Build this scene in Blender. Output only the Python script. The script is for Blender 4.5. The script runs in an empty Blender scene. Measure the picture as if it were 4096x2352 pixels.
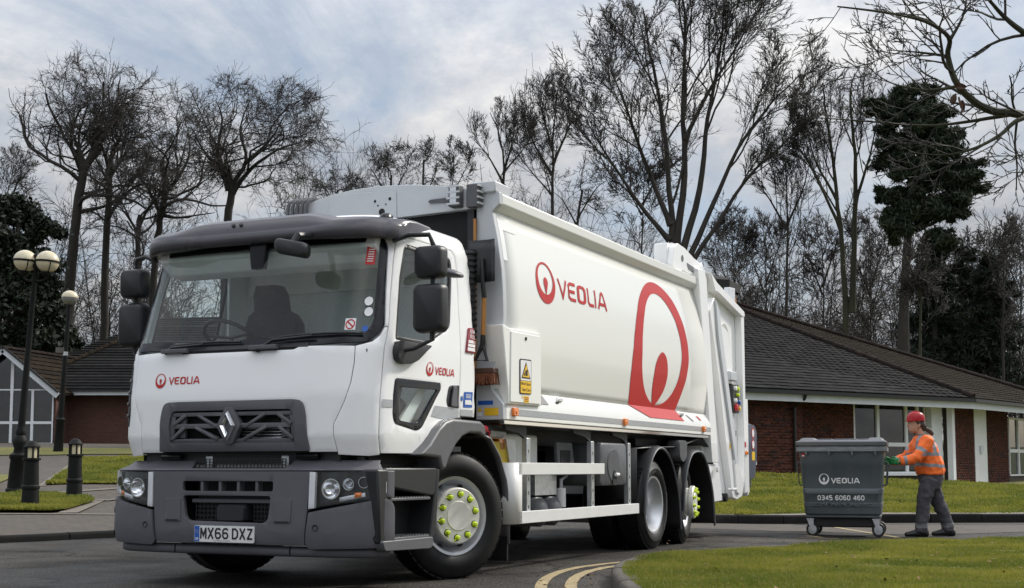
import bpy, bmesh, math, random
import numpy as np
from mathutils import Vector, Matrix
random.seed(7); RNG = np.random.default_rng(11)
R = math.radians
scene = bpy.context.scene
COL = scene.collection

# ------------------------------------------------------------------ camera
CAM_H = 0.866
cam_data = bpy.data.cameras.new('camera')
cam_data.sensor_width = 36.0
cam_data.lens = 5350.0 / 4096.0 * 36.0
cam_data.shift_y = 189.0 / 4096.0
cam_data.clip_start = 0.1
cam_data.clip_end = 3000.0
cam = bpy.data.objects.new('camera', cam_data)
cam.location = (0, 0, CAM_H)
cam.rotation_euler = (R(90 + 5.4348), 0, 0)
COL.objects.link(cam)
scene.camera = cam

# ------------------------------------------------------------------ sky
SUN_AZ = 56.0      # compass-like: degrees clockwise from the view direction
SUN_EL = 38.0
world = bpy.data.worlds.new('World'); scene.world = world
world.use_nodes = True
wn = world.node_tree; wn.nodes.clear()
def wnode(t, **kw):
    n = wn.nodes.new(t)
    for k, v in kw.items(): setattr(n, k, v)
    return n
def wl(a, b): wn.links.new(a, b)
w_out = wnode('ShaderNodeOutputWorld'); w_bg = wnode('ShaderNodeBackground')
w_sky = wnode('ShaderNodeTexSky', sky_type='NISHITA', sun_disc=False)
w_sky.sun_elevation = R(SUN_EL); w_sky.sun_rotation = R(SUN_AZ)
w_sky.air_density = 1.0; w_sky.dust_density = 1.2; w_sky.ozone_density = 1.0
w_tc = wnode('ShaderNodeTexCoord')
w_sep = wnode('ShaderNodeSeparateXYZ'); wl(w_tc.outputs['Generated'], w_sep.inputs[0])
w_den = wnode('ShaderNodeMath', operation='ADD'); wl(w_sep.outputs['Z'], w_den.inputs[0]); w_den.inputs[1].default_value = 0.34
w_max = wnode('ShaderNodeMath', operation='MAXIMUM'); wl(w_den.outputs[0], w_max.inputs[0]); w_max.inputs[1].default_value = 0.05
w_dx = wnode('ShaderNodeMath', operation='DIVIDE'); wl(w_sep.outputs['X'], w_dx.inputs[0]); wl(w_max.outputs[0], w_dx.inputs[1])
w_dy = wnode('ShaderNodeMath', operation='DIVIDE'); wl(w_sep.outputs['Y'], w_dy.inputs[0]); wl(w_max.outputs[0], w_dy.inputs[1])
w_cmb = wnode('ShaderNodeCombineXYZ'); wl(w_dx.outputs[0], w_cmb.inputs[0]); wl(w_dy.outputs[0], w_cmb.inputs[1])
w_map = wnode('ShaderNodeMapping'); wl(w_cmb.outputs[0], w_map.inputs[0])
w_map.inputs['Rotation'].default_value = (0, 0, R(14)); w_map.inputs['Scale'].default_value = (1.25, 1.15, 1.0)
w_map.inputs['Location'].default_value = (3.7, 1.9, 0.0)
w_n1 = wnode('ShaderNodeTexNoise'); wl(w_map.outputs[0], w_n1.inputs['Vector'])
w_n1.inputs['Scale'].default_value = 1.5; w_n1.inputs['Detail'].default_value = 10; w_n1.inputs['Roughness'].default_value = 0.60; w_n1.inputs['Distortion'].default_value = 0.5
w_r1 = wnode('ShaderNodeValToRGB'); wl(w_n1.outputs['Fac'], w_r1.inputs[0])
w_r1.color_ramp.elements[0].position = 0.36; w_r1.color_ramp.elements[0].color = (0, 0, 0, 1)
w_r1.color_ramp.elements[1].position = 0.57; w_r1.color_ramp.elements[1].color = (1, 1, 1, 1)
w_n2 = wnode('ShaderNodeTexNoise'); wl(w_map.outputs[0], w_n2.inputs['Vector'])
w_n2.inputs['Scale'].default_value = 4.2; w_n2.inputs['Detail'].default_value = 11; w_n2.inputs['Roughness'].default_value = 0.68
w_r2 = wnode('ShaderNodeValToRGB'); wl(w_n2.outputs['Fac'], w_r2.inputs[0])      # cloud colour: grey to warm white
w_r2.color_ramp.elements[0].position = 0.36; w_r2.color_ramp.elements[0].color = (3.6, 3.9, 4.4, 1)
w_r2.color_ramp.elements[1].position = 0.64; w_r2.color_ramp.elements[1].color = (6.2, 6.15, 6.15, 1)
w_hz = wnode('ShaderNodeMapRange'); wl(w_sep.outputs['Z'], w_hz.inputs[0])          # cloud deck is brighter overhead than near the horizon
w_hz.interpolation_type = 'SMOOTHSTEP'
w_hz.inputs[1].default_value = 0.0; w_hz.inputs[2].default_value = 1.0; w_hz.inputs[3].default_value = 0.64; w_hz.inputs[4].default_value = 3.6
w_cb = wnode('ShaderNodeVectorMath', operation='SCALE'); wl(w_r2.outputs[0], w_cb.inputs[0]); wl(w_hz.outputs[0], w_cb.inputs['Scale'])
w_blue = wnode('ShaderNodeMixRGB', blend_type='MIX'); w_blue.inputs[0].default_value = 0.55
wl(w_sky.outputs[0], w_blue.inputs[1]); w_blue.inputs[2].default_value = (3.3, 4.0, 5.0, 1)
w_mix = wnode('ShaderNodeMixRGB'); wl(w_r1.outputs[0], w_mix.inputs[0]); wl(w_blue.outputs[0], w_mix.inputs[1]); wl(w_cb.outputs[0], w_mix.inputs[2])
wl(w_mix.outputs[0], w_bg.inputs[0]); w_bg.inputs[1].default_value = 0.085
wl(w_bg.outputs[0], w_out.inputs[0])

# ------------------------------------------------------------------ sun
sd = bpy.data.lights.new('sun', 'SUN'); sd.energy = 2.3; sd.angle = R(8.0); sd.color = (1.0, 0.95, 0.86)
sun = bpy.data.objects.new('sun', sd); COL.objects.link(sun)
_az = R(SUN_AZ); _el = R(SUN_EL)
sun_dir = Vector((math.sin(_az) * math.cos(_el), math.cos(_az) * math.cos(_el), math.sin(_el)))
sun.rotation_euler = sun_dir.to_track_quat('Z', 'Y').to_euler()
sun.location = sun_dir * 60
vs = scene.view_settings
vs.view_transform = 'Standard'; vs.look = 'None'; vs.gamma = 1.0; vs.use_curve_mapping = False; vs.exposure = 0.5
scene.cycles.use_denoising = True
scene.cycles.max_bounces = 8; scene.cycles.transparent_max_bounces = 12

# ------------------------------------------------------------------ materials
MATS = {}
def mat(name, col, rough=0.5, metal=0.0, coat=0.0, spec=0.5, var=0.0, vscale=8.0, bump=0.0, bscale=60.0, rvar=0.0, emit=None, col2=None, stretch=None, detail=5.0):
    m = bpy.data.materials.new(name); m.use_nodes = True
    nt = m.node_tree; b = nt.nodes['Principled BSDF']
    b.inputs['Base Color'].default_value = (*col, 1); b.inputs['Roughness'].default_value = rough
    b.inputs['Metallic'].default_value = metal; b.inputs['Coat Weight'].default_value = coat; b.inputs['Coat Roughness'].default_value = 0.04
    b.inputs['Specular IOR Level'].default_value = spec
    tc = nt.nodes.new('ShaderNodeTexCoord'); src = tc.outputs['Object']
    if stretch:
        mp = nt.nodes.new('ShaderNodeMapping'); mp.inputs['Scale'].default_value = stretch; nt.links.new(src, mp.inputs[0]); src = mp.outputs[0]
    if var or col2 or rvar:
        n = nt.nodes.new('ShaderNodeTexNoise'); n.inputs['Scale'].default_value = vscale; n.inputs['Detail'].default_value = detail
        n.inputs['Roughness'].default_value = 0.62
        nt.links.new(src, n.inputs['Vector'])
        rp = nt.nodes.new('ShaderNodeValToRGB'); nt.links.new(n.outputs['Fac'], rp.inputs[0])
        rp.color_ramp.elements[0].position = 0.3; rp.color_ramp.elements[1].position = 0.7
        c2 = col2 or tuple(min(1, c * (1 + var)) for c in col)
        c1 = col if col2 else tuple(c * (1 - var) for c in col)
        rp.color_ramp.elements[0].color = (*c1, 1); rp.color_ramp.elements[1].color = (*c2, 1)
        nt.links.new(rp.outputs[0], b.inputs['Base Color'])
        if rvar:
            mr = nt.nodes.new('ShaderNodeMapRange'); nt.links.new(n.outputs['Fac'], mr.inputs[0])
            mr.inputs[1].default_value = .3; mr.inputs[2].default_value = .7
            mr.inputs[3].default_value = max(.02, rough - rvar); mr.inputs[4].default_value = min(1, rough + rvar)
            nt.links.new(mr.outputs[0], b.inputs['Roughness'])
    if bump:
        n2 = nt.nodes.new('ShaderNodeTexNoise'); n2.inputs['Scale'].default_value = bscale; n2.inputs['Detail'].default_value = 4
        nt.links.new(src, n2.inputs['Vector'])
        bp = nt.nodes.new('ShaderNodeBump'); bp.inputs['Strength'].default_value = bump; bp.inputs['Distance'].default_value = 0.01
        nt.links.new(n2.outputs['Fac'], bp.inputs['Height']); nt.links.new(bp.outputs[0], b.inputs['Normal'])
    if emit:
        b.inputs['Emission Color'].default_value = (*emit[0], 1); b.inputs['Emission Strength'].default_value = emit[1]
    MATS[name] = m
    return m
def glass_mat(name, tint, gloss_min=0.04, rough=0.0, alpha_col=(1, 1, 1), ior=1.5):
    m = bpy.data.materials.new(name); m.use_nodes = True; nt = m.node_tree; nt.nodes.clear()
    o = nt.nodes.new('ShaderNodeOutputMaterial'); tr = nt.nodes.new('ShaderNodeBsdfTransparent'); gl = nt.nodes.new('ShaderNodeBsdfGlossy')
    tr.inputs[0].default_value = (*tint, 1); gl.inputs['Roughness'].default_value = rough; gl.inputs[0].default_value = (*alpha_col, 1)
    fr = nt.nodes.new('ShaderNodeFresnel'); ge = nt.nodes.new('ShaderNodeNewGeometry'); pw = nt.nodes.new('ShaderNodeMapRange'); nt.links.new(ge.outputs['Backfacing'], pw.inputs[0]); pw.inputs[3].default_value = ior; pw.inputs[4].default_value = 1 / ior; nt.links.new(pw.outputs[0], fr.inputs[0])
    ad = nt.nodes.new('ShaderNodeMath'); ad.operation = 'MAXIMUM'; nt.links.new(fr.outputs[0], ad.inputs[0]); ad.inputs[1].default_value = gloss_min
    mx = nt.nodes.new('ShaderNodeMixShader'); nt.links.new(ad.outputs[0], mx.inputs[0]); nt.links.new(tr.outputs[0], mx.inputs[1]); nt.links.new(gl.outputs[0], mx.inputs[2])
    nt.links.new(mx.outputs[0], o.inputs[0]); MATS[name] = m
    return m
mat('white_paint', (.90, .90, .895), .30, coat=.5, bump=.012, bscale=2.2)
mat('body_white', (.84, .84, .80), .28, coat=.4, bump=.02, bscale=1.2)
mat('grey_paint', (.52, .54, .56), .42, var=.05, vscale=3, bump=.03, bscale=90)
mat('rail_grey', (.70, .70, .68), .42, var=.04, vscale=5, bump=.02, bscale=120)
mat('dark_plastic', (.100, .098, .110), .5, var=.06, vscale=6, bump=.04, bscale=420)
mat('visor_plastic', (.075, .070, .080), .3, var=.08, vscale=5, rvar=.06)
mat('black_plastic', (.016, .016, .018), .46, var=.15, vscale=8, bump=.03, bscale=300)
mat('black_gloss', (.008, .008, .011), .22, spec=.35)
mat('arch_plastic', (.11, .112, .118), .42, var=.08, vscale=14, bump=.05, bscale=380)
mat('rubber', (.009, .009, .0095), .55, spec=.25, var=.25, vscale=9, bump=.05, bscale=180, rvar=.08)
mat('seal_rubber', (.012, .012, .014), .55)
mat('shell_dark', (.012, .012, .013), .8)
mat('chassis_dark', (.018, .018, .02), .55, var=.3, vscale=7, bump=.05, bscale=90)
mat('rim_silver', (.52, .53, .55), .36, metal=.75, var=.06, vscale=9)
mat('hub_silver', (.70, .68, .61), .45, metal=.15, var=.07, vscale=16, bump=.02, bscale=300)
mat('chrome', (.75, .76, .78), .10, metal=1.0)
mat('galvanised', (.58, .60, .62), .38, metal=.8, var=.15, vscale=28)
mat('steel', (.42, .43, .45), .34, metal=.9, var=.15, vscale=15)
mat('lime_plastic', (.62, .80, .02), .45)
mat('red_decal', (.50, .020, .018), .4, spec=.3)
mat('white_decal', (.80, .80, .80), .4)
mat('black_decal', (.012, .012, .012), .45)
mat('yellow_decal', (.85, .52, .02), .4)
mat('blue_decal', (.015, .10, .42), .4)
mat('maroon_decal', (.28, .012, .03), .4)
mat('reflective_tape', (.60, .62, .64), .22, metal=.55, var=.08, vscale=60, bump=.25, bscale=260)
mat('white_ribbed', (.72, .73, .75), .3, metal=.25, bump=.5, bscale=10, stretch=(1, 1, 60))
mat('orange_lens', (.85, .20, .01), .12, coat=.6)
mat('red_paint', (.50, .02, .03), .4)
mat('yellow_paint', (.72, .52, .02), .42, var=.1)
mat('headlamp_inner', (.012, .012, .014), .2)
mat('lamp_bowl', (.8, .8, .82), .08, metal=1.0)
mat('interior_grey', (.78, .80, .80), .85, var=.1, vscale=60, bump=.06, bscale=200)
mat('interior_light', (.88, .89, .87), .75, var=.04)
mat('seat_fabric', (.022, .025, .032), .9, var=.3, vscale=40)
mat('dash_dark', (.16, .165, .17), .65, var=.1)
mat('broom_wood', (.075, .035, .02), .6, var=.2)
mat('ash_wood', (.42, .19, .045), .5, var=.25, vscale=6, stretch=(20, 20, 1))
mat('broom_bristle', (.16, .055, .025), .85, var=.4, vscale=60)
mat('tank_grey', (.085, .088, .095), .45, var=.2, vscale=12)
mat('shaded_white', (.60, .62, .645), .4)  # tailgate shading put into the colour of brace cap and rear post
mat('flap_plastic', (.055, .062, .11), .3, var=.1)
mat('plate_white', (.74, .74, .72), .3)
mat('reveal_dark', (.03, .03, .033), .7)
mat('mesh_black', (.012, .012, .013), .55)
mat('dark_locker_mark', (.13, .13, .14), .5)
glass_mat('windscreen_glass', (.90, .96, .95), .02, ior=1.36)
glass_mat('door_glass', (.86, .91, .90), .04, ior=1.45)
glass_mat('lamp_glass', (.96, .97, .98), .035)
glass_mat('house_glass', (.30, .33, .34), .10)

# ------------------------------------------------------------------ mesh helpers
def tag(o, label=None, cat=None, group=None, kind=None):
    if label: o['label'] = label
    if cat: o['category'] = cat
    if group: o['group'] = group
    if kind: o['kind'] = kind
    return o
def empty(name, loc=(0, 0, 0), rz=0.0, parent=None):
    o = bpy.data.objects.new(name, None); COL.objects.link(o); o.location = loc; o.rotation_euler = (0, 0, rz)
    o.empty_display_size = .2
    if parent: o.parent = parent
    return o
def link(name, me, parent=None, m=None, bevel=0.0, seg=2, solid=0.0, smooth=35, loc=None, rot=None, sub=0):
    if m:
        for x in ([m] if not isinstance(m, (list, tuple)) else m): me.materials.append(MATS[x] if isinstance(x, str) else x)
    if smooth:
        me.shade_smooth()
        me.set_sharp_from_angle(angle=R(smooth))
    o = bpy.data.objects.new(name, me); COL.objects.link(o)
    if parent: o.parent = parent
    if loc is not None: o.location = loc
    if rot is not None: o.rotation_euler = rot
    if solid:
        s = o.modifiers.new('solid', 'SOLIDIFY'); s.thickness = solid; s.offset = -1
    if bevel:
        b = o.modifiers.new('bevel', 'BEVEL'); b.width = bevel; b.segments = seg; b.limit_method = 'ANGLE'; b.angle_limit = R(32)
    if sub:
        s = o.modifiers.new('sub', 'SUBSURF'); s.levels = sub; s.render_levels = sub
    return o
class MB:
    def __init__(s): s.v = []; s.f = []
    def add(s, vs, fs):
        n = len(s.v); s.v += [tuple(map(float, p)) for p in vs]; s.f += [tuple(i + n for i in f) for f in fs]; return s
    def box(s, x0, x1, y0, y1, z0, z1):
        vs = [(x, y, z) for x in (x0, x1) for y in (y0, y1) for z in (z0, z1)]
        return s.add(vs, [(0, 1, 3, 2), (4, 6, 7, 5), (0, 4, 5, 1), (2, 3, 7, 6), (0, 2, 6, 4), (1, 5, 7, 3)])
    def obox(s, c, ax, ay, az, hx, hy, hz):
        c = Vector(c); ax = Vector(ax).normalized() * hx; ay = Vector(ay).normalized() * hy; az = Vector(az).normalized() * hz
        vs = [c + sx * ax + sy * ay + sz * az for sx in (-1, 1) for sy in (-1, 1) for sz in (-1, 1)]
        return s.add(vs, [(0, 1, 3, 2), (4, 6, 7, 5), (0, 4, 5, 1), (2, 3, 7, 6), (0, 2, 6, 4), (1, 5, 7, 3)])
    def bar(s, p, q, w, h, up=(0, 0, 1)):
        p = Vector(p); q = Vector(q); d = (q - p); L = d.length; d.normalize()
        sd_ = d.cross(Vector(up)); sd_.normalize(); u = sd_.cross(d)
        return s.obox((p + q) / 2, d, sd_, u, L / 2, w / 2, h / 2)
    def prism(s, poly, fn, d0, d1):          # poly 2-D, fn(a,b,d)->xyz
        n = len(poly)
        vs = [fn(a, b, d0) for a, b in poly] + [fn(a, b, d1) for a, b in poly]
        fs = [tuple(range(n))[::-1], tuple(range(n, 2 * n))] + [(i, (i + 1) % n, n + (i + 1) % n, n + i) for i in range(n)]
        return s.add(vs, fs)
    def tube(s, pts, r, n=8, cap=True):
        pts = [Vector(p) for p in pts]; rs = r if isinstance(r, (list, tuple)) else [r] * len(pts)
        base = len(s.v); ref = None; vs = []; fs = []
        for i, p in enumerate(pts):
            d = (pts[min(i + 1, len(pts) - 1)] - pts[max(i - 1, 0)]).normalized()
            if ref is None:
                ref = d.cross(Vector((0, 0, 1)) if abs(d.z) < .9 else Vector((1, 0, 0))).normalized()
            ref = (ref - d * ref.dot(d)).normalized(); b = d.cross(ref)
            vs += [p + (ref * math.cos(t) + b * math.sin(t)) * rs[i] for t in [2 * math.pi * k / n for k in range(n)]]
        for i in range(len(pts) - 1):
            for k in range(n):
                a = i * n + k; c = i * n + (k + 1) % n
                fs.append((a, c, c + n, a + n))
        if cap: fs += [tuple(range(n))[::-1], tuple(range(len(vs) - n, len(vs)))]
        return s.add(vs, fs)
    def lathe(s, prof, c, axis, n=32, close=False, cap=(1, 1)):   # prof [(dist along axis, radius)]
        c = Vector(c); ax = Vector(axis).normalized()
        e1 = ax.cross(Vector((0, 0, 1)) if abs(ax.z) < .9 else Vector((1, 0, 0))).normalized(); e2 = ax.cross(e1)
        vs = []; fs = []; m_ = len(prof)
        for a, r in prof:
            vs += [c + ax * a + (e1 * math.cos(t) + e2 * math.sin(t)) * max(r, 1e-4) for t in [2 * math.pi * k / n for k in range(n)]]
        for i in range(m_ - 1 + (1 if close else 0)):
            for k in range(n):
                a = i * n + k; b = i * n + (k + 1) % n; j = ((i + 1) % m_) * n
                fs.append((a, b, j + (k + 1) % n, j + k))
        if not close:
            if cap[0]: fs.append(tuple(range(n))[::-1])
            if cap[1]: fs.append(tuple(range((m_ - 1) * n, m_ * n)))
        return s.add(vs, fs)
    def grid(s, P):                     # P[i][j] points
        a = len(P); b = len(P[0])
        return s.add([p for row in P for p in row], [(i * b + j, i * b + j + 1, (i + 1) * b + j + 1, (i + 1) * b + j) for i in range(a - 1) for j in range(b - 1)])
    def loft(s, rings, cap=True):
        n = len(rings[0]); m_ = len(rings)
        fs = [(i * n + k, i * n + (k + 1) % n, (i + 1) * n + (k + 1) % n, (i + 1) * n + k) for i in range(m_ - 1) for k in range(n)]
        if cap: fs += [tuple(range(n))[::-1], tuple(range((m_ - 1) * n, m_ * n))]
        return s.add([p for r in rings for p in r], fs)
    def mesh(s, name):
        me = bpy.data.meshes.new(name); me.from_pydata(s.v, [], s.f); me.update(); return me
    def fixed(s, name):
        me = s.mesh(name); bm = bmesh.new(); bm.from_mesh(me); bmesh.ops.remove_doubles(bm, verts=bm.verts, dist=1e-5)
        bmesh.ops.recalc_face_normals(bm, faces=bm.faces); bm.to_mesh(me); bm.free(); return me
    def build(s, name, m, parent=None, **kw): return link(name, s.fixed(name), parent, m, **kw)

def rrect(w, h, r, n=4, cx=0, cy=0):
    pts = []
    for sx, sy, a0 in ((1, 1, 0), (-1, 1, 90), (-1, -1, 180), (1, -1, 270)):
        for k in range(n + 1):
            a = R(a0 + 90 * k / n); pts.append((cx + sx * (w / 2 - r) + r * math.cos(a), cy + sy * (h / 2 - r) + r * math.sin(a)))
    return pts
def ell(cx, cy, rx, ry, n=32, a0=0, a1=360):
    return [(cx + rx * math.cos(R(a0 + (a1 - a0) * k / n)), cy + ry * math.sin(R(a0 + (a1 - a0) * k / n))) for k in range(n if a1 - a0 == 360 else n + 1)]
def roundpoly(pts, r, n=4):
    out = []; L = len(pts)
    for i in range(L):
        p0 = Vector(pts[i - 1]); p = Vector(pts[i]); p1 = Vector(pts[(i + 1) % L])
        ri = r[i] if isinstance(r, (list, tuple)) else r
        a = p0 - p; b = p1 - p; d = min(ri, a.length * .48, b.length * .48)
        if d < 1e-5: out.append(tuple(p)); continue
        s_ = p + a.normalized() * d; e = p + b.normalized() * d
        for k in range(n + 1):
            t = k / n; out.append(tuple((1 - t) ** 2 * s_ + 2 * t * (1 - t) * p + t * t * e))
    return out
def fill2d(outer, holes=(), cx=None, cy=None):
    bm = bmesh.new()
    for loop in [outer, *holes]:
        vs = [bm.verts.new((a, b, 0)) for a, b in loop]
        for i in range(len(vs)): bm.edges.new((vs[i], vs[(i + 1) % len(vs)]))
    bmesh.ops.triangle_fill(bm, use_beauty=True, use_dissolve=False, edges=bm.edges[:], normal=(0, 0, 1))
    for c, ax in ((cx, 0), (cy, 1)):
        if not c: continue
        lo = min(v.co[ax] for v in bm.verts); hi = max(v.co[ax] for v in bm.verts); k = math.floor(lo / c) + 1
        while k * c < hi - 1e-6:
            no = [0, 0, 0]; no[ax] = 1; co = [0, 0, 0]; co[ax] = k * c
            bmesh.ops.bisect_plane(bm, geom=bm.verts[:] + bm.edges[:] + bm.faces[:], dist=1e-6, plane_co=co, plane_no=no); k += 1
    return bm
def bm_mesh(bm, fn, name, out=None):
    for v in bm.verts: v.co = fn(v.co.x, v.co.y)
    bm.normal_update()
    if out is not None:
        o = Vector(out); a = sum((f.normal.dot(o) * f.calc_area() for f in bm.faces))
        if a < 0: bmesh.ops.reverse_faces(bm, faces=bm.faces[:])
    me = bpy.data.meshes.new(name); bm.to_mesh(me); bm.free(); return me
def panel(name, outer, fn, m, parent, holes=(), cx=None, cy=None, out=None, **kw):
    return link(name, bm_mesh(fill2d(outer, holes, cx, cy), fn, name, out), parent, m, **kw)
def stroke(pts, w, closed=False):          # polyline -> outline polygons (list of quads as loops)
    P = [Vector(p) for p in pts]; n = len(P); L = []; Rr = []
    for i in range(n):
        if closed: d0 = (P[i] - P[i - 1]).normalized(); d1 = (P[(i + 1) % n] - P[i]).normalized()
        else:
            d0 = (P[i] - P[i - 1]).normalized() if i > 0 else (P[1] - P[0]).normalized()
            d1 = (P[i + 1] - P[i]).normalized() if i < n - 1 else d0
        t = (d0 + d1).normalized(); nn = Vector((-t.y, t.x)); k = w / 2 / max(.35, nn.dot(Vector((-d0.y, d0.x))))
        L.append(tuple(P[i] + nn * k)); Rr.append(tuple(P[i] - nn * k))
    if closed: return (L, Rr)
    return L + Rr[::-1]
def text_faces(s, height, width=None, bold=0.0, spacing=1.0):
    cu = bpy.data.curves.new('t', 'FONT'); cu.body = s; cu.size = 1.0; cu.offset = bold; cu.space_character = spacing; cu.resolution_u = 3
    cu.align_x = 'LEFT'
    o = bpy.data.objects.new('t', cu); COL.objects.link(o)
    dg = bpy.context.evaluated_depsgraph_get(); me = bpy.data.meshes.new_from_object(o.evaluated_get(dg))
    bpy.data.objects.remove(o); bpy.data.curves.remove(cu)
    V = np.array([v.co[:2] for v in me.vertices]); lo = V.min(0); hi = V.max(0)
    sy = height / (hi[1] - lo[1]); sx = sy if width is None else width / (hi[0] - lo[0])
    for v in me.vertices: v.co = ((v.co.x - lo[0]) * sx, (v.co.y - lo[1]) * sy, 0)
    me.update(); return me
def text(name, s, height, fn, m, parent, width=None, bold=0.0, spacing=1.0, out=None):
    me = text_faces(s, height, width, bold, spacing); bm = bmesh.new(); bm.from_mesh(me); bpy.data.meshes.remove(me)
    return link(name, bm_mesh(bm, fn, name, out), parent, m, smooth=0)
GLYPH = {'M': [[(.08, 0), (.08, 1)], [(.10, .96), (.5, .30), (.90, .96)], [(.92, 1), (.92, 0)]], 'X': [[(.08, 0), (.92, 1)], [(.08, 1), (.92, 0)]], 'D': [[(.1, 0), (.1, 1)], [(.1, .92), (.58, .92), (.9, .72), (.9, .28), (.58, .08), (.1, .08)]], 'Z': [[(.06, .92), (.94, .92)], [(.84, .9), (.16, .1)], [(.06, .08), (.94, .08)]],
      '6': [[(.90, .80), (.74, .92), (.30, .92), (.1, .74), (.1, .26), (.30, .08), (.70, .08), (.9, .24), (.9, .40)], [(.9, .40), (.70, .55), (.12, .55)]], '0': [[(.5, .92), (.28, .92), (.1, .74), (.1, .26), (.28, .08), (.72, .08), (.9, .26), (.9, .74), (.72, .92), (.48, .92)]],
      '3': [[(.1, .92), (.70, .92), (.9, .78), (.9, .64), (.72, .51), (.3, .51)], [(.70, .51), (.9, .38), (.9, .22), (.70, .08), (.08, .08)]], '4': [[(.78, 0), (.78, .95)], [(.74, .93), (.10, .32)], [(.04, .30), (.98, .30)]], '5': [[(.9, .92), (.14, .92), (.14, .55), (.68, .55), (.9, .40), (.9, .22), (.68, .08), (.08, .08)]]}
def stroke_strip(bm, pts, w, closed=False):
    q = stroke(pts, w); n = len(pts); L = q[:n]; Rr = q[n:][::-1]
    a = [bm.verts.new((x, y, 0)) for x, y in L]; b = [bm.verts.new((x, y, 0)) for x, y in Rr]
    return [bm.faces.new((a[i], b[i], b[i + 1], a[i + 1])) for i in range(n - 1)]
def stroke_text(name, s_, x0, y0, w, h, fn, m, parent, out, thick=.16, gap=.22, space=.5):
    adv = [(space if c == ' ' else 1 + gap) for c in s_]; sx = w / (sum(adv) - gap); bmA = bmesh.new(); x = 0; lay_ = {}
    for c, a_ in zip(s_, adv):
        for k, st in enumerate(GLYPH.get(c, [])):
            for f_ in stroke_strip(bmA, [((x + a) * sx + x0, b * h + y0) for a, b in st], thick * h):
                for v in f_.verts: lay_[v] = k
        x += a_
    bmA.verts.index_update(); ks = [lay_[v] for v in bmA.verts]
    o = link(name, bm_mesh(bmA, fn, name, out), parent, m, smooth=0); O_ = Vector(out)
    for v, k in zip(o.data.vertices, ks): v.co += O_ * (.0007 * k)
    return o
def lerp_tab(tab):
    xs = np.array([a for a, _ in tab]); ys = np.array([b for _, b in tab])
    return lambda x: float(np.interp(x, xs, ys))
def fast_mesh(name, verts, faces_flat, nper):
    me = bpy.data.meshes.new(name); nf = len(faces_flat) // nper
    me.vertices.add(len(verts)); me.vertices.foreach_set('co', np.asarray(verts, np.float32).ravel())
    me.loops.add(len(faces_flat)); me.loops.foreach_set('vertex_index', np.asarray(faces_flat, np.int32))
    me.polygons.add(nf); me.polygons.foreach_set('loop_start', np.arange(nf, dtype=np.int32) * nper)
    me.update(calc_edges=True); me.validate(); return me
# ================================================================== THE TRUCK
# local frame: x rearward from the drive axle, y to the truck's right (offside), z up
TRUCK = empty('refuse_truck', (0.4268, 15.1139, 0.0), R(64.886))
tag(TRUCK, 'large white refuse collection truck with dark grey bumper and red logos on its side', 'truck')
T = TRUCK
class Surf:
    def __init__(s, xf, hw, xr, dep=.6, n=5., rr=.10):
        s.xf = xf; s.hw = hw; s.xr = xr; s.dep = dep; s.n = n; s.rr = rr; s.c = {}
    def outline(s, z):
        k = round(z, 3)
        if k in s.c: return s.c[k]
        xf = np.interp(z, *zip(*s.xf)); hw = np.interp(z, *zip(*s.hw)); xr = np.interp(z, *zip(*s.xr)); xm = xf + s.dep
        t = np.linspace(0, np.pi / 2, 61)
        x = xm - s.dep * np.cos(t) ** (2 / s.n); y = hw * np.sin(t) ** (2 / s.n)
        t2 = np.linspace(0, np.pi / 2, 7); xs = np.linspace(xm, xr - s.rr, 16)[1:]
        x = np.concatenate([x, xs, xr - s.rr + s.rr * np.sin(t2)[1:], [xr]]); y = np.concatenate([y, np.full(15, hw), hw - s.rr + s.rr * np.cos(t2)[1:], [0]])
        u = np.concatenate([[0], np.cumsum(np.hypot(np.diff(x), np.diff(y)))])
        s.c[k] = (x, y, u); return s.c[k]
    def P(s, u, z, off=0.):
        x, y, U = s.outline(z); a = abs(u); X = np.interp(a, U, x); Y = np.interp(a, U, y)
        if off:
            X2 = np.interp(a + .012, U, x); Y2 = np.interp(a + .012, U, y); X1 = np.interp(max(a - .012, 0), U, x); Y1 = np.interp(max(a - .012, 0), U, y)
            d = math.hypot(X2 - X1, Y2 - Y1); X += -(Y2 - Y1) / d * off; Y += (X2 - X1) / d * off
        return Vector((X, -Y if u > 0 else Y, z))
    def at(s, off=0.): return lambda u, z: s.P(u, z, off)
    def uy(s, y, z):
        x, Y, U = s.outline(z); return float(np.interp(abs(y), Y[:61], U[:61]))
    def ux(s, X, z):
        x, Y, U = s.outline(z); return float(np.interp(X, x[:80], U[:80]))
    def ub(s, z): return float(s.outline(z)[2][-1])
CAB = Surf([(.9, -5.80), (1.1, -5.85), (1.4, -5.85), (1.74, -5.80), (1.8, -5.765), (2.6, -5.53), (2.75, -5.46)],
           [(.9, 1.12), (1.1, 1.155), (1.75, 1.15), (2.6, 1.09), (2.75, 1.04)], [(1, -4.14), (2.5, -4.14), (2.75, -4.2)], rr=.05)
BUM = Surf([(.2, -5.84), (.4, -5.88), (.85, -5.87), (.93, -5.80)], [(.2, 1.20), (.4, 1.225), (.85, 1.22), (.93, 1.17)], [(.2, -4.9), (1, -4.9)], dep=.5, n=4.6)
def mir(poly): return [(-a, b) for a, b in poly][::-1]
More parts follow.
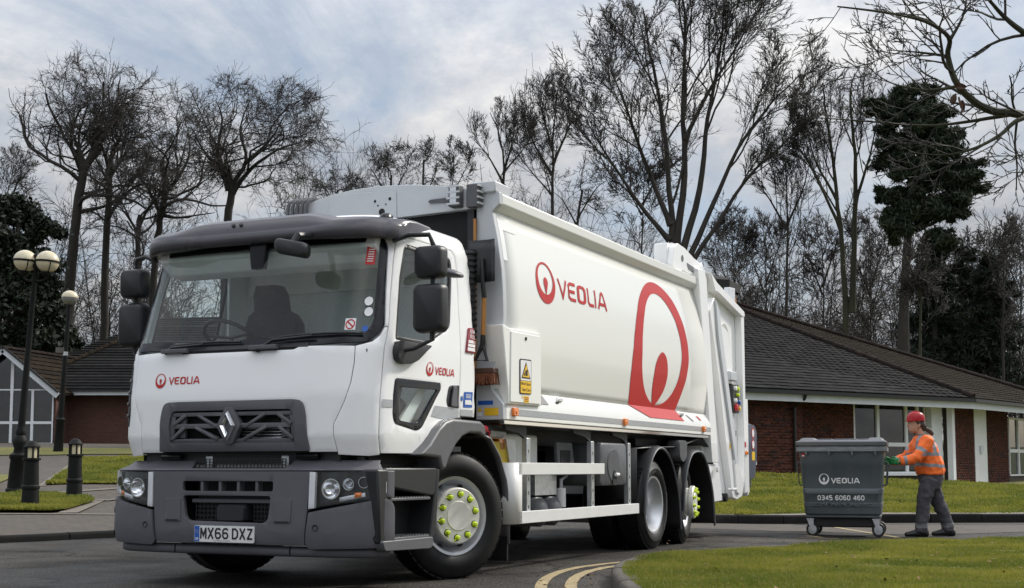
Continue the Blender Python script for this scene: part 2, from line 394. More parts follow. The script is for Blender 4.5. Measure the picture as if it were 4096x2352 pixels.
def cpanel(name, poly, m, parent=T, holes=(), surf=CAB, off=0., solid=.018, cx=.05, cy=.07, bevel=.004, **kw):
    bm = fill2d(poly, holes, cx, cy)
    me = bm_mesh(bm, surf.at(off), name)
    # orient outwards
    b2 = bmesh.new(); b2.from_mesh(me)
    b2.normal_update(); c = Vector((-4.9, 0, 0)); sgn = sum(f.normal.dot(Vector(((f.calc_center_median() - c).x, (f.calc_center_median() - c).y, 0))) for f in b2.faces)
    if sgn < 0: bmesh.ops.reverse_faces(b2, faces=b2.faces[:])
    b2.to_mesh(me); b2.free()
    return link(name, me, parent, m, solid=solid, bevel=bevel, smooth=30, **kw)

# ---- hood
hs = [(.875, .985), (.86, 1.10), (.858, 1.175), (.90, 1.26), (.945, 1.36), (.976, 1.476), (.988, 1.62), (.984, 1.738)]
gr_o = [(.655, .985), (.65, 1.10), (.638, 1.21), (.618, 1.30), (.59, 1.345), (.53, 1.362)]
hood = hs + [(.56, 1.748), (.50, 1.724)] + [(-.50, 1.724), (-.56, 1.748)] + mir(hs) + mir(gr_o)[:0] + [(-a, b) for a, b in gr_o] + gr_o[::-1]
hood_o = cpanel('bonnet_panel', hood, 'white_paint', cx=.06, cy=.06)
for sg in (1, -1):
    f = lambda L: L if sg == 1 else mir(L)
    g = .006
    corner = [(a + g, b) for a, b in hs] + [(1.04, 1.752), (1.10, 1.772), (1.155, 1.83), (1.178, 1.885), (1.199, 1.885), (1.205, 1.75), (1.205, 1.45), (1.192, 1.1), (1.190, .965), (1.10, .955), (.88, .965)]
    cp = cpanel('corner_panel', f(corner), 'white_paint')
    if sg == -1:
        vent = roundpoly([(1.055, 1.18), (1.03, 1.30), (1.04, 1.50), (1.075, 1.66), (1.125, 1.67), (1.118, 1.45), (1.11, 1.28), (1.10, 1.20)], .03)
        cpanel('air_vent', mir(vent), 'black_plastic', cp, off=.004, solid=.01, bevel=0)
        for k in range(4):
            cpanel('vent_slat', mir([(1.05, 1.26 + k * .09), (1.115, 1.26 + k * .09), (1.118, 1.285 + k * .09), (1.05, 1.285 + k * .09)]), 'dark_plastic', cp, off=.014, solid=.008, bevel=0)
    # shell: A pillar, header, roof rail, rear quarter, half the back wall
    ub = CAB.ub
    dfront = [(1.205, 1.895), (1.178, 2.10), (1.150, 2.405), (1.143, 2.605)]
    dtop = [(1.985, 2.612), (2.05, 2.57), (2.10, 2.50)]
    drear_u = lambda z: CAB.ux(-4.432 + .03 * (z - 1.27), z)
    shell = [(0, 2.585), (1.00, 2.585), (1.06, 2.56), (1.095, 2.50), (1.14, 2.15), (1.178, 1.895)] + dfront + dtop + [(drear_u(2.40), 2.40), (drear_u(2.15), 2.15), (drear_u(1.7), 1.7), (drear_u(1.28), 1.28),
             (ub(1.28), 1.28), (ub(1.7), 1.7), (ub(2.2), 2.2), (ub(2.6), 2.6), (ub(2.70), 2.70), (1.5, 2.70), (.8, 2.70), (0, 2.70)]
    cpanel('cab_shell', f(shell), 'white_paint', cx=.06, cy=.08, solid=.03)
    # door
    d = .006
    du = lambda z: drear_u(z) - .010
    door = [(1.207 - .003, .975), (1.767, .979), (1.90, 1.075), (2.049, 1.179), (2.14, 1.225), (2.218, 1.250), (du(1.27), 1.27), (du(1.7), 1.7), (du(2.15), 2.15), (du(2.40), 2.40), (2.09, 2.49), (2.04, 2.56), (1.975, 2.60),
            (1.155, 2.593), (1.162, 2.405), (1.190, 2.10), (1.217, 1.895), (1.217, 1.75), (1.217, 1.45), (1.205, 1.1)]
    win = roundpoly([(1.25, 2.545), (1.985, 2.535), (2.03, 2.44), (2.11, 1.969), (1.772, 1.80), (1.302, 1.80), (1.245, 2.281)], [.05, .06, .05, .05, .04, .03, .02])
    low = roundpoly([(1.363, 1.521), (2.055, 1.524), (2.065, 1.471), (1.777, 1.171), (1.699, 1.144), (1.371, 1.19), (1.348, 1.258)], [.03, .02, .02, .04, .04, .04, .03])
    do = cpanel('door', f(door), 'white_paint', holes=(f(win), f(low)) if sg == 1 else (f(win),), cx=.07, cy=.07)
    win_in = roundpoly([(1.275, 2.515), (1.965, 2.505), (2.0, 2.43), (2.075, 1.985), (1.762, 1.828), (1.325, 1.828), (1.272, 2.281)], [.04, .05, .04, .04, .03, .02, .02])
    cpanel('window_frame', f(win), 'black_plastic', do, holes=(f(win_in),), off=-.004, solid=.012, bevel=0)
    cpanel('window_glass', f(win_in), 'door_glass', do, off=-.012, solid=0, bevel=0)
    if sg == 1:
        lin = roundpoly([(1.43, 1.46), (2.015, 1.468), (1.715, 1.195), (1.43, 1.215)], [.03, .02, .06, .04])
        cpanel('lower_window_frame', low, 'black_gloss', do, holes=(lin,), off=.003, solid=.016, bevel=.003)
        cpanel('lower_window_glass', lin, 'door_glass', do, off=-.008, solid=0, bevel=0)
        hd = roundpoly([(2.195, 1.512), (2.368, 1.522), (2.378, 1.338), (2.19, 1.346), (2.172, 1.39)], [.04, .01, .01, .04, .03])
        ho = cpanel('door_handle', hd, 'black_plastic', do, off=.004, solid=.012, bevel=.003)
        cpanel('handle_grip', roundpoly([(2.25, 1.51), (2.30, 1.515), (2.32, 1.35), (2.22, 1.35)], .015), 'dark_plastic', do, off=.022, solid=.012, bevel=.004)
        cpanel('reflective_strip', [(1.225, 1.36), (1.345, 1.36), (1.345, 1.305), (1.222, 1.305)], 'reflective_tape', do, off=.004, solid=0, bevel=0)
        cpanel('reflective_strip', [(1.98, 1.345), (2.375, 1.335), (2.375, 1.275), (2.225, 1.26), (2.14, 1.245), (1.92, 1.262)], 'reflective_tape', do, off=.004, solid=0, bevel=0)
        cpanel('reflective_strip', [(2.40, 1.335), (2.62, 1.335), (2.62, 1.285), (2.40, 1.285)], 'reflective_tape', T, off=.004, solid=0, bevel=0)
    # wing mirrors
    wm = MB().tube([(-5.42, -sg * 1.10, 2.535), (-5.40, -sg * 1.22, 2.575), (-5.34, -sg * 1.36, 2.575), (-5.32, -sg * 1.385, 2.50), (-5.32, -sg * 1.38, 1.80), (-5.36, -sg * 1.25, 1.74), (-5.42, -sg * 1.14, 1.72)], .019, 8)
    arm = wm.build('mirror_arm', 'black_plastic', T)
    for nm, z0, z1, w in (('upper_mirror_housing', 2.25, 2.49, .235), ('lower_mirror_housing', 1.85, 2.21, .25)):
        n = 20; rings = []
        for xx, s_ in ((-5.41, .80), (-5.40, .90), (-5.375, .97), (-5.33, 1.0), (-5.30, 1.0), (-5.295, .97)):
            rings.append([(xx + .02 * 0, -sg * 1.375 + a, b) for a, b in rrect(w * s_, (z1 - z0) * s_, .045 * s_, 4, 0, (z0 + z1) / 2)])
        mh = MB().loft(rings).build(nm, 'black_plastic', T, smooth=50)
        MB().prism(rrect(w * .9, (z1 - z0) * .9, .035, 4, 0, (z0 + z1) / 2), lambda a, b, dd: (dd, -sg * 1.375 + a, b), -5.2955, -5.291).build('mirror_glass', 'chrome', mh)
    base = roundpoly([(1.297, 1.795), (1.78, 1.792), (1.70, 1.73), (1.60, 1.665), (1.50, 1.632), (1.40, 1.625), (1.325, 1.65), (1.30, 1.70)], .03)
    cpanel('mirror_base', f(base), 'black_plastic', do, off=.05, solid=.048, bevel=.014, seg=3)
# small side mirror above the nearside door
# it is a kerb mirror on a short stalk
MB().loft([[(-4.82 + a, -1.11 - dy, 2.405 + b - dy * .25) for a, b in ell(0, 0, rx, rz, 14)] for dy, rx, rz in ((0, .02, .018), (.05, .03, .022), (.10, .09, .036), (.17, .11, .034), (.23, .08, .022), (.25, .03, .01))]).build('kerb_mirror', 'dark_plastic', T, smooth=60)
# ---- windscreen
ws_o = roundpoly([(1.066, 1.772), (1.145, 1.84), (1.172, 1.90), (1.13, 2.15), (1.088, 2.50), (1.05, 2.562), (.98, 2.58), (-.98, 2.58), (-1.05, 2.562), (-1.088, 2.50), (-1.13, 2.15), (-1.172, 1.90), (-1.145, 1.84), (-1.066, 1.772), (-.5, 1.748), (.5, 1.748)], .02, 2)
ws_i = roundpoly([(1.0, 1.842), (1.06, 1.87), (1.08, 1.93), (1.045, 2.30), (1.028, 2.50), (.99, 2.53), (-.99, 2.53), (-1.028, 2.50), (-1.045, 2.30), (-1.12, 1.93), (-1.10, 1.87), (-1.04, 1.838), (-.5, 1.815), (.5, 1.825)], .03, 3)
wso = cpanel('windscreen_surround', ws_o, 'black_gloss', holes=(ws_i,), off=-.004, solid=.012, bevel=.002)
cpanel('windscreen', ws_i, 'windscreen_glass', off=-.009, solid=0, bevel=0, cx=.06, cy=.06)
# cowl below the screen
cw = MB()
cw.grid([[CAB.P(u, 1.70, -.02) for u in np.linspace(-.62, .62, 14)], [CAB.P(u, 1.745, .004) for u in np.linspace(-.62, .62, 14)], [CAB.P(u, 1.775, .006) for u in np.linspace(-.62, .62, 14)]])
cw.build('wiper_cowl', 'black_plastic', T)
for (a, b_, c_) in (((.63, 1.79), (-.02, 1.80), (.66, 1.74)), ((-.28, 1.815), (-1.02, 1.83), (-.19, 1.725))):
    ua = -a[0]; ub_ = -b_[0]
    w1 = MB().tube([CAB.P(-c_[0], c_[1], .02), CAB.P(ua + .04, a[1] - .015, .04), CAB.P(ua * .5 + ub_ * .5, (a[1] + b_[1]) / 2 - .002, .036)], [.018, .014, .009], 6).build('wiper_arm', 'black_plastic', T)
    MB().tube([CAB.P(ua + (ub_ - ua) * t, a[1] + (b_[1] - a[1]) * t + .012 - .012 * (2 * t - 1) ** 2, .022) for t in np.linspace(0, 1, 10)], .009, 5).build('wiper_blade', 'seal_rubber', w1)
    MB().obox(CAB.P(-c_[0] + (.1 if a[0] > 0 else .06), 1.748, .02), (0, 1, 0), (1, 0, 0), (0, 0, 1), .12, .03, .016).build('wiper_cap', 'dark_plastic', w1, bevel=.006)
# ---- roof
ro = CAB.outline(2.70); pts = [(x, -y) for x, y in zip(ro[0], ro[1])][::2] + [(ro[0][-1], 0)]
full = pts[:-1] + [(x, -y) for x, y in pts[::-1]][1:]
cxr = -4.85; rings = []
for s_, dz in ((1.0, 0), (.985, .022), (.965, .042), (.93, .058), (.87, .068), (.75, .077), (.5, .085), (.2, .09), (.02, .09)):
    rings.append([(cxr + (x - cxr) * s_, y * s_, 2.70 + dz) for x, y in full])
MB().loft(rings, cap=False).build('cab_roof', 'white_paint', T, smooth=40)
# ---- sun visor
def visor_prof(y):
    ay = abs(y) / 1.16
    fx = CAB.P(CAB.uy(min(abs(y), 1.07), 2.58), 2.58).x
    e = max(0, (ay - .90) / .10); end = math.sqrt(max(0, 1 - e ** 2.6))
    hump = .5 + .5 * math.cos(math.pi * min(1, max(0, (abs(y) - .45) / .30)))
    top = 2.728 + .058 * hump - .035 * (1 - end)
    lip = fx - (.19 - .05 * hump) * (.25 + .75 * end)
    bot = 2.548 + .012 * hump
    return [(fx + .36, top + .018 * hump), (fx + .16, top + .008), (fx + .03, top - .004), (lip + .085, top - .022 - .008 * hump), (lip + .035, top - .052), (lip + .014, 2.655), (lip + .010, 2.642), (lip - .008, 2.622), (lip - .006, 2.59), (lip + .004, bot + .012), (lip + .022, bot), (fx - .035, bot + .006), (fx + .06, 2.60)]
ys = np.concatenate([-1.16 + .16 * (1 - np.cos(np.linspace(0, math.pi / 2, 12))), np.linspace(-.98, .98, 51), 1.0 + .16 * np.sin(np.linspace(0, math.pi / 2, 12))])
vis = MB().loft([[(x, y, z) for x, z in visor_prof(y)] for y in ys]).build('sun_visor', 'visor_plastic', T, smooth=60)
for yy in (.10, .17):
    MB().lathe([(0, .016), (.01, .016), (.014, .008)], (-5.645, yy, 2.708), (-1, 0, .6), 12).build('visor_fixing', 'black_plastic', vis)
# roof marker lamp on the nearside corner
MB().loft([[(-5.30 + a + k * .01, -.97 + b, 2.735 + h) for a, b in ell(0, 0, rx, ry, 12)] for k, (h, rx, ry) in enumerate(((0, .07, .045), (.02, .068, .042), (.035, .05, .03), (.042, .02, .01)))]).build('roof_marker', 'black_gloss', T, smooth=50)
# ---- cab interior
it = MB()
it.box(-4.27, -4.24, -1.06, 1.06, 1.15, 2.66)
it.build('cab_back_wall', 'interior_grey', T)
MB().box(-5.35, -4.27, -1.05, 1.05, 2.64, 2.66).build('headliner', 'interior_light', T)
MB().prism([(-5.50, 2.50), (-5.38, 2.40), (-5.20, 2.38), (-5.12, 2.63), (-5.45, 2.63)], lambda a, b, dd: (a, dd, b), -1.0, 1.0).build('overhead_shelf', 'interior_light', T, bevel=.015)
MB().box(-4.30, -4.272, -1.0, 1.0, 2.36, 2.62).build('back_shelf', 'interior_light', T, bevel=.008)
MB().box(-4.33, -4.30, -.78, -.42, 2.43, 2.56).build('speaker_panel', 'white_decal', T, bevel=.01)
MB().box(-5.60, -4.28, -1.08, 1.08, 1.0, 1.04).build('cab_floor', 'dash_dark', T)
MB().prism([(-5.70, 1.72), (-5.62, 1.79), (-5.40, 1.80), (-5.25, 1.74), (-5.15, 1.55), (-5.30, 1.1), (-5.70, 1.1)], lambda a, b, dd: (a, dd, b), -1.06, 1.06).build('dashboard', 'dash_dark', T, bevel=.02)
for sg in (-1, 1):
    MB().box(-5.42, -4.28, sg * 1.085 - .012, sg * 1.085 + .012, 1.55, 1.80).build('door_lining', 'interior_grey', T)
    MB().box(-4.52, -4.26, sg * 1.06 - .012, sg * 1.06 + .012, 1.15, 2.62).build('pillar_lining', 'interior_grey', T)
sw = MB()
cs = Vector((-5.22, .50, 1.90)); axn = Vector((.55, 0, .83)).normalized(); e1 = Vector((0, 1, 0)); e2 = axn.cross(e1)
sw.tube([cs + (e1 * math.cos(t) + e2 * math.sin(t)) * .22 for t in np.linspace(0, 2 * math.pi, 25)], .016, 7, cap=False)
for t in (0.2, math.pi - .2, -math.pi / 2): sw.tube([cs, cs + (e1 * math.cos(t) + e2 * math.sin(t)) * .21], .014, 6)
sw.build('steering_wheel', 'black_plastic', T)
def seat(y, nm):
    s_ = MB().loft([[(-4.62 - .02 * k + a, y + b, z) for a, b in rrect(.16, w, .06, 3)] for k, (z, w) in enumerate(((1.55, .50), (1.85, .54), (2.05, .54), (2.13, .46), (2.17, .32), (2.30, .30), (2.37, .24)))])
    so = s_.build(nm, 'seat_fabric', T, smooth=60)
    MB().box(-5.02, -4.60, y - .26, y + .26, 1.45, 1.60).build('seat_cushion', 'seat_fabric', so, bevel=.05, seg=3)
    return so
MB().prism([(-4.84, 1.47), (-4.95, 1.475), (-5.28, 1.19), (-5.12, 1.17)], lambda a, b, dd: (a, dd, b), -1.07, -1.05).build('added_bright_panel', 'interior_light', T)  # pale strip added behind the lower door window so the glass looks bright
MB().tube([(-5.35, -.98, 1.20), (-5.2, -.96, 1.26), (-5.1, -.98, 1.36)], .06, 12).build('footwell_duct', 'tank_grey', T)
s1 = seat(.47, 'driver_seat')
MB().box(-4.68, -4.62, .70, .755, 1.78, 2.06).build('seat_belt', 'red_paint', s1, bevel=.01)
# front camera housing and interior-view mirror hanging from the visor
MB().loft([[(-5.56 + a * .6, -.01 + b, z) for a, b in rrect(.09, w, .02, 3)] for z, w in ((2.575, .16), (2.50, .15), (2.40, .13), (2.375, .12))]).build('dash_camera', 'black_gloss', T, smooth=40)
MB().tube([(-5.70, -.56, 2.57), (-5.84, -.55, 2.55), (-5.86, -.53, 2.50)], .028, 8).build('front_mirror_bracket', 'black_plastic', T)
MB().loft([[(-5.86 + dx, -.52 + a * s_, 2.455 + b * s_ + a * .22 * s_) for a, b in rrect(.285, .115, .045, 4)] for dx, s_ in ((-.055, .75), (-.045, .92), (-.02, 1.0), (.02, 1.0), (.045, .85))]).build('front_mirror', 'black_plastic', T, smooth=55)
# stickers on the screen
def ws_sheet(name, poly, m, parent=T, off=-.003, holes=()): return cpanel(name, poly, m, parent, holes=holes, off=off, solid=0, bevel=0, cx=None, cy=None)
st = ws_sheet('warning_sticker', [(.935, 2.50), (1.005, 2.50), (1.012, 2.355), (.942, 2.355)], 'red_decal')
ws_sheet('sticker_header', [(.935, 2.525), (1.003, 2.525), (1.005, 2.50), (.935, 2.50)], 'white_decal', st, off=-.002)
for k in range(6): ws_sheet('sticker_line', [(.952, 2.475 - k * .018), (.996, 2.475 - k * .018), (.996, 2.468 - k * .018), (.952, 2.468 - k * .018)], 'white_decal', st, off=-.001)
for zz in (2.075, 1.995):
    dd = ws_sheet('round_badge', ell(1.018 + (2.075 - zz) * .15, zz, .037, .04, 20), 'black_decal')
    ws_sheet('badge_disc', ell(1.018 + (2.075 - zz) * .15, zz, .031, .034, 20), 'white_decal', dd, off=-.001)
ns = ws_sheet('no_smoking_sticker', [(.87, 1.945), (.95, 1.945), (.955, 1.86), (.875, 1.86)], 'white_decal')
ws_sheet('prohibition_ring', ell(.912, 1.902, .035, .037, 24), 'red_decal', ns, off=-.001, holes=(ell(.912, 1.902, .027, .029, 24)[::-1],))
ws_sheet('prohibition_bar', [(.886, 1.918), (.892, 1.926), (.938, 1.887), (.932, 1.879)], 'red_decal', ns, off=-.0005)
ws_sheet('blue_disc', ell(1.025, 1.868, .024, .024, 16), 'blue_decal')
# ---- grille
def grc(name, poly, m, parent, off, solid=.02, holes=(), bevel=.004): return cpanel(name, poly, m, parent, holes=holes, off=off, solid=solid, bevel=bevel, cx=.08, cy=None)
gro = roundpoly([(.668, .99), (.645, 1.24), (.615, 1.345), (-.615, 1.345), (-.645, 1.24), (-.668, .99)], [.01, .05, .06, .06, .05, .01])
gri = roundpoly([(.555, 1.05), (.565, 1.20), (.535, 1.292), (-.535, 1.292), (-.565, 1.20), (-.555, 1.05)], [.02, .03, .035, .035, .03, .02])
gro = [(a, b + .014) if b > 1.2 else (a, b) for a, b in gro]
grl = grc('grille', gro, 'dark_plastic', T, .022, .05, (gri,), .014)
grc('grille_opening', gri, 'shell_dark', grl, -.06, .005, (), 0)
def gbar(p, q, w, nm='grille_bar', off=.012):
    return grc(nm, stroke([p, q], w), 'dark_plastic', grl, off, .035, (), .006)
for sg in (1, -1):
    gbar((.53 * sg, 1.265), (.05 * sg, 1.265), .028); gbar((.52 * sg, 1.178), (.06 * sg, 1.178), .034); gbar((.54 * sg, 1.065), (.03 * sg, 1.065), .03)
    gbar((.13 * sg, 1.17), (.30 * sg, 1.262), .024, off=.017); gbar((.32 * sg, 1.172), (.115 * sg, 1.075), .024, off=.017)
    gbar((.41 * sg, 1.262), (.53 * sg, 1.185), .028, off=.017); gbar((.42 * sg, 1.17), (.545 * sg, 1.075), .028, off=.017)
    gbar((.555 * sg, 1.085), (.53 * sg, 1.28), .05, off=.008); gbar((.47 * sg, 1.09), (.46 * sg, 1.26), .07, off=-.01)
for k in range(4): grc('radiator_fin', [(.06, 1.085 + k * .022), (.42, 1.085 + k * .022), (.42, 1.095 + k * .022), (.06, 1.095 + k * .022)], 'steel', grl, -.04, .006, (), 0)
dia = [(-.0, 1.292), (.078, 1.178), (.0, 1.058), (-.078, 1.178)]
# badge: dark backing, chrome lozenge ring
grc('badge_backing', roundpoly([(.0, 1.312), (.03, 1.312), (.105, 1.178), (.03, 1.045), (-.03, 1.045), (-.105, 1.178), (-.03, 1.312)], .012), 'dark_plastic', grl, .04, .06, (), .008)
bx = CAB.P(0, 1.178).x - .045
lo = [(0, .112), (.066, 0), (0, -.112), (-.066, 0)]; li = [(0, .056), (.029, 0), (0, -.056), (-.029, 0)]
b_ = MB()
for i in range(4):
    j = (i + 1) % 4
    mo = [(a * .76, c * .76) for a, c in lo]
    V_ = lambda p, d: (bx - d, -p[0], 1.178 + p[1])
    b_.add([V_(lo[i], 0), V_(lo[j], 0), V_(mo[j], .03), V_(mo[i], .03)], [(0, 1, 2, 3)])
    b_.add([V_(mo[i], .03), V_(mo[j], .03), V_(li[j], .004), V_(li[i], .004)], [(0, 1, 2, 3)])
b_.build('diamond_badge', 'chrome', grl, smooth=0)
MB().box(-5.74, -5.5, -.87, .87, .90, 1.02).build('cross_member', 'chassis_dark', T)
# ---- bumper
bmp = cpanel('bumper_centre', roundpoly([(-.705, .845), (-.655, .322), (.655, .322), (.705, .845)], .01), 'dark_plastic', surf=BUM, solid=.03, bevel=.006,
     holes=(roundpoly([(-.415, .775), (.392, .775), (.392, .702), (-.415, .702)], .02), roundpoly([(-.41, .67), (.375, .67), (.355, .475), (-.378, .485)], [.03, .03, .06, .06])))
BT = Surf([(.83, -5.87), (.86, -5.865), (.89, -5.80), (.925, -5.76)], [(.83, 1.22), (.86, 1.22), (.89, 1.17), (.925, 1.14)], [(.2, -4.9), (1, -4.9)], dep=.5, n=4.6)
cpanel('bumper_top', [(-1.25, .852), (1.25, .852), (1.17, .90), (1.16, .925), (.50, .925), (.47, .868), (-.36, .868), (-.39, .925), (-1.16, .925), (-1.17, .90)], 'dark_plastic', surf=BT, solid=.03, cy=.015)
MB().box(-5.74, -5.70, -.46, .37, .475, .80).build('bumper_recess', 'shell_dark', bmp)
for k in range(4):
    u = -.245 + k * .163; MB().box(-5.865, -5.80, -u - .012, -u + .012, .70, .775).build('slot_divider', 'dark_plastic', bmp, bevel=.003)
def bmesh_grid(name, y0, y1, z0, z1, x, ny, nz, r, parent):
    g = MB()
    for k in range(ny + 1): yy = y0 + (y1 - y0) * k / ny; g.bar((x, yy, z0), (x, yy, z1), r, r, (1, 0, 0))
    for k in range(nz + 1): zz = z0 + (z1 - z0) * k / nz; g.bar((x, y0, zz), (x, y1, zz), r, r)
    return g.build(name, 'mesh_black', parent, smooth=0)
for y0, y1 in ((.16, .34), (-.34, -.18)): bmesh_grid('bumper_mesh', y0, y1, .49, .62, -5.80, 5, 4, .007, bmp)
MB().box(-5.83, -5.79, -.36, .36, .615, .645).build('recess_crossbar', 'dark_plastic', bmp, bevel=.005)
MB().loft([[(x, .0 - .02 + a * s_, .545 + b * s_) for a, b in rrect(.26, .12, .02, 3)] for x, s_ in ((-5.76, 1), (-5.85, 1), (-5.875, .9))]).build('radar_sensor', 'black_plastic', bmp, smooth=40)
for u0, u1 in ((-.575, -.428), (.398, .553)):
    ht = cpanel('towing_eye_cover', roundpoly([(u0, .648), (u1, .648), (u1 - .006 * np.sign(u1), .478), (u0 + .006, .478)], .012), 'dark_plastic', bmp, surf=BUM, off=.006, solid=.012, bevel=.004)
    cpanel('cover_slot', [(u0 + .015, .492), (u1 - .015, .492), (u1 - .02, .482), (u0 + .02, .482)], 'shell_dark', bmp, surf=BUM, off=.009, solid=0, bevel=0)
bmesh_grid('radiator_mesh', -.46, .34, .85, .935, -5.815, 26, 4, .006, T)
MB().box(-5.72, -5.70, -.42, .30, .85, .95).build('radiator_core', 'steel', T)
for yy in (-.40, .28): MB().box(-5.745, -5.72, yy - .035, yy + .035, .855, .965).build('radiator_bracket', 'galvanised', T, bevel=.01)
for yy in (.60, -.62): MB().tube([(-5.77, yy + .09, .955), (-5.77, yy - .09, .955)], .024, 10).build('bonnet_hinge', 'black_gloss', T)
# number plate
plx = BUM.P(0, .39).x - .012
plo = MB().prism(rrect(.53, .118, .008, 3), lambda a, b, dd: (dd, -a + .02, .392 + b), plx, plx + .012).build('number_plate', 'plate_white', T)
pf = lambda dx, dy, e=.0015: (lambda a, b: Vector((plx - e, -(a + dx) + .02, .392 + b + dy)))
panel('plate_blue_band', [(-.262, -.056), (-.218, -.056), (-.218, .056), (-.262, .056)], pf(0, 0), 'blue_decal', plo, out=(-1, 0, 0), smooth=0)
stroke_text('plate_lettering', 'MX66', -.208, -.036, .250, .080, pf(0, 0, .002), 'black_decal', plo, (-1, 0, 0), .165); stroke_text('plate_lettering', 'DXZ', .075, -.036, .182, .080, pf(0, 0, .002), 'black_decal', plo, (-1, 0, 0), .165)
text('country_code', 'GB', .018, pf(-.256, -.045, .002), 'white_decal', plo, width=.03, bold=.01, out=(-1, 0, 0))
text('dealer_name', 'WOODWARDS TRUCK & VAN CENTRES', .007, pf(-.09, -.052, .002), 'black_decal', plo, width=.15, out=(-1, 0, 0))
for k in range(8):
    a = 2 * math.pi * k / 8; panel('plate_star', ell(-.24 + .012 * math.cos(a), .018 + .012 * math.sin(a), .0022, .0022, 6), pf(0, 0, .002), 'yellow_decal', plo, out=(-1, 0, 0), smooth=0)
# corners, headlights
for sg in (1, -1):
    f = lambda L: L if sg == 1 else mir(L)
    bc = cpanel('bumper_corner', f(roundpoly([(.697, .556), (1.22, .652), (1.30, .655), (1.36, .60), (1.36, .36), (1.30, .315), (.70, .30), (.668, .325)], [.01, .02, .04, .05, .05, .04, .02, .02])), 'dark_plastic', surf=BUM, off=.010, solid=.04, bevel=.012, seg=3)
    hl = cpanel('headlight_housing', f([(.705, .845), (.697, .565), (1.22, .655), (1.36, .665), (1.36, .85)]), 'headlamp_inner', surf=BUM, off=-.05, solid=.01, bevel=0)
    lens = roundpoly([(.745, .838), (1.225, .852), (1.228, .668), (.74, .59)], [.015, .03, .02, .015])
    cpanel('headlight_lens', f(lens), 'lamp_glass', hl, surf=BUM, off=.006, solid=0, bevel=0)
    cpanel('headlight_side_trim', f([(1.228, .852), (1.272, .85), (1.276, .70), (1.262, .672), (1.230, .668)]), 'white_ribbed', hl, surf=BUM, off=.006, solid=.03, bevel=.004)
    cpanel('headlight_trim', f([(.700, .842), (.745, .84), (.742, .588), (.695, .582)]), 'white_ribbed', hl, surf=BUM, off=.007, solid=.03, bevel=.003)
    cpanel('bumper_cheek', f([(1.278, .85), (1.36, .85), (1.36, .655), (1.268, .668), (1.282, .70)]), 'dark_plastic', hl, surf=BUM, off=.004, solid=.05, bevel=.01)
    for (u, z, r_, mt, nm) in ((.867, .722, .070, 'lamp_bowl', 'main_lamp'), (1.0, .755, .040, 'chrome', 'dipped_lamp'), (1.115, .768, .038, 'headlamp_inner', 'side_lamp')):
        c = BUM.P(u * sg, z, -.045); nrm = (BUM.P(u * sg, z, .1) - BUM.P(u * sg, z, 0)).normalized(); nrm = (nrm + Vector((-.8, 0, 0))).normalized()
        lp = MB().lathe([(.038, r_), (.040, r_ * .93), (.012, r_ * .75), (-.005, r_ * .35), (.012, r_ * .25), (.024, r_ * .1)], c, nrm, 24, cap=(0, 1)).build(nm, mt, hl, smooth=40)
        MB().lathe([(.030, r_ * 1.01), (.043, r_ * 1.05), (.043, r_ * .95), (.03, r_ * .94)], c, nrm, 28, close=True).build('lamp_ring', 'chrome', hl)
    cpanel('indicator', f([(.925, .662), (1.19, .712), (1.19, .682), (.93, .632)]), 'white_ribbed', hl, surf=BUM, off=-.012, solid=.02, bevel=0)
    cpanel('indicator_bulb', f([(1.04, .695), (1.09, .70), (1.09, .668), (1.04, .66)]), 'orange_lens', hl, surf=BUM, off=-.008, solid=.004, bevel=0)
    for u, z in ((.754, .449), (1.20, .55), (1.20, .385)):
        c = BUM.P(u * sg, z, .008); nrm = (BUM.P(u * sg, z, .1) - BUM.P(u * sg, z, 0)).normalized()
        MB().lathe([(-.002, .026), (.006, .023), (.004, .014), (-.001, .011)], c, nrm, 18).build('bumper_socket', 'black_plastic', bc, smooth=40)
# lower protection bar
for u0, u1 in ((-1.16, -.522), (-.508, .503), (.517, 1.36)):
    rings = []
    for u in np.linspace(u0, u1, 12):
        p = BUM.P(u, .30, -.03); q = BUM.P(u, .30, -.13)
        rings.append([tuple(p.lerp(q, (.5 - a / .09 * .9))[:2]) + (.275 + b,) for a, b in rrect(.09, .072, .028, 3)])
    MB().loft(rings).build('lower_bar', 'dark_plastic', T, smooth=50)
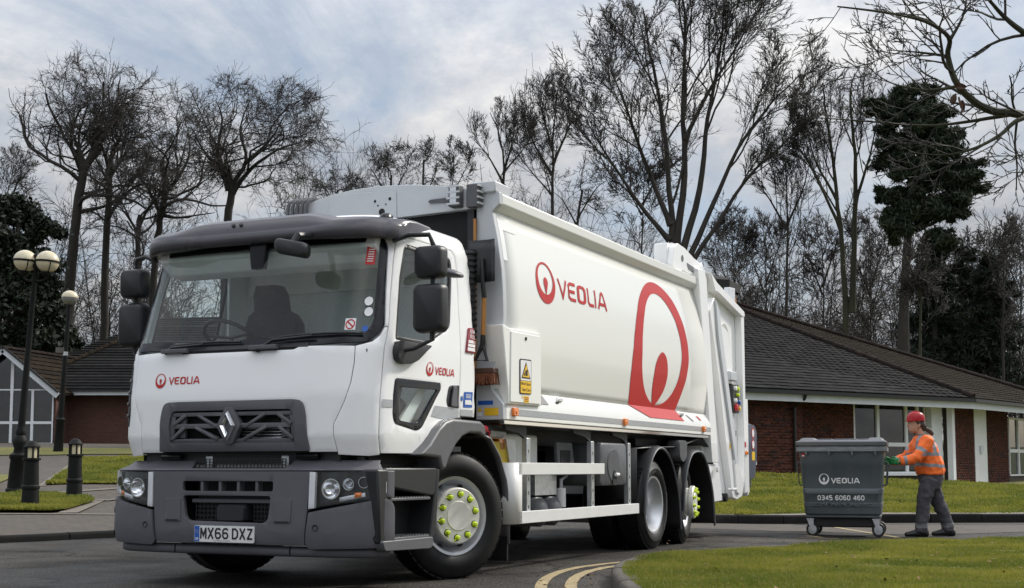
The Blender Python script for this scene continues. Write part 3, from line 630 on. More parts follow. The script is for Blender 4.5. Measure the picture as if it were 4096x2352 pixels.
# ---- decals: logos
def disc_logo(name, cx, cy, rx, ry, fn, m, parent, out, cyc=None):
    o = panel(name, ell(cx, cy, rx, ry, 48), fn, m, parent, holes=(ell(cx, cy + .17 * ry, rx * .76, ry * .73, 40),), out=out, smooth=0, cy=cyc, cx=cyc)
    n = 20; dr = []
    for k in range(n + 1):
        a = R(-30 + 240 * k / n); dr.append((cx + rx * .215 * math.cos(a), cy + ry * .03 + ry * .24 * math.sin(a)))
    dr.append((cx, cy - ry * .62))
    panel('drop', dr, fn, m, o, out=out, smooth=0, cy=cyc)
    return o
def letters(name, x0, y0, w, h, fn, m, parent, out, thick=.165, cyc=None):
    G = [([[(0.08, 1), (.40, .06), (.72, 1)]], .80), ([[(.66, .92), (.24, .92), (.10, .80), (.10, .20), (.24, .08), (.66, .08)], [(.1, .5), (.58, .5)]], .78),
         ([None], .86), ([[(.10, 1), (.10, .22), (.22, .08), (.56, .08)]], .62), ([[(.10, 0), (.10, 1)]], .32), ([[(.04, 0), (.30, .84), (.36, .93), (.44, .93), (.50, .84), (.78, 0)], [(.17, .30), (.64, .30)]], .82)]
    tot = sum(g[1] for g in G); sx = w / tot; bmA = bmesh.new(); x = 0
    for strokes, adv in G:
        for s_ in strokes:
            if s_ is None:
                o_ = roundpoly([(.02, 0), (.76, 0), (.76, 1), (.02, 1)], .30, 6); i_ = roundpoly([(.20, thick), (.58, thick), (.58, 1 - thick), (.20, 1 - thick)], .16, 6)
                b_ = fill2d([((x + a) * sx + x0, b * h + y0) for a, b in o_], ([((x + a) * sx + x0, b * h + y0) for a, b in i_],), None, cyc)
            else:
                b_ = bmesh.new(); stroke_strip(b_, [((x + a) * sx + x0, b * h + y0) for a, b in s_], thick * h * 1.05)
                if cyc:
                    k_ = math.floor(y0 / cyc)
                    while k_ * cyc < y0 + h: bmesh.ops.bisect_plane(b_, geom=b_.verts[:] + b_.edges[:] + b_.faces[:], dist=1e-6, plane_co=(0, k_ * cyc, 0), plane_no=(0, 1, 0)); k_ += 1
            me = bpy.data.meshes.new('t'); b_.to_mesh(me); b_.free(); bmA.from_mesh(me); bpy.data.meshes.remove(me)
        x += adv
    return link(name, bm_mesh(bmA, fn, name, out), parent, m, smooth=0)
fnF = lambda a, b: CAB.P(a, b, .004)
disc_logo('front_logo', -.685, 1.527, .052, .056, fnF, 'red_decal', T, (-1, 0, 0), .03); letters('front_lettering', -.605, 1.497, .295, .056, fnF, 'red_decal', T, (-1, 0, 0))
disc_logo('door_logo', 1.868, 1.62, .056, .054, fnF, 'red_decal', T, (0, -1, 0)); letters('door_lettering', 1.95, 1.585, .32, .058, fnF, 'red_decal', T, (0, -1, 0))
# hire plate and blue notice on the cab's rear quarter
rp = cpanel('dealer_plate', roundpoly([(2.41, 2.0), (2.61, 2.005), (2.61, 1.80), (2.41, 1.795)], .01), 'maroon_decal', off=.012, solid=.012, bevel=.002)
rpf = lambda du_, dz: (lambda a, b: CAB.P(2.41 + a + du_, b + dz, .015))
text('plate_text', 'RENAULT', .034, rpf(.02, 1.955), 'white_decal', rp, width=.155, bold=.006, out=(0, -1, 0)); text('plate_text', 'TRUCKS', .034, rpf(.025, 1.912), 'white_decal', rp, width=.145, bold=.006, out=(0, -1, 0))
for z0, z1 in ((1.875, 1.90), (1.845, 1.868), (1.81, 1.838)): cpanel('plate_card', [(2.425, z0), (2.595, z0), (2.595, z1), (2.425, z1)], 'white_decal', rp, off=.014, solid=0, bevel=0)
bn = cpanel('caution_notice', [(2.46, 1.475), (2.61, 1.48), (2.61, 1.355), (2.455, 1.35)], 'blue_decal', off=.004, solid=0, bevel=0)
for k in range(3): cpanel('notice_line', [(2.49, 1.458 - k * .012), (2.58, 1.458 - k * .012), (2.58, 1.453 - k * .012), (2.49, 1.453 - k * .012)], 'white_decal', bn, off=.006, solid=0, bevel=0)
cpanel('notice_picture', [(2.48, 1.375), (2.60, 1.375), (2.60, 1.40), (2.575, 1.415), (2.48, 1.41)], 'white_decal', bn, off=.006, solid=0, bevel=0)
cpanel('warning_dot', ell(2.425, 1.42, .018, .022, 14), 'blue_decal', off=.004, solid=0, bevel=0)
# ---- front arch, steps
arch = [(-5.20, .965), (-5.05, 1.05), (-4.91, 1.165), (-4.80, 1.225), (-4.68, 1.25), (-4.20, 1.245), (-4.12, 1.21), (-4.10, 1.11), (-4.22, 1.145), (-4.40, 1.145), (-4.52, 1.115), (-4.63, 1.05), (-4.74, .95), (-4.80, .86), (-4.86, .86), (-4.90, .945)]
MB().prism(arch, lambda a, b, dd: (a, dd, b), -1.225, -.72).build('front_wheel_arch', 'arch_plastic', T, bevel=.022, seg=3)
lin = [(-4.10, 1.14), (-3.98, 1.12), (-3.80, .97), (-3.67, .77), (-3.61, .51), (-3.62, .24)]
lg = MB()
lg.grid([[(x, y, z) for y in (-1.205, -1.17, -.72)] for x, z in lin]); lg.build('front_mudguard', 'dark_plastic', T, solid=.02, smooth=50)
lg2 = MB(); lg2.grid([[(x - .02, y, z - .02) for y in (-1.16, -.72)] for x, z in [(-4.80, .86), (-4.70, 1.03), (-4.55, 1.12), (-4.35, 1.15)] + lin]); lg2.build('wheel_arch_liner', 'black_plastic', T)
MB().box(-3.645, -3.62, -1.19, -.72, .10, .30).build('front_mud_flap', 'rubber', T)
stp = MB()
stp.box(-5.66, -4.92, -1.0, -.96, .30, .95); stp.build('step_back_panel', 'black_plastic', T)
MB().prism([(-5.66, .87), (-4.885, .87), (-4.905, .70), (-4.935, .68), (-4.965, .66), (-5.66, .74)], lambda a, b, dd: (a, dd, b), -1.20, -.94).build('step_top_cover', 'black_plastic', T, bevel=.012)
MB().prism([(-4.935, .69), (-4.90, .86), (-4.86, .87), (-4.92, .40), (-5.01, .30), (-5.03, .32)], lambda a, b, dd: (a, dd, b), -1.205, -.95).build('step_rear_cheek', 'black_plastic', T, bevel=.01)
for z, nm in ((.655, 'upper_step'), (.375, 'lower_step')):
    so = MB().box(-5.62, -5.0, -1.20, -.96, z - .02, z).build(nm, 'tank_grey', T, bevel=.004)
    for k in range(14): MB().box(-5.60 + k * .042, -5.585 + k * .042, -1.20, -.97, z, z + .008).build('tread_grip', 'steel', so)
MB().prism(roundpoly([(-5.74, .36), (-5.0, .36), (-5.0, .29), (-5.05, .275), (-5.70, .29)], .02), lambda a, b, dd: (a, dd, b), -1.225, -1.15).build('step_skirt', 'arch_plastic', T, bevel=.012)
MB().prism([(-5.78, .86), (-5.62, .86), (-5.63, .34), (-5.74, .34)], lambda a, b, dd: (a, dd, b), -1.205, -.96).build('step_front_cheek', 'black_plastic', T, bevel=.015)
MB().box(-5.60, -4.15, -1.02, 1.02, .90, .97).build('cab_underside', 'shell_dark', T)
for sg in (1,):
    MB().box(-5.66, -4.92, .96, 1.18, .30, .87).build('offside_step', 'black_plastic', T, bevel=.02)
# ---- wheels
def make_wheel(c, Rt, w, steer, style, out=-1):
    ax = Vector((0, out, 0)); ax.rotate(Matrix.Rotation(steer, 3, 'Z')); c = Vector(c)
    rim_r = .292
    tprof = [(-.03, rim_r + .012), (.0, rim_r + .05), (.004, rim_r + .10), (-.002, Rt - .075), (-.018, Rt - .03), (-.035, Rt - .008), (-.06, Rt), (-w / 2, Rt + .004), (-w + .06, Rt), (-w + .03, Rt - .02), (-w, Rt - .09), (-w + .02, rim_r + .02)]
    if style == 'deep':
        rp = [(-.028, rim_r + .02), (-.018, rim_r + .018), (-.022, rim_r - .004), (-.05, rim_r - .018), (-.12, rim_r - .05), (-.17, rim_r - .062), (-.178, .20), (-.185, .14), (-.17, .10), (-.17, .02)]
    else:
        rp = [(-.028, rim_r + .02), (-.018, rim_r + .018), (-.022, rim_r - .004), (-.05, rim_r - .02), (-.09, rim_r - .04), (-.10, .245), (-.055, .228), (-.02, .215)]
        rp += [(-.02, .02)]
    rim = MB().lathe(rp, c, ax, 48, cap=(0, 1)).build('wheel', 'rim_silver', T, smooth=28)
    ty = MB().lathe(tprof, c, ax, 64, cap=(0, 0)).build('tyre', 'rubber', rim, smooth=40)
    # tread grooves as raised ribs
    e1 = ax.cross(Vector((0, 0, 1))).normalized(); e2 = ax.cross(e1)
    tb = MB(); n = 44
    for k in range(n):
        a = 2 * math.pi * k / n; rad = e1 * math.cos(a) + e2 * math.sin(a); tan = -e1 * math.sin(a) + e2 * math.cos(a)
        for d0 in (.075, w - .075): tb.obox(c - ax * d0 + rad * (Rt + .003), ax, tan, rad, .035, Rt * math.pi / n * .8, .006)
    tb.build('tread_pattern', 'rubber', rim, smooth=0)['kind'] = 'stuff'
    if style == 'deep':
        for k in range(10):
            a = 2 * math.pi * (k + .5) / 10; p = c + (e1 * math.cos(a) + e2 * math.sin(a)) * .185 - ax * .1795
            MB().lathe([(0, .026), (.004, .026)], p, ax, 12).build('hand_hole', 'shell_dark', rim)
        return rim
    if style == 'front':
        for k in range(8):
            a = 2 * math.pi * (k + .5) / 8; p = c + (e1 * math.cos(a) + e2 * math.sin(a)) * .262 - ax * .083; rad = e1 * math.cos(a) + e2 * math.sin(a)
            MB().lathe([(0, .024), (.008, .024)], p, (ax * .6 - rad * .8).normalized(), 12).build('hand_hole', 'shell_dark', rim)
    off = .02 if style == 'front' else .10
    if style == 'hub':
        MB().lathe([(-.05, .165), (.02, .165), (.045, .15)], c, ax, 36).build('hub', 'hub_silver', rim, smooth=30)
    hp = MB().lathe([(off - .05, .222 if style == 'front' else .19), (off - .012, .222 if style == 'front' else .19), (off, .212 if style == 'front' else .18), (off, .118), (off + .008, .112), (off + .004, .06), (off + .002, .01)], c, ax, 40).build('wheel_cover', 'hub_silver', rim, smooth=24)
    rr_ = .170 if style == 'front' else .150
    nv = MB().lathe([(0, .021), (.010, .021), (.014, .017), (.028, .016), (.032, .011)], (0, 0, 0), (0, 0, 1), 14)
    nv.add([(.010, .014, .0), (-.010, .014, .0), (0, .042, 0), (.010, .014, .008), (-.010, .014, .008), (0, .042, .008)], [(0, 1, 2), (3, 5, 4), (0, 2, 5, 3), (1, 4, 5, 2), (0, 3, 4, 1)])
    nme = nv.fixed('nut_indicator'); nme.materials.append(MATS['lime_plastic'])
    rng = random.Random(3)
    for k in range(10):
        a = 2 * math.pi * (k + .35) / 10; p = c + (e1 * math.cos(a) + e2 * math.sin(a)) * rr_ + ax * (off + .001)
        o = bpy.data.objects.new('nut_indicator', nme); COL.objects.link(o); o.parent = rim
        q = ax.to_track_quat('Z', 'Y'); o.location = p
        o.rotation_mode = 'QUATERNION'; o.rotation_quaternion = q @ Matrix.Rotation(rng.uniform(0, 6.28), 3, 'Z').to_quaternion()
    dsk = MB()
    for k in range(10):
        a = 2 * math.pi * (k + .35) / 10; p = c + (e1 * math.cos(a) + e2 * math.sin(a)) * rr_
        dsk.lathe([(off - .002, .028), (off + .0015, .028)], p, ax, 14)
    dsk.build('nut_recess', 'shell_dark', rim, smooth=0)['kind'] = 'stuff'
    return rim
make_wheel((-4.44, -1.13, .495), .495, .30, R(-25), 'front')
make_wheel((-4.44, 1.10, .495), .495, .30, R(-25), 'front', out=1)
make_wheel((0, -1.245, .475), .472, .30, 0, 'deep'); make_wheel((0, -.905, .475), .472, .30, 0, 'deep'); make_wheel((0, 1.245, .475), .472, .30, 0, 'deep', out=1)
make_wheel((1.27, -1.19, .475), .472, .30, R(9), 'hub'); make_wheel((1.27, 1.19, .475), .472, .30, R(9), 'hub', out=1)
# sidewall lettering on the drive tyre
tyf2 = lambda a, b: (lambda r, t: Vector((r * math.sin(t), -1.2505, .475 + r * math.cos(t))))(.352 + b, a / .37)
text('tyre_lettering', '315/60 R 22.5', .045, lambda a, b: tyf2(a - .42, b), 'tank_grey', T, width=.42, bold=.01, out=(0, -1, 0))
text('tyre_lettering', 'Continental', .04, lambda a, b: tyf2(a + .45, b), 'tank_grey', T, width=.42, bold=.01, out=(0, -1, 0))
# ---- chassis
for yy in (-.43, .38): MB().box(-5.6, 3.0, yy, yy + .05, .78, 1.05).build('chassis_rail', 'chassis_dark', T)
MB().box(-4.75, -4.15, -.9, .9, .43, .53).build('front_axle', 'chassis_dark', T, bevel=.03)
for xx in (0, 1.27): MB().tube([(xx, -.9, .475), (xx, .9, .475)], .09, 10).build('axle_beam', 'chassis_dark', T)
MB().box(-3.9, 1.9, -.85, .85, 1.08, 1.24).build('body_subframe', 'chassis_dark', T)
MB().box(-4.3, -3.3, -.40, .40, .45, .98).build('gearbox', 'chassis_dark', T, bevel=.05)
MB().box(-3.0, -.75, .45, 1.2, .42, 1.05).build('fuel_tank', 'tank_grey', T, bevel=.05)
MB().box(-3.6, -.62, -.42, -.40, .5, 1.0).build('inner_panel', 'chassis_dark', T)
for x0, r_ in ((-2.52, .135), (-2.20, .135)): MB().lathe([(0, .05), (.03, .11), (.06, r_), (.52, r_), (.55, .11), (.58, .05)], (x0 - .05, -1.08, .47), (0, 1, 0), 24).build('air_tank', 'tank_grey', T, smooth=40)
MB().box(-2.60, -2.10, -.98, -.92, .62, .86).build('valve_plate', 'galvanised', T)
MB().tube([(-2.0, -.98, .50), (-2.0, -.98, .68)], .05, 14).build('oil_filter', 'white_decal', T)
MB().tube([(-2.0, -.98, .68), (-2.0, -.98, .76), (-1.92, -1.0, .80)], .022, 8).build('filter_valve', 'steel', T)
MB().prism([(-3.62, 1.10), (-3.20, 1.10), (-3.14, .88), (-3.25, .84), (-3.50, .85)], lambda a, b, dd: (a, dd, b), -1.0, -.93).build('wheel_chock', 'yellow_paint', T, bevel=.01)
MB().prism([(-3.30, 1.12), (-3.12, 1.12), (-3.08, .88), (-3.2, .85)], lambda a, b, dd: (a, dd, b), -1.02, -1.0).build('chock_bracket', 'galvanised', T)
MB().prism([(-2.18, 1.12), (-1.80, 1.12), (-1.72, .85), (-1.80, .80), (-2.15, .80)], lambda a, b, dd: (a, dd, b), -1.02, -.98).build('side_bracket_plate', 'tank_grey', T, bevel=.01)
MB().box(-2.10, -1.86, -1.025, -1.02, .88, 1.04).build('bracket_opening', 'shell_dark', T)
MB().tube([(-3.72, -1.02, 1.18), (-3.42, -1.02, 1.18)], .06, 14).build('silencer_pipe', 'steel', T)
MB().tube([(-4.02, -1.12, 1.19), (-3.92, -1.12, 1.19)], .032, 12).build('fire_pin_holder', 'red_paint', T)
MB().tube([(-3.93, -1.13, 1.17), (-3.88, -1.14, 1.17), (-3.88, -1.14, 1.10), (-3.93, -1.14, 1.09)], .008, 6).build('pin_loop', 'red_paint', T)
MB().box(-3.40, -3.28, -1.0, -.9, 1.02, 1.26).build('orange_side_lamp', 'orange_lens', T, bevel=.01)
MB().box(-3.5, -2.3, -.88, -.80, .88, 1.18).build('white_reservoir', 'interior_light', T, bevel=.03)
# fuel/urea tank with round boss
at_ = MB().loft([[(-1.12 + a * s_, y, .91 + b * s_) for a, b in rrect(.76, .43, .06, 4)] for y, s_ in ((-.6, 1), (-1.15, 1), (-1.185, .97), (-1.195, .92))]).build('urea_tank', 'tank_grey', T, smooth=40)
MB().lathe([(0, .165), (.012, .16), (.012, .02)], (-1.15, -1.193, .90), (0, -1, 0), 32).build('tank_boss', 'tank_grey', at_)
MB().prism(roundpoly([(-1.20, .70), (-1.19, .80), (-1.14, .86), (-1.09, .80), (-1.08, .70)], .03), lambda a, b, dd: (a, dd, b), -1.212, -1.204).build('filler_recess', 'shell_dark', at_)
MB().tube([(-1.15, -1.22, .805), (-1.06, -1.22, .805)], .018, 10).build('tank_tap', 'white_decal', at_)
# ---- side guard
for x0 in (-3.24, -1.73, -.70):
    po = MB().box(x0 - .02, x0 + .055, -1.20, -1.15, .46, 1.13).build('guard_post', 'galvanised', T, bevel=.004)
    for k in range(5): MB().box(x0 + .012, x0 + .02, -1.2025, -1.20, .52 + k * .12, .55 + k * .12).build('post_slot', 'shell_dark', po)
    MB().prism([(x0 + .04, 1.12), (x0 + .04, 1.26), (x0 - .42, 1.26), (x0 - .38, 1.20), (x0 - .12, 1.17)], lambda a, b, dd: (a, dd, b), -1.17, -1.14).build('guard_bracket', 'chassis_dark', T)
MB().prism(roundpoly([(-1.54, .812), (-1.54, .915), (-3.55, .915), (-3.55, .812)], .004), lambda a, b, dd: (a, dd, b), -1.255, -1.205).build('upper_guard_rail', 'rail_grey', T, bevel=.008)
MB().prism(roundpoly([(-.55, .40), (-.55, .502), (-3.55, .502), (-3.55, .40)], .004), lambda a, b, dd: (a, dd, b), -1.255, -1.205).build('lower_guard_rail', 'rail_grey', T, bevel=.008)
gp_ = []
for k in range(7):
    a = R(90 * k / 6); gp_.append((-3.56 - .10 * math.sin(a), -1.255 + .10 * (1 - math.cos(a))))
gp_ = [(-3.48, -1.255)] + gp_ + [(-3.66, -.95)]
g_ = MB(); g_.grid([[(x, y, z) for x, y in gp_] for z in (.40, .915)]); g_.build('guard_end_panel', 'rail_grey', T, solid=.02, smooth=50)
# ---- rear mudguards
def crom2(P, n=4):
    out = []; L = len(P)
    for i in range(L - 1):
        p0, p1, p2, p3 = [np.array(P[min(max(i + k, 0), L - 1)]) for k in (-1, 0, 1, 2)]
        for t in np.linspace(0, 1, n, endpoint=False): out.append(tuple(.5 * ((2 * p1) + (-p0 + p2) * t + (2 * p0 - 5 * p1 + 4 * p2 - p3) * t * t + (-p0 + 3 * p1 - 3 * p2 + p3) * t ** 3)))
    return out + [tuple(P[-1])]
for (cx_, z0) in ((.10, 1.115), (1.43, 1.09)):
    hw_ = .56; pts_ = []
    outer = crom2([(cx_ - .50, .38), (cx_ - .47, .62), (cx_ - .37, .86), (cx_ - .20, 1.03), (cx_, z0 - .015), (cx_ + .22, 1.06), (cx_ + .42, .93), (cx_ + .56, .74), (cx_ + .66, .52), (cx_ + .72, .19)])
    g_ = MB(); g_.grid([[(x + dx, y, z + dz) for y, dx, dz in ((-1.265, .0, -.028), (-1.265, 0, 0), (-1.235, 0, .016), (-.55, 0, .016))] for x, z in outer]); mg = g_.build('rear_mudguard', 'black_plastic', T, solid=.012, smooth=40)
    lp = MB(); lp.tube([(x, -1.268, z - .012) for x, z in outer], .013, 6); lp.build('mudguard_lip', 'arch_plastic', mg)
MB().grid([[(x, y, z) for y in (-1.2, -.6)] for x, z in [(-.48, .42), (-.46, 1.08), (.0, 1.10), (1.0, 1.12), (1.9, 1.25), (2.2, 1.12), (2.42, .82)]]).build('wheel_arch_valance', 'black_plastic', T, solid=.01)
MB().loft([[(1.02 + a * s_, y, 1.06 + b * s_) for a, b in roundpoly([(-.15, .13), (.15, .13), (.13, -.08), (0, -.13), (-.13, -.08)], .05)] for y, s_ in ((-1.1, 1), (-1.225, 1), (-1.24, .94))]).build('oval_reservoir_cap', 'tank_grey', T, smooth=40)
MB().box(.2, .9, -.95, -.7, 1.08, 1.2).build('spring_mount', 'chassis_dark', T)
# ================================================================== TRUCK BODY AND TAILGATE
side_y = lerp_tab([(1.27, 1.25), (1.40, 1.25), (1.525, 1.19), (1.70, 1.215), (1.90, 1.238), (2.13, 1.25), (2.35, 1.245), (2.54, 1.232), (2.80, 1.192), (3.04, 1.14)])
zs_side = [1.525, 1.60, 1.70, 1.80, 1.90, 2.0, 2.13, 2.25, 2.35, 2.45, 2.54, 2.67, 2.80, 2.92, 3.04]
BX0, BX1 = -3.80, 1.78
rear_x = lambda z: 1.68 + (3.3 - z) * .22      # the leaning joint between body and tailgate
for sg in (-1, 1):
    g_ = MB(); g_.grid([[(x, sg * side_y(z), z) for x in np.concatenate([[BX0], np.linspace(BX0 + .3, rear_x(z), 8)])] for z in zs_side])
    g_.build('side_panel', 'body_white', T, solid=.012 * 1, smooth=60)
    MB().prism([(1.535, 1.185), (1.405, 1.252), (1.272, 1.252), (1.272, 1.15), (1.45, 1.10), (1.535, 1.10)], lambda a, b, dd: (dd, sg * b, a), BX0, 2.08).build('lower_skirt', 'body_white', T, bevel=.006)
    MB().prism([(3.035, 1.12), (3.10, 1.205), (3.185, 1.21), (3.20, 1.17), (3.22, .98), (3.05, .98)], lambda a, b, dd: (dd, sg * b, a - (.09 if sg > 0 else 0)), BX0 + .03, 1.86).build('top_rail', 'body_white', T, bevel=.01)
tr = MB(); tr.grid([[(x, y, (3.205 if y < 0 else 3.205 - .09 * y) + .12 * (1 - (y / 1.0) ** 2)) for y in np.linspace(-1.0, 1.0, 13)] for x in (BX0 - .03, 1.9)]); tr.build('body_roof', 'body_white', T, smooth=40)
ce = MB().tube([(x, -1.06 + .008 * math.sin(i * 1.7), 3.235 + .012 * math.sin(i * 2.3)) for i, x in enumerate(np.linspace(-3.7, 1.3, 50))], .018, 6).build('cable_loom', 'black_plastic', T)
# front frame
def fx(a, b, dd): return (dd, a, b)
for sg in (-1, 1):
    post = [(sg * 1.0, 1.27), (sg * 1.252, 1.27), (sg * 1.252, 1.40), (sg * 1.14, 1.53), (sg * 1.165, 1.70)] + [(sg * (side_y(z) + .004), z) for z in (1.86, 1.95, 2.05, 2.15, 2.25, 2.35, 2.45, 2.54, 2.67, 2.80, 2.92, 3.03)] + ([(sg * 1.215, 3.09), (sg * 1.215, 3.19), (sg * 1.0, 3.22)] if sg < 0 else [(1.0, 3.06)])
    MB().prism(post, fx, BX0 - .05, BX0 + .02).build('front_post', 'grey_paint', T, bevel=.006)
    if sg < 0: MB().box(BX0 - .08, BX0 + .22, -1.19, -.95, 3.19, 3.285).build('corner_cap', 'grey_paint', T, bevel=.012)
    for k, z in enumerate((2.60, 2.52)): MB().lathe([(0, .012), (.004, .012)], (BX0 - .052, sg * 1.14, z), (-1, 0, 0), 10).build('bolt_hole', 'shell_dark', T)
beam = [(1.0, 3.0), (1.0, 3.11)] + [(y, 3.335 - (.20 if y > 0 else .115) * y * y) for y in np.linspace(.95, -.95, 17)] + [(-1.0, 3.20), (-1.0, 3.06)]
bo = MB().prism(beam, fx, BX0 - .09, BX0 - .02).build('front_beam', 'grey_paint', T, bevel=.006)
MB().prism(roundpoly([(.45, 3.06), (.45, 3.30), (-.24, 3.28), (-.25, 2.95), (.45, 2.95)], .02), fx, BX0 - .10, BX0 - .092).build('beam_plate', 'grey_paint', bo, bevel=.003)
for y, z, r_ in ((-.03, 3.20, .012), (-.18, 3.21, .014), (-.06, 3.16, .007), (-.14, 3.165, .007), (-.10, 3.10, .03)):
    MB().lathe([(0, r_), (.004, r_)], (BX0 - .101, y, z), (-1, 0, 0), 12).build('beam_hole', 'shell_dark', bo)
MB().box(BX0 + .0, BX0 + .03, -1.0, 1.0, 1.27, 3.06).build('front_bulkhead', 'shell_dark', T)
MB().box(BX0 - .07, BX0 - .03, -.985, -.925, 2.0, 3.06).build('black_channel', 'black_plastic', T)
# work lamps on the front beam
wl_ = MB().box(BX0 - .19, BX0 - .09, -.90, -.80, 3.07, 3.26).build('work_lamp', 'tank_grey', T, bevel=.01)
for k in range(4): MB().box(BX0 - .205, BX0 - .19, -.91, -.79, 3.085 + k * .05, 3.10 + k * .05).build('lamp_guard', 'grey_paint', wl_)
MB().box(BX0 - .197, BX0 - .19, -.88, -.82, 3.09, 3.24).build('lamp_lens', 'chrome', wl_)
wl2 = MB().box(BX0 - .15, BX0 - .06, -1.06, -.95, 3.06, 3.26).build('work_lamp', 'tank_grey', T, bevel=.01)
for k in range(4): MB().box(BX0 - .16, BX0 - .05, -1.075, -1.06, 3.085 + k * .05, 3.10 + k * .05).build('lamp_guard', 'grey_paint', wl2)
MB().prism([(-.80, 3.11), (-.80, 3.20), (-.74, 3.17), (-.58, 3.165), (-.56, 3.15), (-.58, 3.135), (-.72, 3.13)], fx, BX0 - .105, BX0 - .095).build('lamp_bracket', 'tank_grey', T)
# hydraulic hoses rising over the cab on the offside
for k in range(5):
    y = .66 + k * .05; MB().tube([(-3.94, y, 2.8), (-3.94, y, 3.20), (-3.93, y - .01, 3.25), (-3.88, y - .03, 3.285), (-3.75, y - .05, 3.285)], .017, 8).build('hydraulic_hose', 'tank_grey', T)
# roof lifting lugs with ties
for x, y in ((-2.9, .45), (-2.2, -.25)):
    lg = MB().prism([(x - .05, 3.28), (x + .07, 3.28), (x + .03, 3.40), (x - .0, 3.40)], lambda a, b, dd: (a, dd, b), y - .01, y + .01).build('lifting_lug', 'white_paint', T)
    MB().tube([(x + .02, y, 3.385), (x + .45, y - .05, 3.30)], .012, 6).build('tie_rod', 'galvanised', lg)
MB().prism([(-1.95, 3.22), (-1.60, 3.22), (-1.70, 3.27), (-1.85, 3.27)], lambda a, b, dd: (a, dd, b), -1.05, -1.03).build('roof_bracket', 'body_white', T)
# locker
lk = MB()
lk.prism([(-3.905, 2.06), (-3.78, 2.04), (-3.14, 2.05), (-3.12, 2.02), (-3.12, 1.41), (-3.80, 1.40), (-3.80, 1.53), (-3.84, 1.70)], lambda a, b, dd: (a, dd, b), -1.275, -1.10)
lko = lk.build('side_locker', 'body_white', T, bevel=.008)
ld = MB().prism([(-3.755, 2.015), (-3.15, 2.02), (-3.165, 1.425), (-3.775, 1.42)], lambda a, b, dd: (a, dd, b), -1.285, -1.273).build('locker_door', 'body_white', lko, bevel=.004)
MB().lathe([(0, .016), (.006, .016)], (-3.47, -1.286, 1.975), (0, -1, 0), 14).build('locker_lock', 'black_decal', lko)
sf = lambda y: (lambda a, b: Vector((a, -y, b)))
def sheet(name, poly, m, parent, y, holes=()): return panel(name, poly, sf(y), m, parent, holes=holes, out=(0, -1, 0), smooth=0)
bs = MB().prism(roundpoly([(-3.60, 1.795), (-3.365, 1.80), (-3.365, 1.50), (-3.60, 1.495)], .02), lambda a, b, dd: (a, dd, b), -1.291, -1.284).build('blind_spot_sign', 'black_decal', T)
sheet('sign_upper_field', roundpoly([(-3.59, 1.785), (-3.375, 1.788), (-3.375, 1.615), (-3.59, 1.612)], .012), 'white_decal', bs, 1.2925)
sheet('sign_lower_field', roundpoly([(-3.59, 1.608), (-3.375, 1.611), (-3.375, 1.508), (-3.59, 1.505)], .012), 'yellow_decal', bs, 1.2925)
sheet('warning_triangle', [(-3.575, 1.63), (-3.39, 1.632), (-3.482, 1.775)], 'black_decal', bs, 1.294); sheet('triangle_field', [(-3.553, 1.641), (-3.412, 1.643), (-3.482, 1.753)], 'yellow_decal', bs, 1.2955)
sheet('lorry_symbol', [(-3.50, 1.655), (-3.455, 1.655), (-3.455, 1.71), (-3.50, 1.70)], 'black_decal', bs, 1.297); sheet('lorry_symbol', [(-3.525, 1.652), (-3.51, 1.652), (-3.51, 1.68), (-3.525, 1.68)], 'black_decal', bs, 1.297)
text('sign_text', 'Blind Spot', .033, lambda a, b: Vector((-3.578 + a, -1.294, 1.567 + b)), 'black_decal', bs, width=.19, bold=.004, out=(0, -1, 0)); text('sign_text', 'Take Care', .028, lambda a, b: Vector((-3.575 + a, -1.294, 1.523 + b)), 'black_decal', bs, width=.185, bold=.004, out=(0, -1, 0))
s2 = sheet('notice_sticker', [(-3.51, 1.482), (-3.41, 1.483), (-3.41, 1.425), (-3.51, 1.424)], 'yellow_decal', T, 1.2875)
sheet('notice_triangle', [(-3.555, 1.46), (-3.525, 1.46), (-3.54, 1.49)], 'yellow_decal', T, 1.2875)
for k in range(3): sheet('notice_line', [(-3.50, 1.47 - k * .014), (-3.42, 1.47 - k * .014), (-3.42, 1.465 - k * .014), (-3.50, 1.465 - k * .014)], 'maroon_decal', s2, 1.289)
# side logo, lettering and the giant emblem
def sidefn(a, b): return Vector((a, -side_y(b) - .004, b))
disc_logo('side_logo', -2.925, 2.53, .215, .19, sidefn, 'red_decal', T, (0, -1, 0), .06); letters('side_lettering', -2.655, 2.432, 1.25, .178, sidefn, 'red_decal', T, (0, -1, 0), cyc=.06)
def crom(P, n=5, closed=True):
    out = []; L = len(P)
    for i in range(L if closed else L - 1):
        p0, p1, p2, p3 = [np.array(P[(i + k) % L] if closed else P[min(max(i + k, 0), L - 1)]) for k in (-1, 0, 1, 2)]
        for t in np.linspace(0, 1, n, endpoint=False):
            out.append(tuple(.5 * ((2 * p1) + (-p0 + p2) * t + (2 * p0 - 5 * p1 + 4 * p2 - p3) * t * t + (-p0 + 3 * p1 - 3 * p2 + p3) * t ** 3)))
    if not closed: out.append(tuple(P[-1]))
    return out
big_o = crom([(-.69, 1.532), (-.71, 1.80), (-.68, 2.05), (-.59, 2.36), (-.40, 2.66), (-.12, 2.86), (.20, 2.935), (.56, 2.89), (.86, 2.76), (1.07, 2.56), (1.20, 2.32), (1.22, 2.10), (1.14, 1.89), (1.00, 1.70), (.86, 1.532)], 4, False)
big_i = crom([(-.39, 2.02), (-.36, 2.33), (-.20, 2.62), (.08, 2.79), (.42, 2.78), (.74, 2.61), (.94, 2.33), (.955, 2.08), (.80, 1.81), (.50, 1.625), (.12, 1.56), (-.18, 1.66), (-.34, 1.83)], 4)
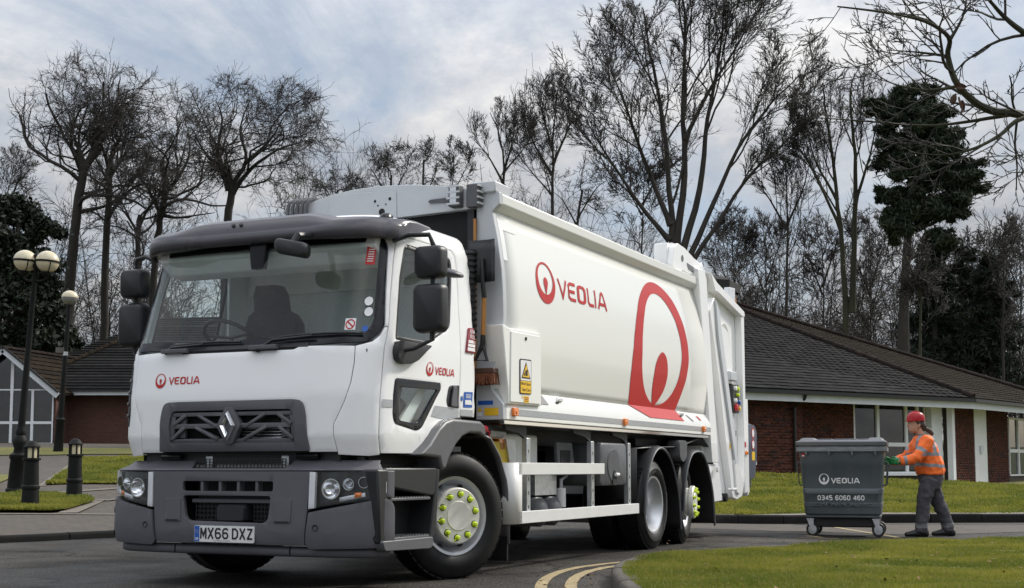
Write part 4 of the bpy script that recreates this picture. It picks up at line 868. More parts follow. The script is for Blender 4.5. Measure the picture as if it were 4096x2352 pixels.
EM = panel('side_emblem', big_o, sidefn, 'red_decal', T, holes=(big_i,), cx=.3, cy=.06, out=(0, -1, 0), smooth=0)
dr = crom([(.08, 1.548), (.0, 1.70), (.02, 1.90), (.10, 2.06), (.26, 2.155), (.41, 2.10), (.47, 1.97), (.44, 1.82), (.32, 1.68)], 4)
panel('emblem_drop', dr, sidefn, 'red_decal', EM, cx=.3, cy=.06, out=(0, -1, 0), smooth=0)
panel('emblem_foot', [(-.69, 1.53), (.86, 1.53), (1.03, 1.41), (-.16, 1.41)], lambda a, b: Vector((a, -(1.185 + (1.535 - b) * .067 / .13) - .006, b + .004)), 'red_decal', EM, out=(0, -1, 0), smooth=0)
for pl in ([(-3.78, 2.98), (-3.44, 2.98), (-3.44, 2.89), (-3.70, 2.89), (-3.70, 2.62), (-3.78, 2.62)],): panel('primer_patch', pl, sidefn, 'white_decal', T, cy=.06, out=(0, -1, 0), smooth=0)
# reflective tape, side lamps, small fittings
tp_x = np.linspace(-3.58, 2.05, 20)
for a, b in ((-3.57, -1.02), (-.90, 1.70), (1.82, 2.07)): sheet('reflective_strip', [(a, 1.312), (b, 1.312), (b, 1.366), (a, 1.366)], 'reflective_tape', T, 1.2555)
for x in (-3.64, -.96, 1.76):
    lo_ = MB().box(x - .05, x + .05, -1.278, -1.252, 1.305, 1.375).build('side_marker_lamp', 'orange_lens', T, bevel=.008); MB().lathe([(0, .018), (.006, .012)], (x, -1.279, 1.34), (0, -1, 0), 12).build('marker_reflector', 'orange_lens', lo_)
MB().box(-3.78, 2.05, -1.23, -1.18, 1.235, 1.27).build('skirt_trim', 'chrome', T, bevel=.004)
for x in (-2.58, 1.02):
    l_ = MB().box(x - .05, x + .05, -1.235, -1.20, 1.475, 1.505).build('inspection_lamp', 'chrome', T, bevel=.006); MB().box(x - .10, x - .05, -1.235, -1.20, 1.455, 1.47).build('lamp_foot', 'black_plastic', l_)
sk = lambda a, b: Vector((a, -(1.185 + (1.535 - b) * .067 / .13) - .005, b + .003))
for x in (-3.02,): panel('grey_grip_pad', [(x - .08, 1.515), (x + .08, 1.515), (x + .14, 1.43), (x - .08, 1.43)], sk, 'dark_locker_mark', T, out=(0, -1, 0), smooth=0)
panel('grey_grip_pad', [(1.20, 1.49), (1.24, 1.49), (1.42, 1.42), (1.36, 1.42)], sk, 'dark_locker_mark', T, out=(0, -1, 0), smooth=0); panel('red_sticker', [(1.60, 1.49), (1.66, 1.49), (1.75, 1.44), (1.68, 1.44)], sk, 'red_decal', T, out=(0, -1, 0), smooth=0)
fxs = lambda a, b: Vector((BX0 - .0525, a, b))
panel('hydraulic_notice', [(-1.02, 1.43), (-1.16, 1.43), (-1.16, 1.395), (-1.02, 1.395)], fxs, 'blue_decal', T, out=(-1, 0, 0), smooth=0); panel('yellow_notice', [(-1.08, 1.37), (-1.21, 1.37), (-1.21, 1.305), (-1.08, 1.305)], fxs, 'yellow_decal', T, out=(-1, 0, 0), smooth=0)
panel('warning_triangle_sticker', [(-1.01, 1.34), (-1.06, 1.34), (-1.035, 1.375)], fxs, 'yellow_decal', T, out=(-1, 0, 0), smooth=0); panel('white_sticker', [(-1.01, 1.335), (-1.06, 1.335), (-1.06, 1.30), (-1.01, 1.30)], fxs, 'white_decal', T, out=(-1, 0, 0), smooth=0)
for y, z in ((-1.01, 1.60), (-1.09, 1.60)): MB().lathe([(0, .012), (.008, .01)], (BX0 - .05, y, z), (-1, 0, 0), 10).build('frame_bolt', 'steel', T)
# intake snorkel behind the cab (corrugated)
n_ = 60; MB().tube([(-3.98, -1.0, 1.95 + k * .0125) for k in range(n_)], [.055 + .012 * (k % 4 < 2) for k in range(n_)], 12).build('intake_hose', 'black_plastic', T)
MB().box(-4.06, -3.88, -.98, -.5, 1.30, 1.9).build('intake_box', 'black_plastic', T, bevel=.02)
# ---- tailgate
def ty(a, b, dd): return (a, dd, b)
tg = [(1.78, 3.24), (2.30, 3.30), (2.52, 3.21), (3.76, 2.96), (3.80, 2.90), (3.80, .62), (3.55, .53), (3.35, .49), (2.90, .46), (2.28, .45), (2.20, .60), (2.14, 1.0)]
MB().prism(tg, ty, -1.13, 1.13).build('tailgate', 'white_paint', T, bevel=.012)
for sg in (-1, 1):
    TG = lambda poly, y0, y1, nm, m='white_paint', bv=.008, par=T: MB().prism(poly, ty, sg * y0, sg * y1).build(nm, m, par, bevel=bv)
    TG([(1.70, 3.29), (1.99, 3.31), (2.47, .94), (2.19, .94)], 1.13, 1.235, 'tailgate_flange')
    TG([(2.09, 3.24), (2.16, 3.235), (2.55, .95), (2.47, .94)], 1.13, 1.20, 'flange_rib')
    TG([(2.24, 3.32), (2.52, 3.22), (3.78, 2.985), (3.82, 2.92), (3.70, 2.90), (2.55, 3.10), (2.42, 3.10)], 1.13, 1.235, 'top_flange')
    TG([(2.24, 2.84), (2.42, 3.02), (2.56, 2.90), (2.74, 2.30), (3.36, 1.0), (3.70, .66), (3.60, .50), (3.35, .46), (3.14, .49), (2.95, .95), (2.62, 1.9)], 1.13, 1.215, 'diagonal_brace')
    TG([(2.42, 2.99), (2.55, 2.88), (3.34, .96), (3.20, .92), (2.50, 2.55)], 1.215, 1.245, 'brace_cap', 'shaded_white')
    TG([(3.66, 2.95), (3.80, 2.92), (3.80, 1.50), (3.86, 1.50), (3.86, .56), (3.72, .53), (3.70, 1.4)], 1.13, 1.225, 'rear_edge')
    TG([(3.56, 3.30), (3.86, 3.32), (3.86, 1.50), (3.78, 1.50)], 1.02, 1.09, 'rear_post', 'shaded_white')
    TG([(2.28, .45), (2.20, .62), (2.17, .92), (2.45, .92), (2.75, .46)], 1.13, 1.20, 'lower_gusset')
    TG(roundpoly([(3.16, .98), (3.24, .98), (3.45, .62), (3.40, .52), (3.25, .56)], .04), 1.215, 1.24, 'access_cover')
MB().lathe([(0, .25), (.010, .245), (.012, .235), (.004, .22), (.004, .02)], (3.10, -1.135, 2.52), (0, -1, 0), 40).build('round_emboss', 'white_paint', T, smooth=30)
MB().prism(roundpoly([(2.62, 2.78), (3.44, 2.64), (3.44, 1.98), (3.10, 1.98)], .06), ty, -1.145, -1.13).build('raised_panel', 'white_paint', T, bevel=.01)
sheet('reflective_strip', [(3.02, 1.372), (3.16, 1.372), (3.16, 1.30), (3.04, 1.30)], 'reflective_tape', T, 1.2165); sheet('reflective_strip', [(3.40, 1.37), (3.66, 1.37), (3.66, 1.30), (3.40, 1.30)], 'reflective_tape', T, 1.136)
MB().prism(rrect(.07, .17, .025, 4, 3.04, 1.46), ty, -1.225, -1.214).build('grab_recess', 'tank_grey', T)
for z in (1.72, 1.79): MB().lathe([(0, .035 if z < 1.75 else .025), (.003, .03)], (2.98, -1.216, z), (0, -1, 0), 14).build('blue_sticker', 'blue_decal', T)
sheet('triangle_sticker', [(3.02, 1.10), (3.02, 1.20), (3.10, 1.15)], 'yellow_decal', T, 1.2185)
sheet('red_notice', [(3.72, 1.22), (3.79, 1.22), (3.79, 1.15), (3.72, 1.15)], 'red_decal', T, 1.228)
MB().box(3.74, 3.82, -1.25, -1.22, 1.05, 1.10).build('side_marker_lamp', 'orange_lens', T, bevel=.006)
# control panel
MB().box(3.20, 3.50, -1.20, -1.13, 2.02, 2.14).build('control_unit', 'grey_paint', T, bevel=.012)
cpn = MB().box(3.30, 3.62, -1.19, -1.13, 1.60, 1.98).build('control_panel', 'black_plastic', T, bevel=.012)
for (x, z, m_, r_) in ((3.38, 1.92, 'white_decal', .03), (3.50, 1.92, 'lime_plastic', .03), (3.38, 1.76, 'white_decal', .028), (3.50, 1.84, 'lime_plastic', .026), (3.42, 1.67, 'red_paint', .05), (3.55, 1.74, 'blue_decal', .028), (3.55, 1.66, 'yellow_decal', .026)):
    MB().lathe([(0, r_), (.03, r_), (.036, r_ * .8)], (x, -1.19, z), (0, -1, 0), 14).build('control_button', m_, cpn)
# lifting ram at the roof joint
ra = MB().prism(roundpoly([(.90, 3.22), (.98, 3.46), (1.12, 3.52), (1.40, 3.50), (2.10, 3.36), (2.30, 3.26), (2.28, 3.06), (2.12, 3.10), (2.0, 3.20), (1.30, 3.22), (1.2, 3.18)], .03), ty, -1.17, -1.10).build('ram_bracket', 'white_paint', T, bevel=.008)
MB().prism(roundpoly([(1.45, 3.33), (1.50, 3.26), (1.95, 3.22), (1.85, 3.30)], .01), ty, -1.175, -1.171).build('bracket_opening', 'dark_locker_mark', ra)
MB().lathe([(0, .04), (.004, .04)], (1.28, -1.171, 3.36), (0, -1, 0), 18).build('bracket_hole', 'dark_locker_mark', ra)
MB().tube([(1.30, -1.02, 3.50), (2.25, -1.02, 3.42)], .065, 16).build('lift_ram', 'white_paint', T)
MB().box(.92, 1.16, -1.10, -.94, 3.22, 3.50).build('ram_mount', 'white_paint', T, bevel=.012)
MB().tube([(2.25, -1.16, 3.34), (2.25, -.95, 3.34)], .05, 14).build('ram_pivot', 'galvanised', T)
MB().prism([(2.0, 3.28), (2.30, 3.46), (2.46, 3.36), (2.52, 3.2), (2.2, 3.2)], ty, -1.10, -.94).build('pivot_bracket', 'white_paint', T, bevel=.01)
# bin lift at the back
MB().prism(roundpoly([(3.86, 1.80), (3.93, 1.80), (3.95, .55), (3.86, .50)], .01), ty, -1.22, -1.10).build('lift_column', 'white_paint', T, bevel=.006)
fl = MB().prism(roundpoly([(4.40, 1.49), (4.72, 1.47), (4.84, 1.38), (4.82, 1.02), (4.70, .74), (4.34, .70)], .05), ty, -1.10, -1.07).build('side_flap', 'flap_plastic', T, bevel=.006)
for z in (1.36, 1.20):
    MB().lathe([(0, .075), (.003, .075)], (4.62, -1.1005, z), (0, -1, 0), 20).build('warning_roundel', 'red_decal', fl); MB().lathe([(.003, .055), (.005, .055)], (4.62, -1.1005, z), (0, -1, 0), 20).build('roundel_disc', 'white_decal', fl)
sheet('flap_notice', [(4.55, 1.10), (4.70, 1.10), (4.70, .98), (4.55, .98)], 'yellow_decal', fl, 1.102)
MB().prism(roundpoly([(4.55, 1.20), (4.66, 1.10), (5.02, 1.0), (5.05, .92), (4.90, .90), (4.55, 1.0)], .02), ty, -1.04, -.92).build('lift_arm', 'white_paint', T, bevel=.01)
MB().box(3.9, 4.7, -1.05, 1.05, .60, 1.0).build('bin_lift', 'tank_grey', T, bevel=.02)
MB().tube([(2.78, -1.24, .50), (2.78, -1.12, .50)], .055, 14).build('rubber_buffer', 'rubber', T)
MB().tube([(2.95, -1.21, .60), (2.95, -1.27, .60), (3.12, -1.27, .60)], .018, 8).build('release_handle', 'white_paint', T)
MB().lathe([(0, .04), (.03, .04)], (2.36, -1.235, .86), (0, -1, 0), 14).build('pivot_cap', 'white_paint', T)

# ---- shovel and broom stowed behind the cab (things of their own)
def lp(x, y, z): return TRUCK.matrix_basis @ Vector((x, y, z))
SH = empty('shovel', tuple(lp(-3.92, -1.10, 1.74)), R(64.886)); tag(SH, 'black bladed shovel with wooden shaft hung upside down behind the cab', 'shovel')
bp_ = MB(); bp_.grid([[(-.04 - .03 * (a / .13) ** 2 + .05 * (b - .18), a * (1 + .12 * (.36 - b)) - .01, .67 + b) for a in np.linspace(-.125, .125, 7)] for b in np.linspace(0, .36, 5)]); bp_.build('blade', 'black_plastic', SH, solid=.006, smooth=60)
MB().tube([(-.06, -.02, .87), (-.075, -.03, .70), (-.05, -.035, .54)], [.014, .02, .021], 10).build('socket', 'black_plastic', SH)
MB().tube([(-.05, -.035, .56), (-.04, -.02, .22)], .020, 10).build('shaft', 'ash_wood', SH)
MB().tube([(-.04, -.02, .23), (-.04, -.015, .15), (-.04, .05, .02), (-.04, -.06, .015), (-.04, -.015, .15)], [.022, .022, .014, .015, .014], 8).build('grip', 'black_plastic', SH)
BR = empty('broom', tuple(lp(-3.92, -1.11, 1.62)), R(64.886)); tag(BR, 'stiff brown bristle broom head stowed under the shovel behind the cab', 'broom')
MB().box(-.05, .05, -.11, .12, .03, .075).build('broom_head', 'broom_wood', BR, bevel=.008)
br = MB()
for k in range(26):
    for j in range(4):
        y = -.105 + k * .0086; x = -.045 + j * .03; br.bar((x, y, .03), (x + random.uniform(-.012, .012), y + random.uniform(-.015, .01), -.055 + random.uniform(-.01, .01)), .010, .010, (1, 0, 0))
br.build('bristles', 'broom_bristle', BR, smooth=0)['kind'] = 'stuff'
MB().tube([(.03, .10, .07), (.04, .11, 1.35)], .014, 8).build('handle', 'ash_wood', BR)
# ================================================================== SITE
def sstep(a, b, x):
    t = np.clip((np.asarray(x, float) - a) / (b - a), 0, 1); return t * t * (3 - 2 * t)
_Ly = [0, 16, 20, 23, 26, 28, 43, 53, 120, 400, 1500]; _Lz = [0, 0, .08, .22, .30, .38, 1.40, 1.85, 4.5, 8, 12]
_Ry = [0, 13, 18.5, 23.2, 24.2, 26, 33.5, 40, 60, 120, 400, 1500]; _Rz = [0, 0, -.085, -.085, -.03, .12, .62, .70, 1.2, 4, 8, 12]
def gz(x, y):
    x = np.asarray(x, float); y = np.asarray(y, float)
    w = sstep(-4.0, 2.0, x - .02 * y)
    l = np.interp(y, _Ly, _Lz)
    lat = np.clip((y - 24) / 11, 0, 1) * np.clip(x - 6.2, -3, 9) * -.052
    r = np.interp(y, _Ry, _Rz) * np.where(y < 23.3, sstep(1.5, 5.0, x), 1.0) + lat
    return l * (1 - w) + r * w
_pit = R(5.4348); _f = 5350.0
def sight(px, py):
    a = (px - 2048) / _f; b = -(py - 1365) / _f
    return Vector((a, math.cos(_pit) - b * math.sin(_pit), math.sin(_pit) + b * math.cos(_pit)))
def site(px, py, dz=0.0):          # where the ground lies under a point of the survey picture
    d = sight(px, py); lo = 4.0; t = 4.0 / d.y; prev = None
    y = 4.0
    while y < 300:
        t = y / d.y; z = CAM_H + d.z * t; g_ = float(gz(d.x * t, y)) + dz
        if z <= g_:
            a, b = y - .25, y
            for _ in range(25):
                m = (a + b) / 2; t = m / d.y
                if CAM_H + d.z * t <= float(gz(d.x * t, m)) + dz: b = m
                else: a = m
            t = b / d.y; return (d.x * t, b)
        y += .25
    return (d.x * 60 / d.y, 60.0)
def at(px, py, D): d = sight(px, py); t = D / d.y; return Vector((d.x * t, D, CAM_H + d.z * t))
def sheet_on(name, poly, dz, m, parent=None, step=1.0, holes=(), kind='structure', thick=0.0):
    bm = fill2d(poly, holes, step, step)
    o = link(name, bm_mesh(bm, lambda a, b: Vector((a, b, float(gz(a, b)) + dz)), name, (0, 0, 1)), parent, m, smooth=40)
    if kind and parent is None: tag(o, kind=kind)
    return o

# ---- ground materials
def ground_mat(name, c1, c2, c3, s1, s2, rough, bump, bscale, rlo=None, rhi=None, brick=None):
    m = bpy.data.materials.new(name); m.use_nodes = True; nt = m.node_tree; b = nt.nodes['Principled BSDF']; L = nt.links.new
    tc = nt.nodes.new('ShaderNodeTexCoord')
    n1 = nt.nodes.new('ShaderNodeTexNoise'); n1.inputs['Scale'].default_value = s1; n1.inputs['Detail'].default_value = 6; n1.inputs['Roughness'].default_value = .6; L(tc.outputs['Object'], n1.inputs['Vector'])
    n2 = nt.nodes.new('ShaderNodeTexNoise'); n2.inputs['Scale'].default_value = s2; n2.inputs['Detail'].default_value = 3; L(tc.outputs['Object'], n2.inputs['Vector'])
    r1 = nt.nodes.new('ShaderNodeValToRGB'); L(n1.outputs['Fac'], r1.inputs[0]); e = r1.color_ramp.elements
    e[0].position = .32; e[0].color = (*c1, 1); e[1].position = .68; e[1].color = (*c2, 1)
    mx = nt.nodes.new('ShaderNodeMixRGB'); mx.blend_type = 'MIX'
    r2 = nt.nodes.new('ShaderNodeValToRGB'); L(n2.outputs['Fac'], r2.inputs[0]); r2.color_ramp.elements[0].position = .45; r2.color_ramp.elements[1].position = .75
    r2.color_ramp.elements[1].color = (.8, .8, .8, 1)
    L(r2.outputs[0], mx.inputs[0]); L(r1.outputs[0], mx.inputs[1]); mx.inputs[2].default_value = (*c3, 1); col = mx.outputs[0]
    bp = nt.nodes.new('ShaderNodeBump'); bp.inputs['Strength'].default_value = bump; bp.inputs['Distance'].default_value = .012
    n3 = nt.nodes.new('ShaderNodeTexNoise'); n3.inputs['Scale'].default_value = bscale; n3.inputs['Detail'].default_value = 3; L(tc.outputs['Object'], n3.inputs['Vector'])
    hgt = n3.outputs['Fac']
    if brick:
        bt = nt.nodes.new('ShaderNodeTexBrick'); mp = nt.nodes.new('ShaderNodeMapping'); mp.inputs['Rotation'].default_value = (0, 0, R(brick[2])); L(tc.outputs['Object'], mp.inputs[0]); L(mp.outputs[0], bt.inputs['Vector'])
        bt.inputs['Scale'].default_value = 1.0; bt.inputs['Brick Width'].default_value = brick[0]; bt.inputs['Row Height'].default_value = brick[1]; bt.inputs['Mortar Size'].default_value = .006; bt.inputs['Mortar Smooth'].default_value = .2
        bt.inputs['Color1'].default_value = (.72, .72, .72, 1); bt.inputs['Color2'].default_value = (1.15, 1.1, 1.05, 1); bt.inputs['Mortar'].default_value = (.35, .35, .33, 1)
        ml = nt.nodes.new('ShaderNodeMixRGB'); ml.blend_type = 'MULTIPLY'; ml.inputs[0].default_value = 1; L(col, ml.inputs[1]); L(bt.outputs['Color'], ml.inputs[2]); col = ml.outputs[0]
        sb = nt.nodes.new('ShaderNodeMath'); sb.operation = 'SUBTRACT'; L(hgt, sb.inputs[0]); L(bt.outputs['Fac'], sb.inputs[1]); hgt = sb.outputs[0]
    L(hgt, bp.inputs['Height']); L(bp.outputs[0], b.inputs['Normal']); L(col, b.inputs['Base Color'])
    b.inputs['Roughness'].default_value = rough
    if rlo is not None:
        mr = nt.nodes.new('ShaderNodeMapRange'); L(n1.outputs['Fac'], mr.inputs[0]); mr.inputs[1].default_value = .35; mr.inputs[2].default_value = .65; mr.inputs[3].default_value = rlo; mr.inputs[4].default_value = rhi; L(mr.outputs[0], b.inputs['Roughness'])
    MATS[name] = m; return m
ground_mat('asphalt', (.019, .0185, .018), (.042, .0385, .034), (.15, .137, .118), .5, 45, .85, 1.0, 45, .38, .95)
def asphalt_wear():
    nt = MATS['asphalt'].node_tree; b = nt.nodes['Principled BSDF']; L = nt.links.new; b.inputs['Specular IOR Level'].default_value = .14
    src = b.inputs['Base Color'].links[0].from_socket; tc = nt.nodes.new('ShaderNodeTexCoord')
    ns = nt.nodes.new('ShaderNodeTexNoise'); ns.inputs['Scale'].default_value = 1.2; ns.inputs['Detail'].default_value = 5; L(tc.outputs['Object'], ns.inputs['Vector'])
    va = nt.nodes.new('ShaderNodeVectorMath'); va.operation = 'ADD'; sc = nt.nodes.new('ShaderNodeVectorMath'); sc.operation = 'SCALE'; sc.inputs['Scale'].default_value = .9; L(ns.outputs['Color'], sc.inputs[0]); L(tc.outputs['Object'], va.inputs[0]); L(sc.outputs[0], va.inputs[1])
    vo = nt.nodes.new('ShaderNodeTexVoronoi'); vo.feature = 'DISTANCE_TO_EDGE'; vo.inputs['Scale'].default_value = .42; L(va.outputs[0], vo.inputs['Vector'])
    cr = nt.nodes.new('ShaderNodeMapRange'); L(vo.outputs['Distance'], cr.inputs[0]); cr.inputs[1].default_value = .0; cr.inputs[2].default_value = .02; cr.inputs[3].default_value = .30; cr.inputs[4].default_value = 1.0
    st = nt.nodes.new('ShaderNodeTexNoise'); st.inputs['Scale'].default_value = .33; st.inputs['Detail'].default_value = 7; st.inputs['Roughness'].default_value = .7; L(tc.outputs['Object'], st.inputs['Vector'])
    sr = nt.nodes.new('ShaderNodeMapRange'); L(st.outputs['Fac'], sr.inputs[0]); sr.inputs[1].default_value = .35; sr.inputs[2].default_value = .65; sr.inputs[3].default_value = .40; sr.inputs[4].default_value = 1.75
    m1 = nt.nodes.new('ShaderNodeMath'); m1.operation = 'MULTIPLY'; L(cr.outputs[0], m1.inputs[0]); L(sr.outputs[0], m1.inputs[1])
    vm = nt.nodes.new('ShaderNodeVectorMath'); vm.operation = 'SCALE'; L(src, vm.inputs[0]); L(m1.outputs[0], vm.inputs['Scale']); L(vm.outputs[0], b.inputs['Base Color'])
asphalt_wear()
ground_mat('block_paving', (.050, .042, .034), (.085, .070, .055), (.125, .105, .08), .6, 60, .8, .5, 60, .6, .9, brick=(.2, .1, 24))
ground_mat('path_paving', (.060, .053, .046), (.095, .083, .072), (.13, .118, .10), .5, 70, .85, .35, 60, brick=(.2, .1, -32))
ground_mat('lawn_soil', (.085, .090, .016), (.15, .145, .026), (.19, .16, .06), .9, 26, .95, .8, 60)
ground_mat('far_grass', (.030, .044, .012), (.060, .075, .016), (.085, .09, .025), .4, 18, .95, .6, 40)
ground_mat('kerb_concrete', (.115, .105, .092), (.17, .155, .135), (.07, .065, .058), 3.0, 90, .85, .5, 150)
ground_mat('dark_kerb', (.010, .0098, .0096), (.018, .017, .016), (.007, .007, .007), 3.0, 90, .8, .4, 150)
for _k in ('dark_kerb', 'kerb_concrete'): MATS[_k].node_tree.nodes['Principled BSDF'].inputs['Specular IOR Level'].default_value = .1
mat('yellow_line', (.46, .36, .19), .75, col2=(.22, .175, .10), vscale=14, bump=.3, bscale=150)
mat('edging_stone', (.15, .13, .105), .85, var=.2, vscale=5, bump=.2, bscale=80)
mat('gravel_verge', (.19, .165, .14), .9, var=.3, vscale=40, bump=.5, bscale=120)

# ---- base terrain reaching to the horizon
xs_ = np.unique(np.concatenate([np.linspace(-1200, -60, 14), np.linspace(-60, 60, 61), np.linspace(60, 1200, 14)])); ys_ = np.unique(np.concatenate([np.linspace(-40, 4, 6), np.linspace(4, 70, 67), np.linspace(70, 300, 12), np.linspace(300, 1500, 7)]))
tg_ = MB(); tg_.grid([[(x, y, float(gz(x, y)) - .06 - (.0 if y > 24 else 0)) for x in xs_] for y in ys_]); to = tg_.build('ground', 'far_grass', None, smooth=60); tag(to, kind='structure')

# ---- road
K = [(1.6, 4.2), (1.05, 5.6), (.82, 7.0), (.74, 8.4), (.72, 9.3), (.745, 10.2), (.84, 10.95), (1.03, 11.6), (1.34, 12.1), (1.97, 12.8), (3.16, 13.9), (4.46, 14.85), (5.9, 15.6), (8.0, 16.4), (11.0, 17.2), (15.0, 17.8)]
KS = crom(K, 6, False)
far_kerb = [site(2500, 2094), site(2870, 2094), site(3300, 2093), site(3700, 2092), site(4096, 2091)]
far_kerb = [(-2.0, far_kerb[0][1] + .1)] + far_kerb + [(far_kerb[-1][0] + 8, far_kerb[-1][1] + .4)]
left_kerb = [site(-700, 2196), site(-200, 2182), site(0, 2172), site(150, 2166), site(300, 2158), site(486, 2149), site(760, 2130), site(1100, 2108)]
road_poly = [(-14, -8), (16, -8), (16, 4.2), (1.7, 4.2)] + KS[1:] + [(24, 18.4), (24, far_kerb[-1][1])] + far_kerb[::-1] + left_kerb[::-1][:0] + [(-3.0, 24.0)] + left_kerb[::-1] + [(-14, left_kerb[0][1])]
sheet_on('road', road_poly, 0.0, 'asphalt', step=1.5)
# block-paved band of the carriageway in front of the far kerb
bpv = [site(2560, 2112), site(2900, 2118), site(3300, 2128), site(3600, 2139), site(3850, 2136), site(4096, 2128)]
sheet_on('block_paved_road', bpv + [(bpv[-1][0] + 4, bpv[-1][1] + .2), (far_kerb[-1][0], far_kerb[-1][1] - .02)] + [(x, y - .01) for x, y in far_kerb[1:-1][::-1]], .004, 'block_paving', step=1.0)
# ---- kerbs, stone by stone
def offset_line(P, d):
    out = []
    for i in range(len(P)):
        a = Vector(P[max(i - 1, 0)]); b = Vector(P[min(i + 1, len(P) - 1)]); t = (b - a).normalized(); out.append((P[i][0] - t.y * d, P[i][1] + t.x * d))
    return out
def resample(P, step):
    P = [Vector(p) for p in P]; L = [0]
    for i in range(1, len(P)): L.append(L[-1] + (P[i] - P[i - 1]).length)
    n = max(1, round(L[-1] / step)); q = np.linspace(0, L[-1], n + 1)
    return [(float(np.interp(s_, L, [p.x for p in P])), float(np.interp(s_, L, [p.y for p in P]))) for s_ in q]
def kerb(name, line, side, w, h, m, step, rnd=.03, drop=.06):
    K_ = empty(name); tag(K_, kind='structure'); fine = resample(line, step / 4)
    for i in range(0, len(fine) - 4, 4):
        seg = fine[i:i + 5]; g0 = .006 / step
        a = Vector(seg[0]).lerp(Vector(seg[1]), .035); b = Vector(seg[4]).lerp(Vector(seg[3]), .035); seg = [tuple(a)] + seg[1:4] + [tuple(b)]
        dz_ = random.uniform(-.004, .004); o2 = offset_line(seg, side * w); rings = []
        for (x0, y0), (x1, y1) in zip(seg, o2):
            z0 = float(gz(x0, y0)) + dz_
            rings.append([(x0, y0, z0 - drop), (x0, y0, z0 + h - rnd), (x0 + (x1 - x0) * .12, y0 + (y1 - y0) * .12, z0 + h - rnd * .3), (x0 + (x1 - x0) * .35, y0 + (y1 - y0) * .35, z0 + h), (x1, y1, z0 + h), (x1, y1, z0 - drop)])
        MB().loft(rings).build('kerb_stone', m, K_, smooth=45)
    return K_
kerb('island_kerb', KS[6:], -1, .15, .115, 'kerb_concrete', .60)
kerb('far_kerb', far_kerb, 1, .13, .155, 'dark_kerb', .90)
kerb('left_kerb', left_kerb, 1, .13, .085, 'dark_kerb', .90)
# ---- double yellow lines round the island
for d_ in (.30, .52):
    ln = resample(KS[10:60], .35); a = offset_line(ln, d_ - .045); b = offset_line(ln, d_ + .045)
    sheet_on('yellow_line', a + b[::-1], .004, 'yellow_line', step=None)
for p, q in (((3301, 2104), (3595, 2152)), ((3196, 2153), (3350, 2157)), ((3225, 2144), (3290, 2152))):
    a = Vector(site(*p)); b = Vector(site(*q)); t = (b - a).normalized(); n = Vector((-t.y, t.x)) * .045
    sheet_on('yellow_line', [tuple(a + n), tuple(b + n), tuple(b - n), tuple(a - n)], .008, 'yellow_line', step=None)
# ---- grass as real blades
def grass(name, poly, dz, n, h, w, seed, m, label):
    rg = np.random.default_rng(seed); P = np.array(poly); lo = P.min(0); hi = P.max(0)
    def inside(X, Y):
        c = np.zeros(len(X), bool); j = len(P) - 1
        for i in range(len(P)):
            xi, yi = P[i]; xj, yj = P[j]
            c ^= ((yi > Y) != (yj > Y)) & (X < (xj - xi) * (Y - yi) / (yj - yi + 1e-12) + xi); j = i
        return c
    X = np.empty(0); Y = np.empty(0)
    while len(X) < n:
        # more blades close to the camera than far away
        x = rg.uniform(lo[0], hi[0], n); y = lo[1] + (hi[1] - lo[1]) * rg.uniform(0, 1, n) ** 1.6
        k = inside(x, y) & (np.abs(x) < y * .42 + .3); X = np.concatenate([X, x[k]]); Y = np.concatenate([Y, y[k]])
    X = X[:n]; Y = Y[:n]; Z = gz(X, Y) + dz
    patch = np.sin(X * 2.1 + np.sin(Y * 1.7) * 2) * np.sin(Y * 2.6 + np.cos(X * 1.3)) + .6 * np.sin(X * 6.3 + Y * 4.1) * np.sin(Y * 5.7 - X * 3.0)
    hh = h * rg.uniform(.4, 1.3, n) * (1 + .45 * patch); a = rg.uniform(0, 2 * np.pi, n); ww = w * rg.uniform(.6, 1.3, n) * np.maximum(1, Y / 11)
    lean = rg.uniform(.1, .9, n) * hh; la = rg.uniform(0, 2 * np.pi, n)
    v = np.empty((n, 3, 3)); v[:, 0] = np.stack([X - np.cos(a) * ww, Y - np.sin(a) * ww, Z], 1); v[:, 1] = np.stack([X + np.cos(a) * ww, Y + np.sin(a) * ww, Z], 1)
    v[:, 2] = np.stack([X + np.cos(la) * lean, Y + np.sin(la) * lean, Z + hh], 1)
    me = fast_mesh(name, v.reshape(-1, 3), np.arange(3 * n), 3)
    o = link(name, me, None, m, smooth=0); tag(o, label, 'grass', kind='stuff'); return o
